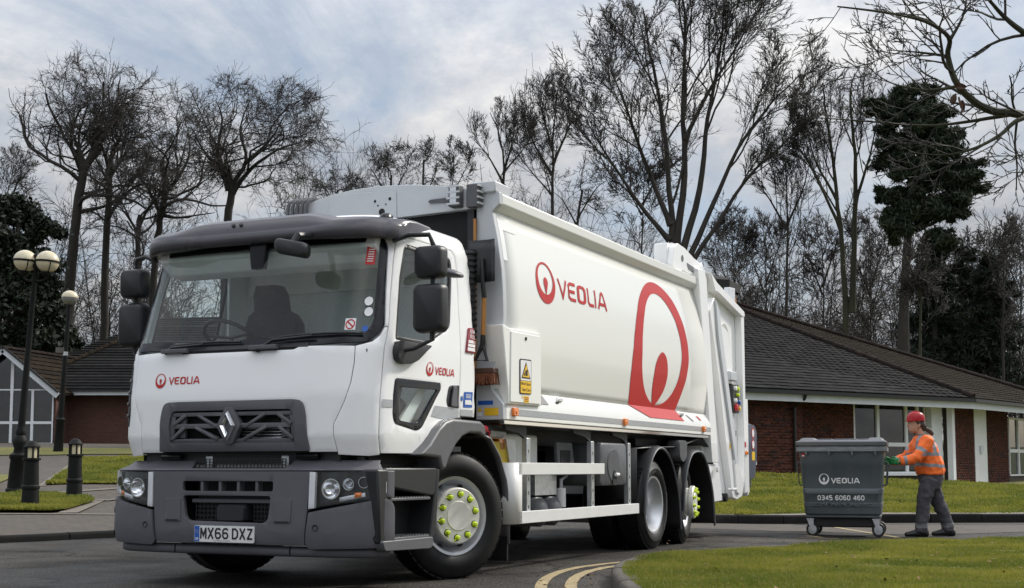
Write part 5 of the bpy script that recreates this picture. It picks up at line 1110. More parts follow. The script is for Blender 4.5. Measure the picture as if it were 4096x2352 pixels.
def blade_mat(name, c1, c2, c3):
    m = bpy.data.materials.new(name); m.use_nodes = True; nt = m.node_tree; b = nt.nodes['Principled BSDF']; L = nt.links.new
    tc = nt.nodes.new('ShaderNodeTexCoord'); n1 = nt.nodes.new('ShaderNodeTexNoise'); n1.inputs['Scale'].default_value = 1.1; n1.inputs['Detail'].default_value = 5; L(tc.outputs['Object'], n1.inputs['Vector'])
    r = nt.nodes.new('ShaderNodeValToRGB'); L(n1.outputs['Fac'], r.inputs[0]); e = r.color_ramp.elements; e[0].position = .35; e[0].color = (*c1, 1); e[1].position = .66; e[1].color = (*c2, 1)
    n2 = nt.nodes.new('ShaderNodeTexNoise'); n2.inputs['Scale'].default_value = 30; L(tc.outputs['Object'], n2.inputs['Vector'])
    r2 = nt.nodes.new('ShaderNodeValToRGB'); L(n2.outputs['Fac'], r2.inputs[0]); r2.color_ramp.elements[0].position = .55; r2.color_ramp.elements[1].position = .7
    mx = nt.nodes.new('ShaderNodeMixRGB'); L(r2.outputs[0], mx.inputs[0]); L(r.outputs[0], mx.inputs[1]); mx.inputs[2].default_value = (*c3, 1)
    L(mx.outputs[0], b.inputs['Base Color']); b.inputs['Roughness'].default_value = .6; b.inputs['Specular IOR Level'].default_value = .25
    tl = nt.nodes.new('ShaderNodeBsdfTranslucent'); L(mx.outputs[0], tl.inputs[0]); ms = nt.nodes.new('ShaderNodeMixShader'); ms.inputs[0].default_value = .45; L(b.outputs[0], ms.inputs[1]); L(tl.outputs[0], ms.inputs[2]); L(ms.outputs[0], nt.nodes['Material Output'].inputs[0])
    MATS[name] = m
blade_mat('grass_blade', (.105, .145, .018), (.26, .26, .040), (.36, .29, .11))
isl = offset_line(KS[6:], -.14); isl_r = offset_line(KS[6:], -.09); isl_poly = isl + [(15, 5), (2.2, 5.0)]
sheet_on('island_lawn', isl_poly, .105, 'lawn_soil', step=.8)
grass('island_grass', [p for p in isl_r if p[1] > 7.6] + [(12, 7.6), (1.0, 7.6)], .10, 260000, .034, .0045, 5, 'grass_blade', 'short green grass on the kerbed island in the right foreground')
back_lawn = [(x, y + .35) for x, y in far_kerb] + [(24, 60), (-4, 60)]
sheet_on('verge_strip', [(x, y + .12) for x, y in far_kerb] + [(x, y + .42) for x, y in far_kerb][::-1], .145, 'gravel_verge', step=1.0)
sheet_on('back_lawn', back_lawn, .10, 'lawn_soil', step=1.5)
grass('back_lawn_grass', [(1.5, 23.8), (14, 23.6), (14, 36), (4, 34)], .10, 90000, .06, .010, 6, 'grass_blade', 'grass of the sloping lawn in front of the right bungalow')
def litter(name, label, poly, dz, n, seed):
    rg = np.random.default_rng(seed); P = np.array(poly); x = rg.uniform(P[:, 0].min(), P[:, 0].max(), n); y = rg.uniform(P[:, 1].min(), P[:, 1].max(), n); z = gz(x, y) + dz; a = rg.uniform(0, 6.28, n); s_ = rg.uniform(.012, .026, n)
    e = np.stack([np.cos(a), np.sin(a), rg.normal(0, .3, n)], 1) * s_[:, None]; f_ = np.stack([-np.sin(a), np.cos(a), rg.normal(0, .3, n)], 1) * s_[:, None] * .5; c = np.stack([x, y, z], 1)
    o = link(name, fast_mesh(name, np.stack([c - e, c + f_, c + e, c - f_], 1).reshape(-1, 3), np.arange(4 * n), 4), None, 'leaf_litter', smooth=0); return tag(o, label, 'leaves', kind='stuff')
mat('leaf_litter', (.16, .085, .035), .8, var=.5, vscale=3)
litter('leaf_litter', 'dry brown leaves scattered on the kerbed island lawn', [(1.4, 8.2), (6.5, 8.2), (6.5, 14), (1.4, 14)], .135, 130, 15)
litter('gutter_litter', 'grit and leaf bits lying along the road by the island kerb', [(.2, 8.6), (.72, 8.6), (.72, 11), (.2, 11)], .006, 60, 16)
# ---- left forecourt
fc = [(x, y + .12) for x, y in left_kerb] + [(3, 24.3), (3, 44), (-34, 56), (-34, 18)]
sheet_on('forecourt', fc, .075, 'block_paving', step=1.2)
def spoly(*pp): return [site(*p, .08) for p in pp]
gi = spoly((-500, 1992), (0, 1986), (120, 1979), (220, 1981), (320, 1992), (372, 2004), (378, 2010), (330, 2026), (262, 2046), (200, 2052), (0, 2050), (-500, 2058))
sheet_on('grass_island', gi, .125, 'lawn_soil', step=.8); grass('grass_island_blades', gi, .12, 30000, .05, .009, 8, 'grass_blade', 'grass of the small island round the bollard base at left')
gl = spoly((185, 1940), (250, 1893), (330, 1833), (520, 1832), (900, 1834), (900, 1938), (500, 1937), (300, 1936))
sheet_on('path_lawn', gl, .10, 'lawn_soil', step=.8); grass('path_lawn_grass', gl, .10, 40000, .06, .011, 9, 'grass_blade', 'grass of the lawn beside the path left of the truck')
gf = spoly((-400, 1850), (0, 1822), (200, 1822), (330, 1818), (620, 1818), (620, 1795), (-400, 1790)); sheet_on('house_lawn', gf, .10, 'lawn_soil', step=1.0)
gs = spoly((-300, 1965), (0, 1932), (48, 1912), (30, 1900), (-300, 1905)); sheet_on('side_lawn', gs, .10, 'lawn_soil', step=1.0)
sheet_on('path', spoly((-300, 1900), (35, 1900), (60, 1912), (170, 1942), (320, 1832), (260, 1826), (-300, 1852)), .085, 'path_paving', step=1.0)
def strip(name, pts, w, m, dz=.09):
    P = [site(*p, .08) for p in pts]; a = offset_line(P, w / 2); b = offset_line(P, -w / 2); return sheet_on(name, a + b[::-1], dz, m, step=None)
strip('edging_line', [(-200, 2062), (0, 2056), (240, 2057), (480, 2059), (700, 2060)], .14, 'edging_stone')
strip('edging_line', [(395, 2000), (330, 2028), (270, 2054)], .30, 'edging_stone', .094); strip('edging_line', [(480, 1997), (430, 2003), (385, 2004)], .14, 'edging_stone', .098)
strip('edging_line', [(140, 1978), (300, 1966), (520, 1951), (700, 1945)], .30, 'edging_stone'); strip('edging_line', [(165, 1945), (240, 1892), (325, 1832)], .16, 'edging_stone')

# ================================================================== STREET FURNITURE
mat('black_iron', (.006, .0065, .006), .6, spec=.2, var=.3, vscale=10, bump=.08, bscale=60)
mat('cream_globe', (.62, .55, .38), .30, var=.06, vscale=6, coat=.2)
mat('smoked_globe', (.20, .20, .19), .2, coat=.4)
mat('bollard_lens', (.58, .52, .34), .35)
def lamp_twin(px, py):
    x, y = site(px, py, .08); z = float(gz(x, y)) + .11
    E = empty('street_lamp', (x, y, z)); E.rotation_euler = (0, .055, 0)
    MB().lathe([(0, .19), (.06, .19), (.08, .165), (.62, .150), (.66, .175), (.72, .175), (.76, .11), (.84, .10), (.95, .145), (1.02, .13), (1.10, .085), (1.16, .10), (1.22, .075), (1.3, .072)], (0, 0, 0), (0, 0, 1), 20).build('base', 'black_iron', E, smooth=40)
    MB().lathe([(1.3, .07), (2.6, .06), (4.35, .042), (4.42, .07), (4.48, .06), (4.56, .03)], (0, 0, 0), (0, 0, 1), 16).build('column', 'black_iron', E, smooth=40)
    for sg in (-1, 1):
        a = MB().tube([(0, 0, 4.10), (sg * .16, -.02 * sg, 4.12), (sg * .23, -.03 * sg, 4.18), (sg * .23, -.03 * sg, 4.28)], .022, 8); a.build('bracket', 'black_iron', E)
        c = Vector((sg * .23, -.03 * sg, 4.50)); g = MB().lathe([(-.21 + .012 * 0, .06)] + [(-.215 * math.cos(t), .225 * math.sin(t)) for t in np.linspace(.35, math.pi, 14)], c, (0, 0, 1), 24).build('globe', 'cream_globe', E, smooth=60)
        r_ = MB().lathe([(-.02, .228), (.02, .228), (.02, .234), (-.02, .234)], c, (0, 0, 1), 28, close=True)
        for t in np.linspace(0, 2 * math.pi, 4, endpoint=False): r_.tube([c + Vector((math.cos(t + .6) * .232 * math.sin(p), math.sin(t + .6) * .232 * math.sin(p), -.222 * math.cos(p))) for p in np.linspace(.3, math.pi / 2, 6)], .010, 5)
        r_.build('globe_band', 'black_iron', E, smooth=40)
        MB().lathe([(0, .05), (.03, .10), (.06, .11), (.08, .09)], c + Vector((0, 0, -.28)), (0, 0, 1), 16).build('globe_seat', 'black_iron', E, smooth=40)
    MB().lathe([(0, .03), (.03, .06), (.07, .065), (.11, .04), (.13, .01)], (0, 0, 4.54), (0, 0, 1), 14).build('finial', 'black_iron', E, smooth=50)
    return E
def lamp_single(px, py):
    x, y = site(px, py, .08); z = float(gz(x, y)) + .09; E = empty('street_lamp', (x, y, z)); E.rotation_euler = (0, .045, 0)
    MB().lathe([(0, .15), (.9, .12), (.95, .15), (1.0, .15), (1.05, .09), (2.5, .075), (4.55, .055)], (0, 0, 0), (0, 0, 1), 16).build('column', 'black_iron', E, smooth=40)
    MB().lathe([(-.20, .05)] + [(-.24 * math.cos(t), .25 * math.sin(t)) for t in np.linspace(.5, math.pi / 2, 7)], (0, 0, 4.80), (0, 0, 1), 24).build('lower_globe', 'smoked_globe', E, smooth=60)
    MB().lathe([(.22 * math.sin(t), .255 * math.cos(t)) for t in np.linspace(0, math.pi / 2, 8)], (0, 0, 4.80), (0, 0, 1), 24).build('globe', 'cream_globe', E, smooth=60)
    MB().box(-.30, -.02, -.06, .10, 3.05, 3.22).build('junction_box', 'kerb_concrete', E, bevel=.01); MB().lathe([(0, .075), (.12, .075)], (0, 0, 2.98), (0, 0, 1), 14).build('clamp', 'galvanised', E)
    return E
tag(lamp_twin(62, 1976), 'tall black street lamp with two cream globes at the left edge', 'street lamp', 'street lamps by the left bungalow')
tag(lamp_single(232, 1808), 'slim black street lamp with a single globe beside the left bungalow', 'street lamp', 'street lamps by the left bungalow')
def bollard(px, py, h):
    x, y = site(px, py, .1); E = empty('bollard', (x, y, float(gz(x, y)) + .11)); k = h / 1.05
    MB().lathe([(0, .145 * k), (.05, .14 * k), (.26 * k, .13 * k), (.27 * k, .145 * k), (.31 * k, .145 * k), (.33 * k, .125 * k), (.72 * k, .115 * k), (.73 * k, .145 * k), (.76 * k, .145 * k), (.765 * k, .12 * k)], (0, 0, 0), (0, 0, 1), 24).build('post', 'black_iron', E, smooth=35)
    MB().lathe([(.765 * k, .095 * k), (.93 * k, .095 * k)], (0, 0, 0), (0, 0, 1), 20).build('light_ring', 'bollard_lens', E)
    for t in np.linspace(0, 2 * math.pi, 6, endpoint=False): MB().box(-.012, .012, -.012, .012, .765 * k, .93 * k).build('guard_bar', 'black_iron', E, loc=(math.cos(t) * .105 * k, math.sin(t) * .105 * k, 0), rot=(0, 0, t))
    MB().lathe([(.93 * k, .13 * k), (.95 * k, .13 * k), (.975 * k, .105 * k), (1.02 * k, .075 * k), (1.045 * k, .03 * k)], (0, 0, 0), (0, 0, 1), 24).build('cap', 'black_iron', E, smooth=40)
    return E
tag(bollard(120, 2024, 1.05), 'black lit bollard nearest the twin globe lamp on the grass island', 'bollard', 'bollards on the left forecourt')
tag(bollard(296, 1990, 1.05), 'black lit bollard standing closest to the truck on the paving', 'bollard', 'bollards on the left forecourt')
# ================================================================== BUNGALOWS
def island_mat(name, c1, c2, c3, rough, bump=.3, bscale=60, noise=.35, nscale=9):
    m = bpy.data.materials.new(name); m.use_nodes = True; nt = m.node_tree; b = nt.nodes['Principled BSDF']; L = nt.links.new
    ge = nt.nodes.new('ShaderNodeNewGeometry'); oi = nt.nodes.new('ShaderNodeObjectInfo'); ad = nt.nodes.new('ShaderNodeMath'); ad.operation = 'ADD'; L(ge.outputs['Random Per Island'], ad.inputs[0]); L(oi.outputs['Random'], ad.inputs[1])
    fr = nt.nodes.new('ShaderNodeMath'); fr.operation = 'FRACT'; L(ad.outputs[0], fr.inputs[0])
    r = nt.nodes.new('ShaderNodeValToRGB'); L(fr.outputs[0], r.inputs[0]); e = r.color_ramp.elements; e[0].color = (*c1, 1); e[1].color = (*c3, 1); k = r.color_ramp.elements.new(.55); k.color = (*c2, 1)
    n = nt.nodes.new('ShaderNodeTexNoise'); n.inputs['Scale'].default_value = nscale; n.inputs['Detail'].default_value = 6
    L(ge.outputs['Position'], n.inputs['Vector'])
    mr = nt.nodes.new('ShaderNodeMapRange'); L(n.outputs['Fac'], mr.inputs[0]); mr.inputs[1].default_value = .3; mr.inputs[2].default_value = .7; mr.inputs[3].default_value = 1 - noise; mr.inputs[4].default_value = 1 + noise
    vm = nt.nodes.new('ShaderNodeVectorMath'); vm.operation = 'SCALE'; L(r.outputs[0], vm.inputs[0]); L(mr.outputs[0], vm.inputs['Scale']); L(vm.outputs[0], b.inputs['Base Color'])
    b.inputs['Roughness'].default_value = rough; b.inputs['Specular IOR Level'].default_value = .08
    bp = nt.nodes.new('ShaderNodeBump'); bp.inputs['Strength'].default_value = bump; bp.inputs['Distance'].default_value = .01; n2 = nt.nodes.new('ShaderNodeTexNoise'); n2.inputs['Scale'].default_value = bscale; L(ge.outputs['Position'], n2.inputs['Vector']); L(n2.outputs['Fac'], bp.inputs['Height']); L(bp.outputs[0], b.inputs['Normal'])
    MATS[name] = m
island_mat('brick_red', (.078, .030, .022), (.105, .040, .029), (.046, .027, .025), .85)
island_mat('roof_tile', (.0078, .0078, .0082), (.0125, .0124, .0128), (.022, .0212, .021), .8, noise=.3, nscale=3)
island_mat('roof_tile_moss', (.016, .011, .0075), (.023, .0165, .010), (.013, .011, .009), .9, noise=.5, nscale=5)
island_mat('ridge_clay', (.018, .013, .0115), (.026, .018, .015), (.016, .013, .012), .85, noise=.3)
mat('mortar', (.085, .068, .058), .95, var=.15, vscale=8, bump=.2, bscale=80)
mat('roof_felt', (.022, .020, .019), .9)
mat('fascia_white', (.58, .61, .64), .5, var=.06, vscale=3)
mat('frame_white', (.72, .74, .76), .45, var=.05, vscale=4)
mat('soffit_cream', (.42, .38, .31), .7)
mat('gutter_black', (.014, .014, .014), .4)
mat('curtain', (.045, .045, .048), .9, var=.5, vscale=2.2, stretch=(26, 26, .4), detail=2)
mat('room_dark', (.03, .03, .03), .9)
ground_mat('brick_far', (.080, .034, .024), (.11, .046, .032), (.055, .033, .028), 2.0, 30, .9, .2, 40)
MATS['brick_far'].node_tree.nodes['Principled BSDF'].inputs['Roughness'].default_value = .9
def shared(name, me, parent, M):
    o = bpy.data.objects.new(name, me); COL.objects.link(o); o.parent = parent; o.matrix_basis = M; return o
def merged(name, base_v, base_f, Ms, parent, m):
    V = np.array(base_v, float); n = len(V); F = base_f; A = np.array([np.array(M_) for M_ in Ms])
    VV = np.einsum('kij,nj->kni', A[:, :3, :3], V) + A[:, None, :3, 3]
    q = np.array(F, int); FF = (q[None] + (np.arange(len(Ms)) * n)[:, None, None]).ravel()
    me = fast_mesh(name, VV.reshape(-1, 3), FF, q.shape[1]); o = link(name, me, parent, m, smooth=0); o['kind'] = 'stuff'; return o
BOXF = [(0, 1, 3, 2), (4, 6, 7, 5), (0, 4, 5, 1), (2, 3, 7, 6), (0, 2, 6, 4), (1, 5, 7, 3)]
def pieces(name, base, Ms, parent, m, nobj=300):
    vs, fs = base; me = bpy.data.meshes.new(name); me.from_pydata(vs, [], fs); me.materials.append(MATS[m])
    for M_ in Ms[:nobj]: shared(name, me, parent, M_)
    if len(Ms) > nobj: merged(name + '_field', vs, fs, Ms[nobj:], parent, m)
def boxbase(x0, x1, y0, y1, z0, z1): return ([(x, y, z) for x in (x0, x1) for y in (y0, y1) for z in (z0, z1)], BOXF)
def brick_mats(P, Q, z0, z1, inset=0.0):
    P = Vector(P); Q = Vector(Q); L = (Q - P).length; e = (Q - P) / L; out = []
    nrm = Vector((e.y, -e.x)); rows = int((z1 - z0) / .075)
    for r_ in range(rows):
        s_ = -.1125 if r_ % 2 else 0.0
        while s_ < L - .01:
            a = max(s_, 0); b = min(s_ + .215, L)
            if b - a > .04:
                c = P + e * ((a + b) / 2) + nrm * (random.uniform(-.0015, .0025)); k = (b - a) / .215
                M_ = Matrix(((e.x * k, -nrm.x, 0, c.x), (e.y * k, -nrm.y, 0, c.y), (0, 0, 1, z0 + r_ * .075 + .0375), (0, 0, 0, 1))); out.append(M_)
            s_ += .225
    return out
BRICK = boxbase(-.1075, .1075, -.006, .05, -.0325, .0325)
def wallbox(name, P, Q, z0, z1, th, m, parent):
    P = Vector(P); Q = Vector(Q); e = (Q - P).normalized(); n = Vector((-e.y, e.x)); c = (P + Q) / 2 + n * th / 2
    return MB().obox((c.x, c.y, (z0 + z1) / 2), (e.x, e.y, 0), (n.x, n.y, 0), (0, 0, 1), (Q - P).length / 2, th / 2, (z1 - z0) / 2).build(name, m, parent)
def tile_mats(P0, e, up, inside, tw, ch, smax, tmax):
    n = e.cross(up).normalized(); out = []; tilt = Matrix.Rotation(.085, 4, e)
    k = 0
    while k * ch < tmax:
        s_ = (tw / 2 if k % 2 else 0)
        while s_ < smax:
            if inside(s_ + tw / 2, k * ch + ch / 2):
                c = P0 + e * (s_ + tw / 2) + up * (k * ch + ch * .55) + n * (.03 + random.uniform(-.004, .004))
                u2 = (up + n * -.07).normalized(); n2 = e.cross(u2)
                out.append(Matrix(((e.x, u2.x, n2.x, c.x), (e.y, u2.y, n2.y, c.y), (e.z, u2.z, n2.z, c.z), (0, 0, 0, 1))))
            s_ += tw
        k += 1
    return out
def window(parent, P, e, w, z0, z1, cols, rows, frame='frame_white', bar=.055, depth=.06, curtain=True):
    """P left bottom corner in plan, e direction along the wall; cols/rows: relative split positions"""
    P = Vector(P); e = Vector(e).normalized(); n = Vector((-e.y, e.x))          # n points into the house
    W_ = MB(); at_ = lambda s_, d, z: Vector((P.x + e.x * s_ + n.x * d, P.y + e.y * s_ + n.y * d, z))
    def bar_(s0, s1, a, b, d0, d1): c = at_((s0 + s1) / 2, (d0 + d1) / 2, (a + b) / 2); W_.obox(c, (e.x, e.y, 0), (n.x, n.y, 0), (0, 0, 1), (s1 - s0) / 2, (d1 - d0) / 2, (b - a) / 2)
    xs = [0] + list(cols) + [w]; zs = [z0] + list(rows) + [z1]
    for i, s_ in enumerate(xs): bar_(max(s_ - bar, 0), min(s_ + bar, w), z0, z1, -.02 - (.004 if i % 2 else 0), depth)
    for i, z in enumerate(zs): bar_(0, w, max(z - bar, z0), min(z + bar, z1), -.014, depth - .006)
    F_ = W_.build('window', frame, parent, smooth=0)
    for i in range(len(xs) - 1):
        for j in range(len(zs) - 1):
            G = MB(); G.add([at_(xs[i] + bar * .5, .03, zs[j] + bar * .5), at_(xs[i + 1] - bar * .5, .03, zs[j] + bar * .5), at_(xs[i + 1] - bar * .5, .03, zs[j + 1] - bar * .5), at_(xs[i] + bar * .5, .03, zs[j + 1] - bar * .5)], [(0, 1, 2, 3)])
            G.build('pane', 'house_glass', F_, smooth=0)
    Cn = MB()
    Cn.grid([[at_(s_, .22 + .03 * math.sin(s_ * 60), z) for s_ in np.linspace(.02, w - .02, int(w * 40))] for z in (z0, z1)]); Cn.build('curtain', 'curtain' if curtain else 'room_dark', F_, smooth=60)
    return F_
# ------------------------------------------------------------------ right bungalow
H1 = empty('bungalow', (9.0, 40.0, .5)); tag(H1, 'low brick bungalow with dark tiled hip roof behind the worker and bin', 'bungalow', 'bungalows behind the truck')
H1.matrix_world = Matrix.Identity(4); H1.location = (0, 0, 0)
C = Vector((13.52, 39.2)); e1 = Vector((.823, .568)).normalized(); n1 = Vector((-e1.y, e1.x)); EZ = 2.90
C2 = Vector((20.5, 47.5)); e2 = (C2 - C).normalized(); n2 = Vector((-e2.y, e2.x)); slope = .40
AP = Vector((5.93, 46.9)); APZ = 7.18
def roofplane(P0, Q0, ap, apz, nm, tm, parent, vis, nobj, tw=.30, ch=.27):
    P0 = Vector((*P0, EZ)); Q0 = Vector((*Q0, EZ)); A = Vector((*ap, apz)); e = (Q0 - P0).normalized(); L = (Q0 - P0).length
    v = A - P0; up = (v - e * v.dot(e)); T_ = up.length; up.normalize(); sa = v.dot(e)
    base = MB().add([P0, Q0, A], [(0, 1, 2)]).build(nm, 'roof_felt', parent, smooth=0)
    def inside(s_, t): return 0 <= t < T_ and sa * t / T_ <= s_ <= L - (L - sa) * t / T_ and vis(P0 + e * s_ + up * t)
    Ms = tile_mats(P0, e, up, inside, tw, ch, L, T_); Ms.sort(key=lambda M_: M_.translation.y)
    pieces('tile', boxbase(-tw / 2 + .003, tw / 2 - .003, -ch * .62, ch * .62, -.012, .012), Ms, base, tm, nobj)
    return base
vis = lambda p: p.x / p.y > .150
Lft = C - e1 * 15
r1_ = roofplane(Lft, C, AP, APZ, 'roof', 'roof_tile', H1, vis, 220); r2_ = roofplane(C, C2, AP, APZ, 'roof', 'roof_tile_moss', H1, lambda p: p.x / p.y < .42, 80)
def ridge(P, Q, parent, m='ridge_clay', r=.11, step=.42):
    P = Vector(P); Q = Vector(Q); d = Q - P; n = int(d.length / step); d.normalize(); sd_ = d.cross(Vector((0, 0, 1))).normalized(); u = sd_.cross(d)
    vs = []; fs = []; k = 7
    for i, (t, rr_) in enumerate(((-step * .52, r * 1.08), (step * .48, r * .94))):
        for j in range(k):
            a = math.pi * j / (k - 1); vs.append((t, math.cos(a) * rr_, math.sin(a) * rr_))
    fs = [(j, j + 1, k + j + 1, k + j) for j in range(k - 1)] + [tuple(range(k))]
    me = bpy.data.meshes.new('ridge_tile'); me.from_pydata(vs, [], fs); me.materials.append(MATS[m])
    for i in range(n):
        c = P + d * step * (i + .5); shared('ridge_tile', me, parent, Matrix(((d.x, sd_.x, u.x, c.x), (d.y, sd_.y, u.y, c.y), (d.z, sd_.z, u.z, c.z + .02), (0, 0, 0, 1))))
ridge((*C, EZ + .03), (*AP, APZ + .03), r1_); ridge((*C2, EZ + .03), (*AP, APZ + .03), r2_)
# lantern at the apex
ln_ = MB().lathe([(6.2, 2.0), (6.9, 2.0)], (AP.x, AP.y, 0), (0, 0, 1), 8).build('roof_lantern', 'ash_wood', H1, smooth=0)
MB().lathe([(6.98, 1.9), (7.0, 2.15), (7.30, 2.15), (7.42, 1.9), (7.9, .1)], (AP.x, AP.y, 0), (0, 0, 1), 8).build('lantern_roof', 'roof_felt', ln_, smooth=0)
def edge_box(nm, P, Q, off0, off1, z0, z1, m):
    P = Vector(P); Q = Vector(Q); e = (Q - P).normalized(); n = Vector((-e.y, e.x)); c = (P + Q) / 2 + n * (off0 + off1) / 2
    return MB().obox((c.x, c.y, (z0 + z1) / 2), (e.x, e.y, 0), (n.x, n.y, 0), (0, 0, 1), (Q - P).length / 2, abs(off1 - off0) / 2, (z1 - z0) / 2).build(nm, m, H1)
for P_, Q_ in ((Lft, C), (C, C2)):
    edge_box('gutter', P_, Q_, -.09, .02, EZ - .10, EZ - .0, 'gutter_black'); edge_box('fascia', P_, Q_, .025, .05, EZ - .29, EZ - .02, 'fascia_white'); edge_box('soffit', P_, Q_, .05, 1.3, EZ - .10, EZ - .08, 'soffit_cream')
W0 = C + n1 * .45
at_d = lambda d, off=0.0: W0 - e1 * d + n1 * off
bm_ = []
def bwall(P, Q, z0, z1, nm='wall'):
    w_ = wallbox(nm, P, Q, z0, z1, .25, 'mortar', H1); return w_
gz0 = .0
pier = bwall(at_d(14), at_d(6.71), gz0, EZ - .09); rec = bwall(at_d(6.71, .4), at_d(4.23, .4), gz0, EZ - .09)
bwall(at_d(4.23, .4), at_d(.60, .4), gz0, .72)
A2 = Vector((12.8, 39.3)); d2 = Vector((.586, .81)).normalized(); s2 = lambda s_, o=0.0: A2 + d2 * s_ + Vector((-d2.y, d2.x)) * o
wb1 = bwall(s2(.28), s2(2.41), -.4, EZ - .09); wb2 = bwall(s2(3.69), s2(6.04), -.5, EZ - .09); bwall(s2(6.04), s2(8.6), -.5, .62)
def lay(wall, P, Q, z0, z1, nobj):
    Ms = brick_mats(P, Q, z0, z1); random.Random(4).shuffle(Ms); pieces('brick', BRICK, Ms, wall, 'brick_red', nobj)
off = -.004
lay(pier, at_d(8.9, off), at_d(6.71, off), .45, EZ - .1, 100); lay(rec, at_d(6.70, .4 + off), at_d(4.23, .4 + off), .3, EZ - .1, 100)
lay(wb1, s2(.28, off), s2(2.41, off), .1, EZ - .1, 50); lay(wb2, s2(3.69, off), s2(6.04, off), 0, EZ - .1, 50)
MB().obox((*at_d(6.705, .2), 1.4), (e1.x, e1.y, 0), (n1.x, n1.y, 0), (0, 0, 1), .01, .2, 1.4).build('wall_return', 'brick_far', H1)
window(H1, at_d(4.23, .40), e1, 3.1, .72, EZ - .1, [1.02, 2.25, 2.75], [1.55])
MB().obox((*(at_d(2.65, .36)), .70), (e1.x, e1.y, 0), (n1.x, n1.y, 0), (0, 0, 1), 1.62, .09, .035).build('window_sill', 'frame_white', H1)
po_ = at_d(.85, .3); MB().obox((po_.x, po_.y, 1.3), (e1.x, e1.y, 0), (n1.x, n1.y, 0), (0, 0, 1), .24, .1, 1.6).build('corner_panel', 'frame_white', H1)
MB().obox((*s2(.14, -.03), 1.25), (d2.x, d2.y, 0), (-d2.y, d2.x, 0), (0, 0, 1), .12, .08, 1.65).build('porch_post', 'frame_white', H1)
dr_ = wallbox('door', s2(2.43, -.02), s2(3.67, -.02), -.4, EZ - .09, .08, 'frame_white', H1); MB().obox((*s2(3.0, -.05), 1.45), (d2.x, d2.y, 0), (-d2.y, d2.x, 0), (0, 0, 1), .12, .02, .12).build('door_notice', 'fascia_white', dr_)
window(H1, s2(6.05, -.03), d2, 2.5, .62, EZ - .35, [1.1, 2.2], [1.45])
MB().tube([(*(at_d(7.07, -.5)), EZ - .08), (*(at_d(7.07, -.45)), EZ - .2), (*(at_d(7.07, -.08)), EZ - .42), (*(at_d(7.07, -.07)), .4)], .045, 10).build('downpipe', 'gutter_black', H1)
# ------------------------------------------------------------------ left bungalow
H2 = empty('bungalow', (0, 0, 0)); tag(H2, 'brick bungalow with a glazed white gable behind the street lamps', 'bungalow', 'bungalows behind the truck')
D2 = 53.0; EZ2 = 3.93
MB().box(-18.1, 4, D2, D2 + .3, 1.2, EZ2 - .05).build('wall', 'brick_far', H2)
bt = MATS['brick_far'].node_tree; _tc = bt.nodes.new('ShaderNodeTexCoord'); _bk = bt.nodes.new('ShaderNodeTexBrick'); _sp = bt.nodes.new('ShaderNodeSeparateXYZ'); _cb = bt.nodes.new('ShaderNodeCombineXYZ'); _b = bt.nodes['Principled BSDF']
bt.links.new(_tc.outputs['Object'], _sp.inputs[0]); _ad = bt.nodes.new('ShaderNodeMath'); _ad.operation = 'ADD'; bt.links.new(_sp.outputs['X'], _ad.inputs[0]); bt.links.new(_sp.outputs['Y'], _ad.inputs[1]); bt.links.new(_ad.outputs[0], _cb.inputs[0]); bt.links.new(_sp.outputs['Z'], _cb.inputs[1]); bt.links.new(_cb.outputs[0], _bk.inputs['Vector'])
_bk.inputs['Scale'].default_value = 1; _bk.inputs['Brick Width'].default_value = .225; _bk.inputs['Row Height'].default_value = .075; _bk.inputs['Mortar Size'].default_value = .008
_bk.inputs['Color1'].default_value = (.075, .026, .018, 1); _bk.inputs['Color2'].default_value = (.105, .036, .024, 1); _bk.inputs['Mortar'].default_value = (.08, .062, .052, 1); bt.links.new(_bk.outputs['Color'], _b.inputs['Base Color'])
MB().box(-17.9, 4, D2 - .62, D2 - .58, EZ2 - .20, EZ2 + .0).build('fascia', 'fascia_white', H2); MB().box(-17.9, 4, D2 - .70, D2 - .62, EZ2 - .06, EZ2 + .03).build('gutter', 'gutter_black', H2)
def courses(nm, quad, m, parent, n):          # quad: bottom-left, bottom-right, top-right, top-left
    bl, br_, tr_, tl = [Vector(q) for q in quad]; up = ((tl - bl) + (tr_ - br_)).normalized(); nr = (br_ - bl).cross(tl - bl).normalized(); g = MB()
    for k in range(n):
        a = bl.lerp(tl, k / n); b = br_.lerp(tr_, k / n); a2 = bl.lerp(tl, min(1, (k + 1.1) / n)); b2 = br_.lerp(tr_, min(1, (k + 1.1) / n))
        g.add([a, b, b + nr * .05, a + nr * .05, a2 + nr * .012, b2 + nr * .012], [(0, 1, 2, 3), (3, 2, 5, 4)])
    o = g.build(nm, m, parent, smooth=0); o['kind'] = 'stuff'; return o
rf = MB().add([(-19.6, D2 - .7, EZ2), (4, D2 - .7, EZ2), (4, D2 + 6, EZ2 + 3.2), (-15.8, D2 + 6, EZ2 + 3.2)], [(0, 1, 2, 3)]).build('roof', 'roof_felt', H2, smooth=0)
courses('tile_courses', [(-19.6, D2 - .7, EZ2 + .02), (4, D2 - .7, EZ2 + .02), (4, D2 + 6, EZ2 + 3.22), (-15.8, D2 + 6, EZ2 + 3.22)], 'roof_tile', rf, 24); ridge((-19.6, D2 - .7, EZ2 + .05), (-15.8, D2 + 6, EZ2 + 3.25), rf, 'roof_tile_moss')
rb = MB().add([(-20.5, 59, 5.6), (4, 59, 5.6), (4, 64.5, 8.6), (-17.0, 64.5, 8.1)], [(0, 1, 2, 3)]).build('back_roof', 'roof_felt', H2, smooth=0); courses('tile_courses', [(-20.5, 59, 5.62), (4, 59, 5.62), (4, 64.5, 8.62), (-17.0, 64.5, 8.12)], 'roof_tile', rb, 20)
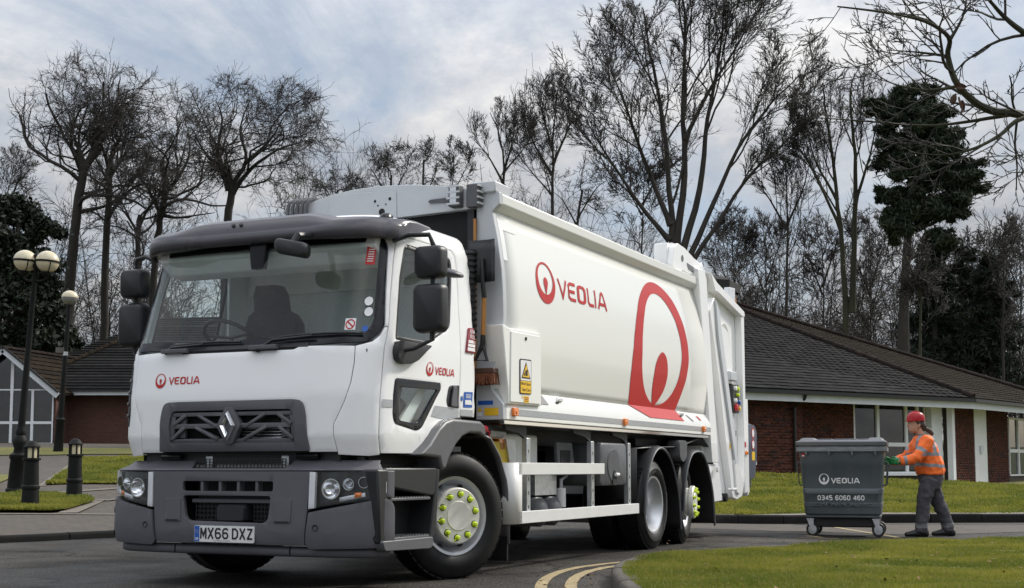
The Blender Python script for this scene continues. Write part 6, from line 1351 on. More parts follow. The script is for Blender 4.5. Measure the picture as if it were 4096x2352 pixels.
# gable wing
GX = -19.55; GY = 51.5; GZ = 5.43; hwg = 1.95; rise = 1.60; bk = Vector((.22, .97)).normalized() * 8
for sg in (-1, 1):
    q = [(GX + sg * (hwg + .15), GY - .35, GZ - rise - .12), (GX + sg * (hwg + .15) + bk.x, GY + bk.y, GZ - rise - .12), (GX + bk.x, GY + bk.y, GZ), (GX, GY - .35, GZ)]
    if sg < 0: q = [q[1], q[0], q[3], q[2]]
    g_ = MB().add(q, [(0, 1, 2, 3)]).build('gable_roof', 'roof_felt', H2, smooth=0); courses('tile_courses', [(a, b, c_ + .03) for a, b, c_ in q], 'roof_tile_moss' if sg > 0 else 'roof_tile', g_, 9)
    MB().bar((GX, GY - .36, GZ - .03), (GX + sg * (hwg + .22), GY - .36, GZ - rise - .20), .04, .22).build('bargeboard', 'fascia_white', H2); MB().bar((GX, GY - .38, GZ + .10), (GX + sg * (hwg + .24), GY - .38, GZ - rise - .06), .09, .07).build('verge', 'gutter_black', H2)
ridge((GX, GY - .35, GZ + .02), (GX + bk.x, GY + bk.y, GZ + .02), rf, 'ridge_clay')
MB().box(GX - hwg, GX + hwg, GY + .5, GY + .55, 1.5, GZ - 1.4).build('gable_room', 'room_dark', H2)
zt = EZ2 - .02; zb = 1.80; zm = zb + .82
window(H2, (GX - hwg + .05, GY), (1, 0, 0), 2 * hwg - .1, zb, zt, [.62, 1.40, 2.18, 2.99], [zm], bar=.05, curtain=True)
tri = MB()
for px0, px1 in ((GX - .02, GX + .06),): tri.obox(((GX + .28), GY + .02, (zt + GZ) / 2 - .25), (1, 0, 0), (0, 1, 0), (0, 0, 1), .06, .04, (GZ - zt) / 2 - .1)
tri.build('gable_mullion', 'frame_white', H2)
gt = MB().add([(GX - hwg + .1, GY + .03, zt), (GX + hwg - .1, GY + .03, zt), (GX, GY + .03, GZ - .12)], [(0, 1, 2)]).build('gable_pane', 'house_glass', H2, smooth=0)
MB().add([(GX - hwg + .1, GY + .25, zt), (GX + hwg - .1, GY + .25, zt), (GX, GY + .25, GZ - .12)], [(0, 1, 2)]).build('gable_blind', 'curtain', H2, smooth=0)
MB().box(GX + hwg - .02, GX + hwg + .04, GY, D2, 1.4, EZ2 - .1).build('side_wall', 'brick_far', H2)
# ================================================================== TREES
mat('bark', (.030, .026, .021), .9, var=.35, vscale=3, bump=.6, bscale=22, stretch=(1, 1, .35))
mat('twig', (.034, .029, .025), .85, var=.25, vscale=2)
mat('bark_moss', (.034, .034, .018), .9, var=.4, vscale=2.5, bump=.6, bscale=20, stretch=(1, 1, .35))
mat('near_twig', (.030, .026, .020), .7, var=.25, vscale=12)
mat('dead_leaf', (.07, .032, .016), .7, var=.3, vscale=30)
mat('pine_needle', (.010, .021, .009), .75, col2=(.026, .042, .014), vscale=1.6)
mat('fir_needle', (.006, .012, .007), .8, col2=(.016, .026, .012), vscale=1.3)
mat('ivy_leaf', (.007, .013, .006), .6, col2=(.018, .028, .009), vscale=1.4)
def norm_(v): return v / np.maximum(np.linalg.norm(v, axis=-1, keepdims=True), 1e-9)
def seg_mesh(name, A, B, ra, rb, sides):
    n = len(A); d = norm_(B - A); ref = np.where(np.abs(d[:, 2:3]) < .9, np.array([[0, 0, 1.]]), np.array([[1., 0, 0]])); e1_ = norm_(np.cross(d, ref)); e2_ = np.cross(d, e1_)
    t = np.arange(sides) * 2 * np.pi / sides; off_ = np.cos(t)[None, :, None] * e1_[:, None] + np.sin(t)[None, :, None] * e2_[:, None]
    V = np.concatenate([A[:, None] + off_ * ra[:, None, None], B[:, None] + off_ * rb[:, None, None]], 1)
    k = np.arange(sides); q = np.stack([k, (k + 1) % sides, sides + (k + 1) % sides, sides + k], 1); F = (q[None] + (np.arange(n) * 2 * sides)[:, None, None])
    return V.reshape(-1, 3), F.reshape(-1)
def tip_mesh(A, B, ra):           # a twig end: three sides running to a point
    n = len(A); d = norm_(B - A); ref = np.where(np.abs(d[:, 2:3]) < .9, np.array([[0, 0, 1.]]), np.array([[1., 0, 0]])); e1_ = norm_(np.cross(d, ref)); e2_ = np.cross(d, e1_)
    t = np.arange(3) * 2 * np.pi / 3; V = np.concatenate([A[:, None] + (np.cos(t)[None, :, None] * e1_[:, None] + np.sin(t)[None, :, None] * e2_[:, None]) * ra[:, None, None], B[:, None]], 1)
    q = np.array([[0, 1, 3], [1, 2, 3], [2, 0, 3]]); F = q[None] + (np.arange(n) * 4)[:, None, None]; return V.reshape(-1, 3), F.reshape(-1)
def two_kind_mesh(name, V4, F4, V3, F3):
    me = bpy.data.meshes.new(name); V = np.concatenate([V4, V3]); F = np.concatenate([F4, F3 + len(V4)]); n4 = len(F4) // 4; n3 = len(F3) // 3
    me.vertices.add(len(V)); me.vertices.foreach_set('co', V.astype(np.float32).ravel()); me.loops.add(len(F)); me.loops.foreach_set('vertex_index', F.astype(np.int32)); me.polygons.add(n4 + n3)
    me.polygons.foreach_set('loop_start', np.concatenate([np.arange(n4) * 4, n4 * 4 + np.arange(n3) * 3]).astype(np.int32)); me.update(calc_edges=True); me.validate(); return me
def grow(rg, start, dirs, lens, rads, nseg, wig, trop, taper):
    M_ = len(start); P = np.empty((M_, nseg + 1, 3)); P[:, 0] = start; d = norm_(dirs); st = lens / nseg
    for i in range(nseg):
        d = norm_(d + rg.normal(0, wig, (M_, 3)) + np.array([0, 0, trop])); P[:, i + 1] = P[:, i] + d * st[:, None]
    rr_ = rads[:, None] * (1 - np.linspace(0, 1, nseg + 1) * taper)[None]
    return P, rr_
def spawn(rg, P, rr_, k, t0, ang, ratio, rratio, lens, env=None, up=0.0):
    M_, n1_, _ = P.shape; ns = n1_ - 1
    t = t0 + (1 - t0) * (np.arange(k)[None] + rg.uniform(0, 1, (M_, k))) / k
    f = t * ns; i = np.minimum(f.astype(int), ns - 1); fr = f - i; idx = np.arange(M_)[:, None]
    p = P[idx, i] * (1 - fr[..., None]) + P[idx, i + 1] * fr[..., None]; d = norm_(P[idx, i + 1] - P[idx, i]); r0 = rr_[idx, i] * (1 - fr) + rr_[idx, i + 1] * fr
    rv = norm_(np.cross(d, rg.normal(0, 1, d.shape))); an = rg.normal(ang, ang * .28, (M_, k))[..., None]
    nd = norm_(d * np.cos(an) + rv * np.sin(an) + np.array([0, 0, up]))
    L = lens[:, None] * ratio * rg.uniform(.6, 1.15, (M_, k)) * (1.12 - .45 * t)
    p = p.reshape(-1, 3); nd = nd.reshape(-1, 3); L = L.ravel(); r = np.minimum(r0.ravel() * rratio, L * .022 + .004)
    if env is not None:
        c, R_ = env; q = (p + nd * L[:, None] - c) / R_; out = np.linalg.norm(q, axis=1); q0 = np.linalg.norm((p - c) / R_, axis=1)
        keep = (q0 < 1.0) & (rg.uniform(0, 1, len(p)) > (out - 1.0) * 1.6); L = np.where(out > 1, L * np.clip(1.2 - .8 * (out - 1), .55, 1), L); p, nd, L, r = p[keep], nd[keep], L[keep], r[keep]
    return p, nd, L, r
def crown_from(rg, chains, spec, env, rmin):
    """chains: list of (points, radii) for the main limbs"""
    A, B, ra, rb = [], [], [], []; tips = [np.zeros((0, 3)), np.zeros((0, 3)), np.zeros(0)]
    def push(P, rr_, last=False):
        if last:
            tips[0] = P[:, -2]; tips[1] = P[:, -1]; tips[2] = np.maximum(rr_[:, -2], rmin); P = P[:, :-1]; rr_ = rr_[:, :-1]
            if P.shape[1] < 2: return
        A.append(P[:, :-1].reshape(-1, 3)); B.append(P[:, 1:].reshape(-1, 3)); ra.append(np.maximum(rr_[:, :-1].ravel(), rmin)); rb.append(np.maximum(rr_[:, 1:].ravel(), rmin))
    cur = None; st = [[], [], [], []]
    for pts, rs, t0, L in chains:
        P = np.array(pts, float)[None]; q = np.array(rs, float)[None]
        p_, d_, l_, r_ = spawn(rg, P, q, spec[0]['k'], t0, spec[0]['ang'], spec[0]['ratio'], spec[0]['rr'], np.array([L]), env, spec[0].get('up', 0))
        for a, b in zip(st, (p_, d_, l_, r_)): a.append(b)
    cur = [np.concatenate(a) for a in st]
    for li, s_ in enumerate(spec):
        P, rr_ = grow(rg, cur[0], cur[1], cur[2], cur[3], s_['seg'], s_['wig'], s_['trop'], .55 if li < len(spec) - 1 else .7); push(P, rr_, li == len(spec) - 1)
        if li + 1 < len(spec):
            n_ = spec[li + 1]; cur = spawn(rg, P, rr_, n_['k'], n_.get('t0', .2), n_['ang'], n_['ratio'], n_['rr'], cur[2], env, n_.get('up', 0))
    return np.concatenate(A), np.concatenate(B), np.concatenate(ra), np.concatenate(rb), tips
OAK = [dict(k=10, ang=.9, ratio=.82, rr=.55, seg=8, wig=.26, trop=.03, up=.05), dict(k=8, ang=.85, ratio=.58, rr=.55, seg=5, wig=.28, trop=.02), dict(k=7, ang=.8, ratio=.58, rr=.6, seg=3, wig=.28, trop=.02), dict(k=6, ang=.75, ratio=.72, rr=.65, seg=1, wig=.2, trop=.02)]
ASH = [dict(k=10, ang=.50, ratio=.92, rr=.5, seg=9, wig=.11, trop=.06, up=.15), dict(k=8, ang=.55, ratio=.46, rr=.5, seg=5, wig=.14, trop=.06), dict(k=7, ang=.6, ratio=.58, rr=.6, seg=3, wig=.17, trop=.05), dict(k=6, ang=.6, ratio=.70, rr=.65, seg=1, wig=.15, trop=.05)]
THIN = [dict(k=12, ang=.7, ratio=.55, rr=.5, seg=6, wig=.14, trop=.05, up=.15), dict(k=7, ang=.65, ratio=.58, rr=.55, seg=4, wig=.17, trop=.04), dict(k=6, ang=.65, ratio=.58, rr=.6, seg=2, wig=.18, trop=.03), dict(k=5, ang=.6, ratio=.7, rr=.65, seg=1, wig=.18, trop=.03)]
def tree(name, label, D, trunks, env, spec, seed, r0, rmin=.0085, bark='bark', group='bare trees behind the truck', tdrop=True, lens=None):
    """trunks: list of lists of (px,py[,depth offset]) survey points from the foot up; env: (px,py,half width px,half height px)"""
    rg = np.random.default_rng(seed); s_ = D / 5350.0
    x0 = at(*trunks[0][0][:2], D); base = Vector((x0.x, D, float(gz(x0.x, D)) - .1))
    E = empty(name, tuple(base)); tag(E, label, 'tree', group)
    chains = []; tb = MB(); b3 = np.array(base)
    for ti, tr_ in enumerate(trunks):
        pts = [np.array(at(p[0], p[1], D + (p[2] if len(p) > 2 else 0))) for p in tr_]
        if ti == 0 or tdrop:
            f0 = pts[0].copy(); f0[2] = min(b3[2], f0[2] - .01); pts = [f0] + pts
        q = crom([tuple(p) for p in pts], 4, False); n = len(q); rr_ = (r0 if not isinstance(r0, (list, tuple)) else r0[ti]) * .56
        rs = [rr_ * (1 - (.42 if ti == 0 and len(trunks) > 1 and spec is OAK else .88) * (i / (n - 1)) ** .8) for i in range(n)]; rs[0] *= 1.35
        q = [tuple(np.array(p) + (rg.normal(0, .035 * rr_ / .4, 3) if 0 < i < n - 1 else 0)) for i, p in enumerate(q)]
        tb.tube([tuple(np.array(p) - b3) for p in q], rs, 9)
        H_ = sum(np.linalg.norm(np.array(q[i + 1]) - np.array(q[i])) for i in range(n - 1))
        t0_ = .45 if lens is None else lens[ti][0]; chains.append((q, rs, t0_, 1.3 * (H_ * .42 if lens is None else lens[ti][1])))
    tb.build('trunk', bark, E, smooth=50)
    cx_, cy_, hx, hy = env; ec = np.array(at(cx_, cy_, D)); ER = np.array([hx * s_, hx * s_ * .8, hy * s_]) * 1.12
    A, B, ra, rb, tp = crown_from(rg, chains, spec, (ec, ER), rmin)
    big = ra > .03; V1, F1 = seg_mesh('b', A[big] - b3, B[big] - b3, ra[big] * 1.02, rb[big], 6); V2, F2 = seg_mesh('t', A[~big] - b3, B[~big] - b3, ra[~big], rb[~big], 3)
    V3, F3 = tip_mesh(tp[0] - b3, tp[1] - b3, tp[2] * 1.15)
    link('crown', two_kind_mesh('crown', np.concatenate([V1, V2]), np.concatenate([F1, F2 + len(V1)]), V3, F3), E, 'twig', smooth=0)
    return E, len(A)
NSEG = []
def T_(*a, **k): e_, n = tree(*a, **k); NSEG.append(n); return e_
GL = 'bare oaks behind the left bungalow'; GR = 'bare trees behind the truck and right bungalow'
T_('oak_tree', 'tall bare oak leaning right behind the twin globe lamp', 62, [[(262, 1400), (282, 1100), (300, 900), (335, 690), (378, 600)], [(340, 680), (300, 560), (240, 470)], [(370, 610), (430, 520), (470, 400), (480, 300)], [(310, 850), (400, 830), (470, 800), (560, 690)]], (375, 520, 295, 310), OAK, 21, [.55, .26, .30, .22], group=GL, tdrop=False, lens=[(.62, 5.5), (.15, 4.6), (.2, 5.0), (.4, 4.0)])
T_('oak_tree', 'straight trunked bare oak just right of the leaning oak', 64, [[(412, 1400), (425, 1000), (436, 760), (445, 620)], [(438, 700), (500, 620), (560, 520)], [(440, 690), (400, 560), (380, 450)]], (460, 640, 230, 280), OAK, 22, [.40, .2, .2], group=GL, tdrop=False, lens=[(.55, 4.8), (.2, 4.0), (.2, 4.0)])
T_('oak_tree', 'small bare oak with low spreading limbs left of the cab mirror', 60, [[(560, 1420), (556, 1100), (552, 930), (560, 860)], [(555, 940), (500, 850), (440, 800)], [(556, 900), (620, 800), (690, 760)]], (560, 820, 190, 260), OAK, 23, [.30, .15, .16], group=GL, tdrop=False, lens=[(.5, 4.0), (.2, 3.2), (.2, 3.2)])
T_('oak_tree', 'bare oak with a curving trunk rising behind the cab mirror', 61, [[(600, 1420), (618, 1080), (640, 880), (660, 770), (650, 640)], [(655, 780), (720, 700), (760, 600), (740, 480)], [(645, 860), (720, 870), (860, 850)]], (690, 600, 190, 260), OAK, 24, [.36, .2, .2], group=GL, tdrop=False, lens=[(.55, 4.2), (.2, 4.0), (.3, 3.4)])
T_('oak_tree', 'broad crowned bare oak standing behind the cab roof', 66, [[(890, 1420), (905, 950), (925, 780), (915, 690)], [(915, 760), (870, 620), (890, 480), (860, 400)], [(925, 740), (985, 640), (960, 520), (1000, 400)], [(930, 770), (1010, 670), (1110, 600), (1230, 560)], [(910, 700), (820, 610), (760, 500)], [(985, 650), (1080, 560), (1150, 440)]], (1010, 560, 325, 245), OAK, 25, [.50, .26, .26, .26, .22, .2], group=GL, tdrop=False, lens=[(.8, 3.5), (.15, 4.6), (.2, 4.6), (.25, 4.8), (.2, 4.4), (.2, 4.0)])
# ivy-clad evergreen at the far left and a bare top above it
def clumps(rg, centers, radii, n, size, squash=.7, needle=.22):
    k = rg.integers(0, len(centers), n); c = np.array(centers)[k] + rg.normal(0, .52, (n, 3)) * np.array(radii)[k][:, None] * np.array([1, 1, squash])
    a = norm_(rg.normal(0, 1, (n, 3)) + np.array([0, 0, .35])); b = norm_(np.cross(a, rg.normal(0, 1, (n, 3)))); s_ = size * rg.uniform(.5, 1.4, n)[:, None]
    V = np.stack([c - a * s_, c + b * s_ * needle, c + a * s_, c - b * s_ * needle], 1); return V.reshape(-1, 3), np.arange(4 * n)
def evergreen(name, label, D, trunk, blobs, n, size, m, seed, r0, squash, group, nsub=13):
    rg = np.random.default_rng(seed); s_ = D / 5350.0; x0 = at(trunk[0][0], trunk[0][1], D); base = np.array((x0.x, D, float(gz(x0.x, D)) - .1)); E = empty(name, tuple(base)); tag(E, label, 'tree', group)
    q = [tuple(np.array((x0.x, D, base[2])) - base)] + [tuple(np.array(at(*p, D)) - base) for p in trunk]; q = crom(q, 3, False); tb = MB().tube(q, [r0 * (1 - .75 * i / (len(q) - 1)) for i in range(len(q))], 9)
    cs = []; rs = []
    for (px, py, r_) in blobs:
        c = np.array(at(px + rg.normal(0, .22) * r_, py + rg.normal(0, .18) * r_, D)) - base; c[1] += rg.uniform(-.5, .5) * r_ * s_; cs.append(c); rs.append(r_ * s_ * 1.15)
        # limb to the clump
        j = min(range(len(q)), key=lambda i: abs(q[i][2] - (c[2] - .5 * rs[-1]))); tb.tube([q[j], tuple((np.array(q[j]) + c) / 2 + np.array([0, 0, -.2])), tuple(c)], [.09, .06, .03], 5)
    tb.build('trunk', 'bark', E, smooth=50); sub_c = []; sub_r = []
    for c, r_ in zip(cs, rs):
        for _ in range(nsub): sub_c.append(c + rg.normal(0, .46, 3) * r_ * np.array([1, .8, squash])); sub_r.append(r_ * rg.uniform(.16, .40))
    V, F = clumps(rg, sub_c, sub_r, n, size, squash, .5 if m == 'ivy_leaf' else .2); link('crown', fast_mesh('crown', V, F, 4), E, m, smooth=0); return E
evergreen('holly_tree', 'dark ivy clad evergreen filling the left edge behind the lamp', 57, [(70, 1400), (75, 1100), (70, 850)], [(60, 820, 90), (20, 900, 110), (110, 930, 95), (40, 1030, 130), (140, 1060, 80), (30, 1160, 140), (150, 1180, 80), (60, 1290, 150), (180, 1290, 70), (-60, 980, 140), (-60, 1200, 160), (60, 1380, 140), (170, 1370, 80)], 46000, .13, 'ivy_leaf', 31, .3, .8, 'evergreen trees among the bare ones')
T_('bare_tree', 'fine twigged bare tree above the dark evergreen at the left edge', 70, [[(-10, 1400), (0, 1000), (20, 760)], [(10, 900), (-40, 760), (-60, 660)], [(5, 880), (60, 760), (90, 680)]], (10, 770, 140, 240), THIN, 32, [.25, .14, .14], group=GL, tdrop=False, lens=[(.4, 4), (.2, 3), (.2, 3)])
# middle distance, above the truck
T_('bare_tree', 'low bushy bare tree peeping over the cab visor', 90, [[(1180, 1200), (1190, 850), (1200, 770)]], (1210, 790, 190, 110), OAK, 33, .2, rmin=.012, group=GR, lens=[(.45, 5.0)])
T_('bare_tree', 'wide low bare tree between the visor and the round crown', 92, [[(1340, 1200), (1345, 850), (1350, 760)], [(1345, 820), (1290, 740)], [(1346, 815), (1400, 730)]], (1345, 770, 120, 90), OAK, 84, [.2, .12, .12], rmin=.011, group=GR, tdrop=False, lens=[(.4, 4), (.2, 3.4), (.2, 3.4)])
T_('bare_tree', 'round bare crown above the front of the truck body', 88, [[(1560, 1200), (1560, 850), (1565, 700)], [(1562, 800), (1500, 700), (1470, 650)], [(1562, 790), (1620, 690), (1640, 620)]], (1560, 700, 135, 125), OAK, 34, [.22, .12, .12], rmin=.011, group=GR, tdrop=False, lens=[(.4, 4), (.2, 3.2), (.2, 3.2)])
T_('bare_tree', 'upright bare tree right of the round crown over the truck', 86, [[(1680, 1200), (1690, 850), (1695, 640)], [(1690, 800), (1740, 700), (1745, 610)]], (1690, 690, 80, 145), OAK, 35, [.2, .12], rmin=.011, group=GR, tdrop=False, lens=[(.4, 3.4), (.2, 2.8)])
T_('bare_tree', 'slender sparse bare tree above the corner of the truck body', 80, [[(1800, 1200), (1805, 850), (1815, 640), (1800, 570)], [(1808, 780), (1860, 680), (1880, 620)]], (1815, 680, 85, 130), THIN, 36, [.14, .08], rmin=.013, group=GR, tdrop=False, lens=[(.4, 3), (.2, 2.6)])
T_('bare_tree', 'bare forked tree over the body corner cap of the truck', 66, [[(2010, 1200), (2012, 800), (2015, 640), (1990, 520), (1960, 450)], [(2013, 700), (2050, 560), (2070, 430)], [(2012, 730), (1950, 620), (1895, 560)], [(2014, 690), (2090, 600), (2130, 540)]], (2010, 600, 145, 195), ASH, 37, [.22, .13, .12, .1], group=GR, tdrop=False, lens=[(.5, 3), (.2, 3), (.25, 2.8), (.25, 2.4)])
T_('bare_tree', 'bare tree with upright limbs left of the big multi stemmed tree', 64, [[(2205, 1250), (2208, 900), (2210, 720), (2215, 520), (2230, 360)], [(2210, 660), (2280, 500), (2330, 380)], [(2208, 700), (2120, 540), (2090, 400)], [(2212, 600), (2170, 460), (2150, 350)], [(2208, 780), (2120, 680), (2060, 600)]], (2210, 560, 170, 255), ASH, 38, [.28, .15, .14, .12, .1], group=GR, tdrop=False, lens=[(.45, 3.4), (.2, 3.2), (.2, 3.2), (.2, 2.8), (.2, 2.6)])
T_('bare_tree', 'small scrubby bare tree beside the trunk over the truck rail', 62, [[(2300, 1250), (2310, 900), (2330, 760)], [(2308, 880), (2380, 760), (2430, 720)], [(2306, 900), (2250, 800), (2200, 760)]], (2330, 790, 160, 140), OAK, 39, [.16, .09, .09], group=GR, tdrop=False, lens=[(.4, 4), (.2, 3), (.2, 3)])
T_('multi_stemmed_tree', 'huge multi stemmed bare tree towering over the truck body', 56, [[(2690, 1300), (2690, 1000), (2680, 760), (2650, 480), (2600, 200), (2570, 30)], [(2680, 960), (2560, 820), (2440, 640), (2340, 480)], [(2685, 900), (2600, 700), (2520, 480), (2440, 260)], [(2700, 1000), (2740, 700), (2730, 420), (2740, 100), (2720, -80)], [(2720, 1040), (2800, 760), (2830, 480), (2880, 200), (2900, -60)], [(2750, 1060), (2850, 820), (2950, 600), (3080, 420), (3200, 300)], [(2760, 1060), (2880, 880), (3000, 700), (3150, 560), (3270, 420)], [(2738, 560), (2840, 360), (2950, 180), (3020, 60)]],
   (2770, 400, 520, 560), ASH, 40, [.42, .24, .26, .34, .32, .26, .22, .2], rmin=.011, bark='bark', group=GR, tdrop=False, lens=[(.45, 4.8), (.35, 3.8), (.3, 4.4), (.4, 4.8), (.4, 4.8), (.35, 4.4), (.35, 4.0), (.3, 4.0)])
T_('bare_tree', 'spindly bare tree standing behind the big multi stemmed one', 74, [[(2560, 1300), (2570, 900), (2580, 640)], [(2570, 820), (2640, 680)], [(2568, 860), (2500, 740)]], (2570, 780, 190, 220), THIN, 41, [.2, .12, .12], rmin=.013, group=GR, tdrop=False, lens=[(.35, 4), (.2, 3), (.2, 3)])
T_('bare_tree', 'narrow bare tree with one straight trunk behind the tiled roof', 58, [[(3145, 1400), (3148, 1100), (3150, 850), (3140, 620)], [(3148, 900), (3210, 760), (3240, 640)], [(3148, 920), (3080, 800), (3020, 720)]], (3130, 790, 150, 250), ASH, 42, [.22, .12, .12], group=GR, tdrop=False, lens=[(.4, 3.2), (.2, 2.8), (.2, 2.8)])
T_('bare_tree', 'tall bare tree with twin trunks left of the pine', 57, [[(3385, 1400), (3380, 1150), (3360, 900), (3330, 640), (3300, 420), (3290, 330)], [(3405, 1250), (3420, 900), (3420, 620), (3400, 400), (3420, 290)], [(3365, 920), (3270, 720), (3180, 560)], [(3420, 820), (3480, 620), (3510, 480)], [(3350, 800), (3260, 640), (3220, 480)]], (3370, 560, 205, 300), ASH, 43, [.34, .28, .16, .16, .14], bark='bark_moss', group=GR, tdrop=False, lens=[(.45, 3.8), (.45, 3.8), (.25, 3.2), (.25, 3), (.25, 3)])
evergreen('pine_tree', 'tall dark scots pine with a layered crown right of centre', 55, [(3615, 1400), (3620, 1150), (3640, 800), (3650, 520), (3640, 380)], [(3625, 385, 85), (3700, 420, 80), (3560, 450, 60), (3660, 480, 110), (3740, 500, 75), (3600, 560, 80), (3720, 590, 100), (3810, 560, 50), (3780, 660, 85), (3870, 650, 55), (3650, 680, 90), (3860, 730, 55), (3760, 780, 95), (3890, 760, 40), (3640, 800, 80), (3560, 760, 50), (3700, 880, 85), (3800, 860, 60), (3600, 920, 70), (3780, 950, 60), (3560, 860, 60), (3690, 760, 90), (3610, 640, 90), (3690, 530, 90)], 85000, .16, 'pine_needle', 44, .28, .62, 'evergreen trees among the bare ones')
for i, (px, top, D, lab) in enumerate(((3740, 900, 60, 'dark fir just right of the pine trunk'), (3850, 960, 63, 'dark fir second from the right picture edge'), (3960, 1000, 60, 'dark fir nearest the right picture edge'))):
    bl = []; rgx = random.Random(i)
    for k in range(9):
        py = top + 40 + k * 62; w_ = 24 + k * 15; bl += [(px + rgx.uniform(-w_, w_), py, 40 + k * 8), (px + rgx.uniform(-w_, w_), py + 20, 40 + k * 8)]
    evergreen('fir_tree', lab, D, [(px, 1400), (px, 1150), (px, top)], bl, 15000, .17, 'fir_needle', 50 + i, .2, .6, 'evergreen trees among the bare ones')
for i, (px, top, D, hw_, lab) in enumerate(((3290, 900, 66, 110, 'thin bare tree between the narrow tree and the twin trunks'), (3480, 820, 68, 120, 'thin bare tree just left of the pine trunk'), (3060, 880, 70, 110, 'thin bare tree rising from behind the roof lantern'), (4010, 900, 58, 110, 'slender bare tree near the right picture edge'), (4080, 880, 64, 110, 'slender bare tree cut by the right picture edge'), (3920, 940, 70, 100, 'thin bare tree between the firs at right'), (3680, 1000, 50, 120, 'moss grown bare tree with tangled low twigs before the pine'), (2930, 820, 76, 110, 'bare tree above the tailgate of the truck'))):
    T_('bare_tree', lab, D, [[(px, 1420), (px + 5, 1150), (px - 5, top + 60)], [(px, 1150), (px + 50, 1000), (px + 70, top + 90)], [(px, 1180), (px - 60, 1020), (px - 70, top + 110)]], (px, (top + 1350) / 2, hw_, (1350 - top) / 2 + 40), THIN, 60 + i, [.16, .09, .09], rmin=.012, bark='bark_moss' if i == 6 else 'bark', group=GR, tdrop=False, lens=[(.25, 3.2), (.15, 2.8), (.15, 2.8)])
# thickets: nobody could count these saplings
def thicket(name, label, px0, px1, D0, D1, n, h0, h1, seed, rmin):
    rg = np.random.default_rng(seed); D = rg.uniform(D0, D1, n); px = rg.uniform(px0, px1, n); X = (px - 2048) / 5350 * D; Z = gz(X, D) - .1; st = np.stack([X, D, Z], 1)
    H_ = rg.uniform(h0, h1, n); d = norm_(np.stack([rg.normal(0, .14, n), rg.normal(0, .14, n), np.ones(n)], 1)); P, rr_ = grow(rg, st, d, H_, H_ * .0045 + .008, 6, .15, .03, .8); A = [P[:, :-1].reshape(-1, 3)]; B = [P[:, 1:].reshape(-1, 3)]; ra = [rr_[:, :-1].ravel()]; rb = [rr_[:, 1:].ravel()]; L = H_
    for k, ang, ra_, rq in ((10, .75, .32, .5), (6, .7, .5, .55)):
        p, nd, L, r = spawn(rg, P, rr_, k, .12, ang, ra_, rq, L); P, rr_ = grow(rg, p, nd, L, r, 3, .18, .04, .6); A.append(P[:, :-1].reshape(-1, 3)); B.append(P[:, 1:].reshape(-1, 3)); ra.append(rr_[:, :-1].ravel()); rb.append(rr_[:, 1:].ravel())
    A = np.concatenate(A); B = np.concatenate(B); p, nd, L, r = spawn(rg, P, rr_, 3, .2, .6, .7, .7, L); V3, F3 = tip_mesh(p, p + nd * L[:, None], np.full(len(p), rmin)); V, F = seg_mesh('x', A, B, np.maximum(np.concatenate(ra), rmin), np.maximum(np.concatenate(rb), rmin), 3); o = link(name, two_kind_mesh(name, V, F, V3, F3), None, 'twig', smooth=0); tag(o, label, 'undergrowth', kind='stuff'); NSEG.append(len(A)); return o
thicket('thicket', 'tangled bare undergrowth between the trunks behind the left bungalow', -150, 800, 66, 86, 110, 6, 13, 81, .012)
thicket('thicket', 'tangled bare undergrowth behind the right bungalow roof', 2850, 4250, 60, 86, 170, 6, 13, 82, .013)
thicket('far_wood', 'far bare wood rising in a haze behind the truck', 1050, 2450, 92, 112, 120, 15, 20, 83, .011)
# the near tree whose branches hang into the top right corner; its trunk stands on the island just outside the frame
rg = np.random.default_rng(91); nb = np.array((5.6, 9.6, float(gz(5.6, 9.6)) + .08)); NT = empty('overhanging_tree', tuple(nb)); tag(NT, 'bare tree overhanging the top right corner with a few dead leaves', 'tree')
jn = np.array([5.45, 9.5, 3.0]); tbn = MB().tube([(0, 0, 0), (-.02, -.03, 1.5), tuple(jn - nb), (-.1, -.1, 4.2), (-.15, -.1, 5.6), (-.1, 0, 7.2)], [.17, .13, .11, .09, .06, .03], 10).build('trunk', 'bark_moss', NT, smooth=50)
limbs = [([(4400, 560, 9.4), (4096, 462, 9.2), (3950, 438, 9.1), (3835, 345, 9.0), (3792, 225, 9.0), (3795, 150, 8.9), (3700, 85, 8.8), (3540, 50, 8.7), (3350, 26, 8.6)], .034), ([(4250, 500, 9.3), (4096, 458, 9.3), (3990, 468, 9.3), (3850, 490, 9.4), (3700, 503, 9.4), (3450, 484, 9.5), (3250, 470, 9.6)], .020), ([(4300, 480, 9.3), (4096, 472, 9.0), (4000, 540, 8.9), (3900, 592, 8.8), (3780, 620, 8.8), (3640, 610, 8.8)], .020), ([(4350, 300, 9.2), (4096, 130, 9.0), (4010, 60, 9.0), (3930, -20, 8.9), (3800, -60, 8.9)], .026), ([(3792, 225, 9.0), (3680, 210, 9.0), (3560, 200, 9.1)], .012), ([(4350, 420, 9.2), (4200, 600, 9.0), (4120, 680, 8.9), (4040, 690, 8.8)], .014), ([(3830, 345, 9.0), (3700, 360, 8.9), (3560, 330, 8.9), (3460, 260, 8.9)], .011), ([(3800, 160, 8.9), (3850, 70, 8.9), (3870, -20, 8.9)], .014)]
ch = []; lm = MB()
for pts, r_ in limbs:
    q = crom([tuple(np.array(at(a, b, d))) for a, b, d in pts], 4, False); n = len(q); rs = [r_ * (1 - .85 * i / (n - 1)) for i in range(n)]; lm.tube([tuple(np.array(p) - nb) for p in q], rs, 7); ch.append((q, rs, .12, 1.5))
for a in (0, 1, 3): q0 = np.array(ch[a][0][0]); lm.tube([tuple(jn - nb), tuple((jn + q0) / 2 - nb + np.array([0, 0, -.05])), tuple(q0 - nb)], [.06, .05, ch[a][1][0]], 8)
lm.build('limb', 'bark_moss', NT, smooth=50)['kind'] = 'stuff'
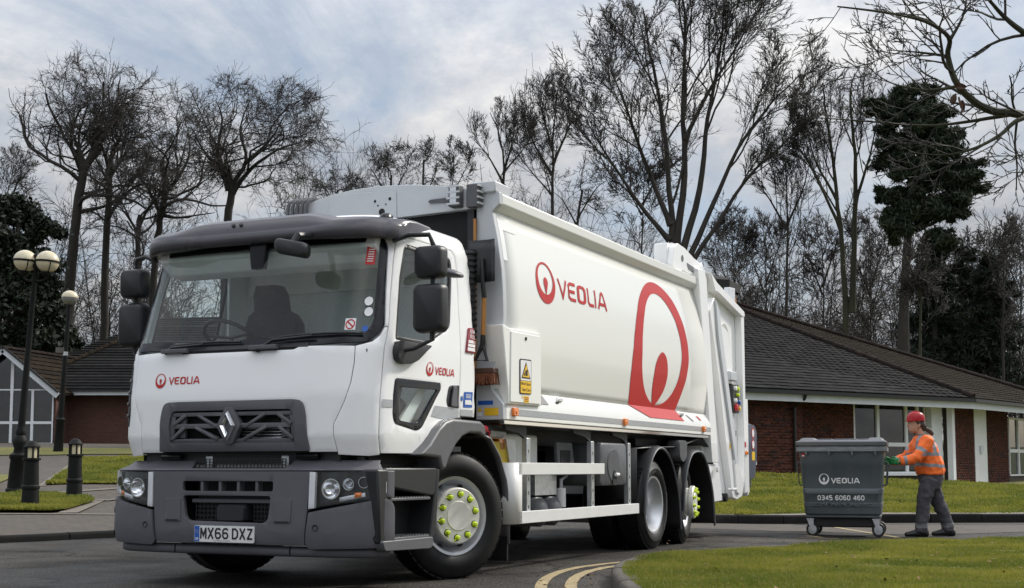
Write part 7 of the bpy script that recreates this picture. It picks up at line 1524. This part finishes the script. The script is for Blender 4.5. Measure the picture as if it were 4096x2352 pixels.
NEAR = [dict(k=8, ang=.8, ratio=.36, rr=.6, seg=6, wig=.12, trop=.02, up=.05), dict(k=5, ang=.65, ratio=.55, rr=.65, seg=4, wig=.13, trop=.03), dict(k=4, ang=.6, ratio=.5, rr=.7, seg=3, wig=.12, trop=.03)]
A, B, ra, rb, tp = crown_from(rg, ch, NEAR, None, .0026); V2, F2 = seg_mesh('t', A - nb, B - nb, np.minimum(ra, .012), np.minimum(rb, .012), 4); V3, F3 = tip_mesh(tp[0] - nb, tp[1] - nb, tp[2] * 1.1)
link('crown', two_kind_mesh('crown', V2, F2, V3, F3), NT, 'near_twig', smooth=0)
for k, (px, py, a) in enumerate(((3825, 372, .2), (3838, 385, -.3), (3852, 400, .1), (3820, 345, .8), (3845, 415, -.1))):
    c = at(px, py, 8.95) - Vector(nb); lf = MB(); lf.grid([[(w_ * (1 - (2 * t - 1) ** 2) * .022 + math.sin(a) * t * .03, abs(w_) * .012 + .004 * math.sin(t * 5), -t * .085) for w_ in (-1, 0, 1)] for t in np.linspace(0.02, .98, 6)]); lf.build('dead_leaf', 'dead_leaf', NT, loc=tuple(c), rot=(a, a * 2, k * 1.1), smooth=60)
# ================================================================== WHEELED BIN
mat('bin_grey', (.060, .076, .086), .42, col2=(.098, .115, .124), vscale=3, detail=12, stretch=(1, 1, .35), bump=.03, bscale=200)
mat('bin_lid', (.115, .122, .130), .45, var=.1, vscale=5)
mat('lid_scuffed', (.25, .27, .28), .5, col2=(.10, .115, .12), vscale=22, stretch=(.25, 1, 4), detail=8)
mat('bin_tyre', (.014, .014, .014), .6)
mat('lid_inlay', (.085, .082, .10), .5)
bx_, by_ = 4.715, 19.12; BIN = empty('wheeled_bin', (bx_, by_, float(gz(bx_, by_)) + .003), R(-17)); BIN.scale = (.89, 1, 1); tag(BIN, 'dark grey four wheeled waste bin with white lettering pushed by the worker', 'waste bin')
def bring(z, hx, hy, r=.06, k=4): return [(a, b, z) for a, b in rrect(2 * hx, 2 * hy, r, k)]
prof = [(.30, .565, .40), (.32, .578, .42), (.415, .588, .432), (.418, .592, .436), (.468, .594, .438), (.472, .589, .434), (.592, .598, .445), (.598, .604, .45), (.66, .606, .452), (.668, .600, .447), (.975, .625, .475), (.982, .630, .48), (1.18, .645, .495)]
body = MB().loft([bring(*p) for p in prof]).build('bin_body', 'bin_grey', BIN, smooth=35)
MB().loft([bring(1.18, .655, .505), bring(1.185, .69, .535), bring(1.245, .69, .535), bring(1.25, .655, .50), bring(1.285, .655, .50)]).build('rim', 'lid_scuffed', BIN, smooth=30)
for k in range(4): MB().prism([(0, 1.185), (.05, 1.185), (.035, 1.12), (.03, 1.12)], lambda a, b, dd: (-.56 + k * .35 + a, dd, b), -.53, -.47).build('rim_bracket', 'bin_grey', BIN)
lid = MB().loft([bring(1.268, .675, .52), bring(1.27, .695, .54), bring(1.315, .70, .545), bring(1.325, .685, .53), bring(1.345, .62, .47)]).build('lid', 'bin_lid', BIN, smooth=30)
for sg in (-1, 1): MB().loft([[(sg * .52 + a * s_, b * s_ * 1.0, z) for a, b in rrect(.26, .90, .05, 3)] for z, s_ in ((1.33, 1), (1.365, .82), (1.378, .6))]).build('lid_bulge', 'bin_lid', lid, smooth=40)
for x0, x1 in ((-.36, -.14), (-.12, .24), (.25, .40)): MB().box(x0, x1, -.40, .38, 1.33, 1.362).build('lid_panel', 'lid_inlay', lid, bevel=.012)
def lip_y(z): return float(np.interp(z, [p[0] for p in prof], [p[2] for p in prof]))
bf = lambda a, b: Vector((a, -lip_y(b) - .004, b))
disc_logo('bin_logo', -.27, .80, .078, .076, bf, 'white_decal', BIN, (0, -1, 0)); letters('bin_lettering', -.165, .742, .435, .074, bf, 'white_decal', BIN, (0, -1, 0), thick=.2)
stroke_text('phone_lettering', '0345 6060 460', -.375, .508, .71, .066, bf, 'white_decal', BIN, (0, -1, 0), .19, .22, .7)['kind'] = 'stuff'
me_ = text('embossed_name', 'CONTINENTAL 1100', .05, lambda a, b: Vector((-.45 + a, -lip_y(.44) - .003, .420 + b)), 'bin_grey', BIN, width=.90, bold=.01, out=(0, -1, 0)); sm_ = me_.modifiers.new('solid', 'SOLIDIFY'); sm_.thickness = .012; sm_.offset = 0
panel('red_sticker', [(-.605, 1.11), (-.555, 1.11), (-.555, 1.16), (-.605, 1.16)], bf, 'red_decal', BIN, out=(0, -1, 0), smooth=0); panel('sticker_text', [(-.60, 1.115), (-.56, 1.115), (-.56, 1.132), (-.60, 1.132)], lambda a, b: bf(a, b) + Vector((0, -.002, 0)), 'white_decal', BIN, out=(0, -1, 0), smooth=0)
for sg in (-1, 1):
    for yy in (-.30, .25):
        MB().tube([(sg * .62, yy, 1.04), (sg * .675, yy, 1.04), (sg * .69, yy, 1.01), (sg * .665, yy, .74), (sg * .65, yy, .71), (sg * .60, yy, .71)], .009, 8).build('side_handle', 'tank_grey', BIN)
    MB().tube([(sg * .69, -.30, 1.01), (sg * .69, .25, 1.01)], .012, 8).build('push_bar', 'tank_grey', BIN)
MB().box(-.50, .46, -.33, .33, .13, .30).build('underside', 'bin_tyre', BIN, bevel=.02)
MB().box(-.57, .57, -.40, .40, .265, .30).build('base_frame', 'bin_grey', BIN, bevel=.01)
for i, (x, y, tr) in enumerate(((-.50, -.34, .1), (.50, -.34, -.05), (-.50, .34, .15), (.50, .34, .0))):
    cx_ = x + .03; ax = Vector((math.sin(tr), 1, 0)).normalized()
    w_ = MB().lathe([(-.022, .062), (-.024, .09), (-.012, .100), (.012, .100), (.024, .09), (.022, .062)], (cx_, y, .100), ax, 24).build('castor', 'bin_tyre', BIN, smooth=40)
    MB().lathe([(-.026, .012), (-.023, .065), (.023, .065), (.026, .012)], (cx_, y, .100), ax, 20).build('wheel_hub', 'galvanised', w_)
    fk = MB()
    for s_ in (-1, 1): fk.prism([(cx_ - .018, .09), (cx_ + .018, .09), (x + .05, .245), (x - .055, .245)], lambda a, b, dd: (a, dd, b), y + s_ * .034 - .004, y + s_ * .034 + .004)
    fk.box(x - .06, x + .055, y - .042, y + .042, .238, .252); fk.build('fork', 'galvanised', BIN)

# ================================================================== WORKER
mat('skin', (.46, .25, .17), .55, var=.08, vscale=30)
mat('hair_brown', (.045, .028, .018), .6, var=.4, vscale=40, stretch=(1, 1, 6))
mat('helmet_red', (.36, .008, .013), .3, spec=.35)
mat('orange_hivis', (.95, .17, .025), .7, var=.06, vscale=14, bump=.35, bscale=16)
mat('silver_tape', (.24, .25, .27), .45)
mat('trouser_grey', (.060, .058, .066), .85, var=.15, vscale=12, bump=.5, bscale=13)
mat('trouser_band', (.15, .15, .155), .6)
mat('glove_green', (.012, .20, .055), .5, var=.15, vscale=20)
mat('boot_black', (.010, .010, .010), .5)
mat('collar_grey', (.10, .10, .10), .8)
px_, py_ = 5.85, 18.85; MAN = empty('person', (px_, py_, float(gz(px_, py_)) + .004), R(180)); tag(MAN, 'person in orange jacket, grey trousers and red helmet pushing the bin with green gloves', 'person')
# local: +x is where the person faces, +y their right after the half turn (towards the road behind), z up
from mathutils import noise as mnoise
def bake(name, mb, mats, voxel, smooth_it, parent, cls=None, crease=0.0):
    me = mb.fixed(name); o = bpy.data.objects.new(name, me); COL.objects.link(o)
    r_ = o.modifiers.new('r', 'REMESH'); r_.mode = 'VOXEL'; r_.voxel_size = voxel; s_ = o.modifiers.new('s', 'SMOOTH'); s_.factor = .5; s_.iterations = smooth_it
    dg = bpy.context.evaluated_depsgraph_get(); nm_ = bpy.data.meshes.new_from_object(o.evaluated_get(dg)); bpy.data.objects.remove(o); nm_.name = name
    nm_.materials.clear()
    for m_ in mats: nm_.materials.append(MATS[m_])
    if cls:
        for p in nm_.polygons: p.material_index = cls(p.center)
    if crease:
        for v in nm_.vertices:
            c = v.co; n_ = mnoise.noise(Vector((c.x * 11 + c.z * 6, c.y * 9, c.z * 11 - c.x * 7))) + .45 * mnoise.noise(Vector((c.x * 26 + c.z * 12, c.y * 22, c.z * 24))); v.co = c + v.normal * (crease * n_)
        nm_.update()
    nm_.shade_smooth(); q = bpy.data.objects.new(name, nm_); COL.objects.link(q); q.parent = parent; return q
def etube(mb, pts, rad, n=14):       # rad: (rx, ry) ellipse; sections stay horizontal-ish, for torso and head
    mb.loft([[(p[0] + a, p[1] + b, p[2]) for a, b in ell(0, 0, r_[0], r_[1], n)] for p, r_ in zip(pts, rad)]); return mb
SHL = (.07, .20, 1.33); ELB = (.24, .25, 1.09); HND = (.50, .22, 1.045)      # near (left) arm; y>0 is towards the camera after the turn
SHR = (.07, -.20, 1.33); ELR = (.26, -.24, 1.09); HNR = (.50, -.20, 1.045)
torso = [((-.02, 0, .86), (.185, .215)), ((-.015, 0, .93), (.205, .225)), ((.0, 0, 1.02), (.20, .225)), ((.025, 0, 1.12), (.19, .225)), ((.045, 0, 1.24), (.175, .225)), ((.065, 0, 1.33), (.14, .205)), ((.085, 0, 1.395), (.095, .14)), ((.105, 0, 1.43), (.068, .075))]
j = MB(); etube(j, [t[0] for t in torso], [t[1] for t in torso])
for S_, E_, H_ in ((SHL, ELB, HND), (SHR, ELR, HNR)):
    m1 = tuple((np.array(S_) + np.array(E_)) / 2 + np.array([-.005, 0, -.01])); m2 = tuple((np.array(E_) * .45 + np.array(H_) * .55) + np.array([0, 0, -.012])); wr = tuple(np.array(E_) * .12 + np.array(H_) * .88)
    j.tube([tuple(np.array(S_) + np.array([-.03, -.03 * np.sign(S_[1]), .02])), S_, m1, E_, m2, wr], [.085, .098, .092, .080, .070, .058], 12)
aS, aE, aH = map(np.array, (SHL, ELB, HND))
def jcls(c):
    c_ = np.array(c)
    for S_, E_, H_ in ((SHL, ELB, HND), (SHR, ELR, HNR)):
        S2, E2, H2_ = map(np.array, (S_, E_, H_)); u = E2 - S2; t = (c_ - S2) @ u / (u @ u); d = np.linalg.norm(c_ - (S2 + u * t))
        u2 = H2_ - E2; t2 = (c_ - E2) @ u2 / (u2 @ u2); d_2 = np.linalg.norm(c_ - (E2 + u2 * t2))
        if d < .115 and .25 < t < 1.0 and d <= d_2 + .01 and abs(c_[1]) > .17:
            if .50 < t < .70: return 1
            return 0
        if d_2 < .105 and t2 > .12 and c_[0] > .24:
            return 1 if .52 < t2 < .68 else 0
    if c_[2] > 1.405: return 2
    if .965 < c_[2] + .12 * (c_[0] - 0) * -1 * .6 < 1.012: return 1
    if 1.12 < c_[2] < 1.165: return 1
    if c_[2] > 1.16 and .075 < abs(c_[1]) < .125: return 1
    if abs(c_[1]) > .15 and c_[2] > 1.16 and abs(c_[0] + .03 - .22 * max(0, c_[2] - 1.30)) < .026: return 1
    return 0
bake('jacket', j, ['orange_hivis', 'silver_tape', 'collar_grey'], .012, 4, MAN, jcls, .011)
# trousers
t_ = MB(); etube(t_, [(-.02, 0, .66), (-.02, 0, .76), (-.02, 0, .86), (-.02, 0, .93)], [(.12, .16), (.165, .19), (.175, .20), (.17, .195)])
LEGS = (((.01, .10, .80), (.12, .10, .48), (.165, .10, .14), (.175, .10, .06)), ((-.06, -.10, .80), (-.15, -.11, .47), (-.275, -.11, .15), (-.275, -.11, .07)))
for hip, knee, ank, hem in LEGS:
    m1 = tuple((np.array(hip) + np.array(knee)) / 2 + np.array([.015, 0, 0])); m2 = tuple((np.array(knee) + np.array(ank)) / 2 + np.array([-.01, 0, 0]))
    t_.tube([hip, m1, knee, m2, ank, hem], [.125, .112, .098, .092, .084, .082], 14)
t_.box(.0, .13, .185, .212, .55, .68)
bake('trousers', t_, ['trouser_grey', 'trouser_band'], .012, 3, MAN, lambda c: 1 if .125 < c.z < .185 else 0, .013)
for hip, knee, ank, hem in LEGS:
    ft = Vector((ank[0] + .03, ank[1], 0)); b_ = MB()
    b_.loft([[(ft.x + x, ft.y + a, max(.0, z + b)) for a, b in ell(0, 0, ry, rz, 12)] for x, z, ry, rz in ((-.13, .05, .035, .045), (-.11, .055, .045, .055), (-.03, .06, .047, .06), (.06, .052, .05, .05), (.13, .042, .05, .04), (.185, .035, .04, .032), (.20, .032, .02, .02))]); b_.tube([(ft.x - .05, ft.y, .05), (ft.x - .045, ft.y, .14)], .058, 12)
    bt_ = bake('boot', b_, ['boot_black'], .010, 2, MAN)
# gloves: palm, four fingers of different lengths closed on the bar, thumb from the side of the palm
for sgn, H_ in ((1, HND), (-1, HNR)):
    hx, hy, hz = H_; g_ = MB(); g_.loft([[(hx - .10 + x, hy + a, hz + b) for a, b in rrect(w_, h_, min(w_, h_) * .4, 3)] for x, w_, h_ in ((-.02, .075, .085), (.03, .07, .08), (.08, .055, .085), (.13, .045, .09), (.16, .036, .082))])
    for k, (dz_, ln) in enumerate(((.034, .072), (.012, .080), (-.011, .076), (-.033, .060))):
        b0 = np.array([hx + .05, hy, hz + dz_]); g_.tube([tuple(b0), tuple(b0 + [ln * .45, -.012 * sgn, 0]), tuple(b0 + [ln * .62, -.034 * sgn, -.002]), tuple(b0 + [ln * .35, -.058 * sgn, -.004])], [.0125, .0120, .011, .0095], 8)
    g_.tube([(hx - .01, hy - .012 * sgn, hz + .030), (hx + .025, hy - .035 * sgn, hz + .055), (hx + .055, hy - .045 * sgn, hz + .058), (hx + .075, hy - .048 * sgn, hz + .050)], [.016, .0145, .0125, .010], 8)
    bake('glove', g_, ['glove_green'], .007, 2, MAN)
# body: head with face, neck, core
hd = MB(); hc = np.array([.165, 0, 1.56])
etube(hd, [(.165 + x, 0, z) for x, z in ((.020, 1.445), (.028, 1.465), (.018, 1.50), (.006, 1.54), (.0, 1.58), (-.004, 1.62), (-.004, 1.66), (-.004, 1.685))], [(.050, .040), (.068, .055), (.088, .066), (.096, .073), (.099, .076), (.097, .076), (.085, .068), (.05, .04)], 18)
hd.tube([(.262, 0, 1.585), (.276, 0, 1.555), (.284, 0, 1.540), (.268, 0, 1.530)], [.010, .013, .016, .012], 8)
hd.tube([(.250, -.045, 1.594), (.268, 0, 1.598), (.250, .045, 1.594)], .011, 6)
hd.tube([(.245, -.022, 1.503), (.262, 0, 1.505), (.245, .022, 1.503)], .009, 6); hd.tube([(.243, -.02, 1.490), (.260, 0, 1.490), (.243, .02, 1.490)], .0095, 6); hd.tube([(.225, 0, 1.462), (.242, 0, 1.462)], .022, 8)
for sgn in (-1, 1): hd.tube([(.150, sgn * .072, 1.575), (.138, sgn * .083, 1.560), (.142, sgn * .082, 1.530), (.155, sgn * .074, 1.52)], [.010, .014, .013, .009], 6)
hd.tube([(.135, 0, 1.50), (.115, 0, 1.44), (.09, 0, 1.38)], [.058, .058, .065], 12)
etube(hd, [(t[0][0], 0, t[0][2]) for t in torso[:-1]], [(t[1][0] * .8, t[1][1] * .8) for t in torso[:-1]])
for S_, E_, H_ in ((SHL, ELB, HND), (SHR, ELR, HNR)): hd.tube([tuple(np.array(S_) * [.5, .4, 1]), S_, E_, tuple(np.array(E_) * .1 + np.array(H_) * .9), H_], [.06, .062, .045, .035, .03], 8)
for hip, knee, ank, hem in LEGS: hd.tube([(-.02, hip[1] * .6, .9), hip, knee, ank], [.1, .085, .06, .045], 8)
bake('body', hd, ['skin'], .0085, 2, MAN)
for sgn in (-1, 1): MB().lathe([(-.004, .010), (.004, .008), (.006, .002)], (.243, sgn * .034, 1.577), (1, sgn * .5, 0), 8).build('eye', 'boot_black', MAN)
hm = MB()
hm.loft([[(.165 + a * s_, b * s_, z) for a, b in ell(0, 0, .128, .105, 24)] for z, s_ in ((1.612, 1.0), (1.64, 1.0), (1.675, .95), (1.705, .84), (1.725, .68), (1.738, .45), (1.742, .12))]); hm.build('helmet', 'helmet_red', MAN, smooth=60)
MB().loft([[(x, y, 1.625 - .012 + dz_ + (x - .2) * -.10) for x, y in ((.20, -.10), (.27, -.085), (.315, -.05), (.33, 0), (.315, .05), (.27, .085), (.20, .10))] for dz_ in (0, .008)]).build('helmet_brim', 'helmet_red', MAN, smooth=30)
MB().tube([(.165 + .118 * math.cos(t), 0, 1.62 + .13 * math.sin(t)) for t in np.linspace(.25, math.pi - .25, 12)], .010, 6).build('helmet_ridge', 'helmet_red', MAN)
hr = MB(); hr.tube([(.16, 0, 1.60), (.11, 0, 1.57), (.075, 0, 1.53), (.085, 0, 1.48)], [.07, .078, .065, .045], 12)
for sgn in (-1, 1): hr.tube([(.185, sgn * .068, 1.615), (.165, sgn * .074, 1.585), (.12, sgn * .068, 1.55)], [.012, .016, .02], 8)
hr.tube([(.075, 0, 1.50), (.03, .01, 1.50), (-.02, .02, 1.475), (-.05, .025, 1.43), (-.045, .025, 1.40)], [.022, .030, .036, .030, .012], 10); bake('hair', hr, ['hair_brown'], .009, 1, MAN)
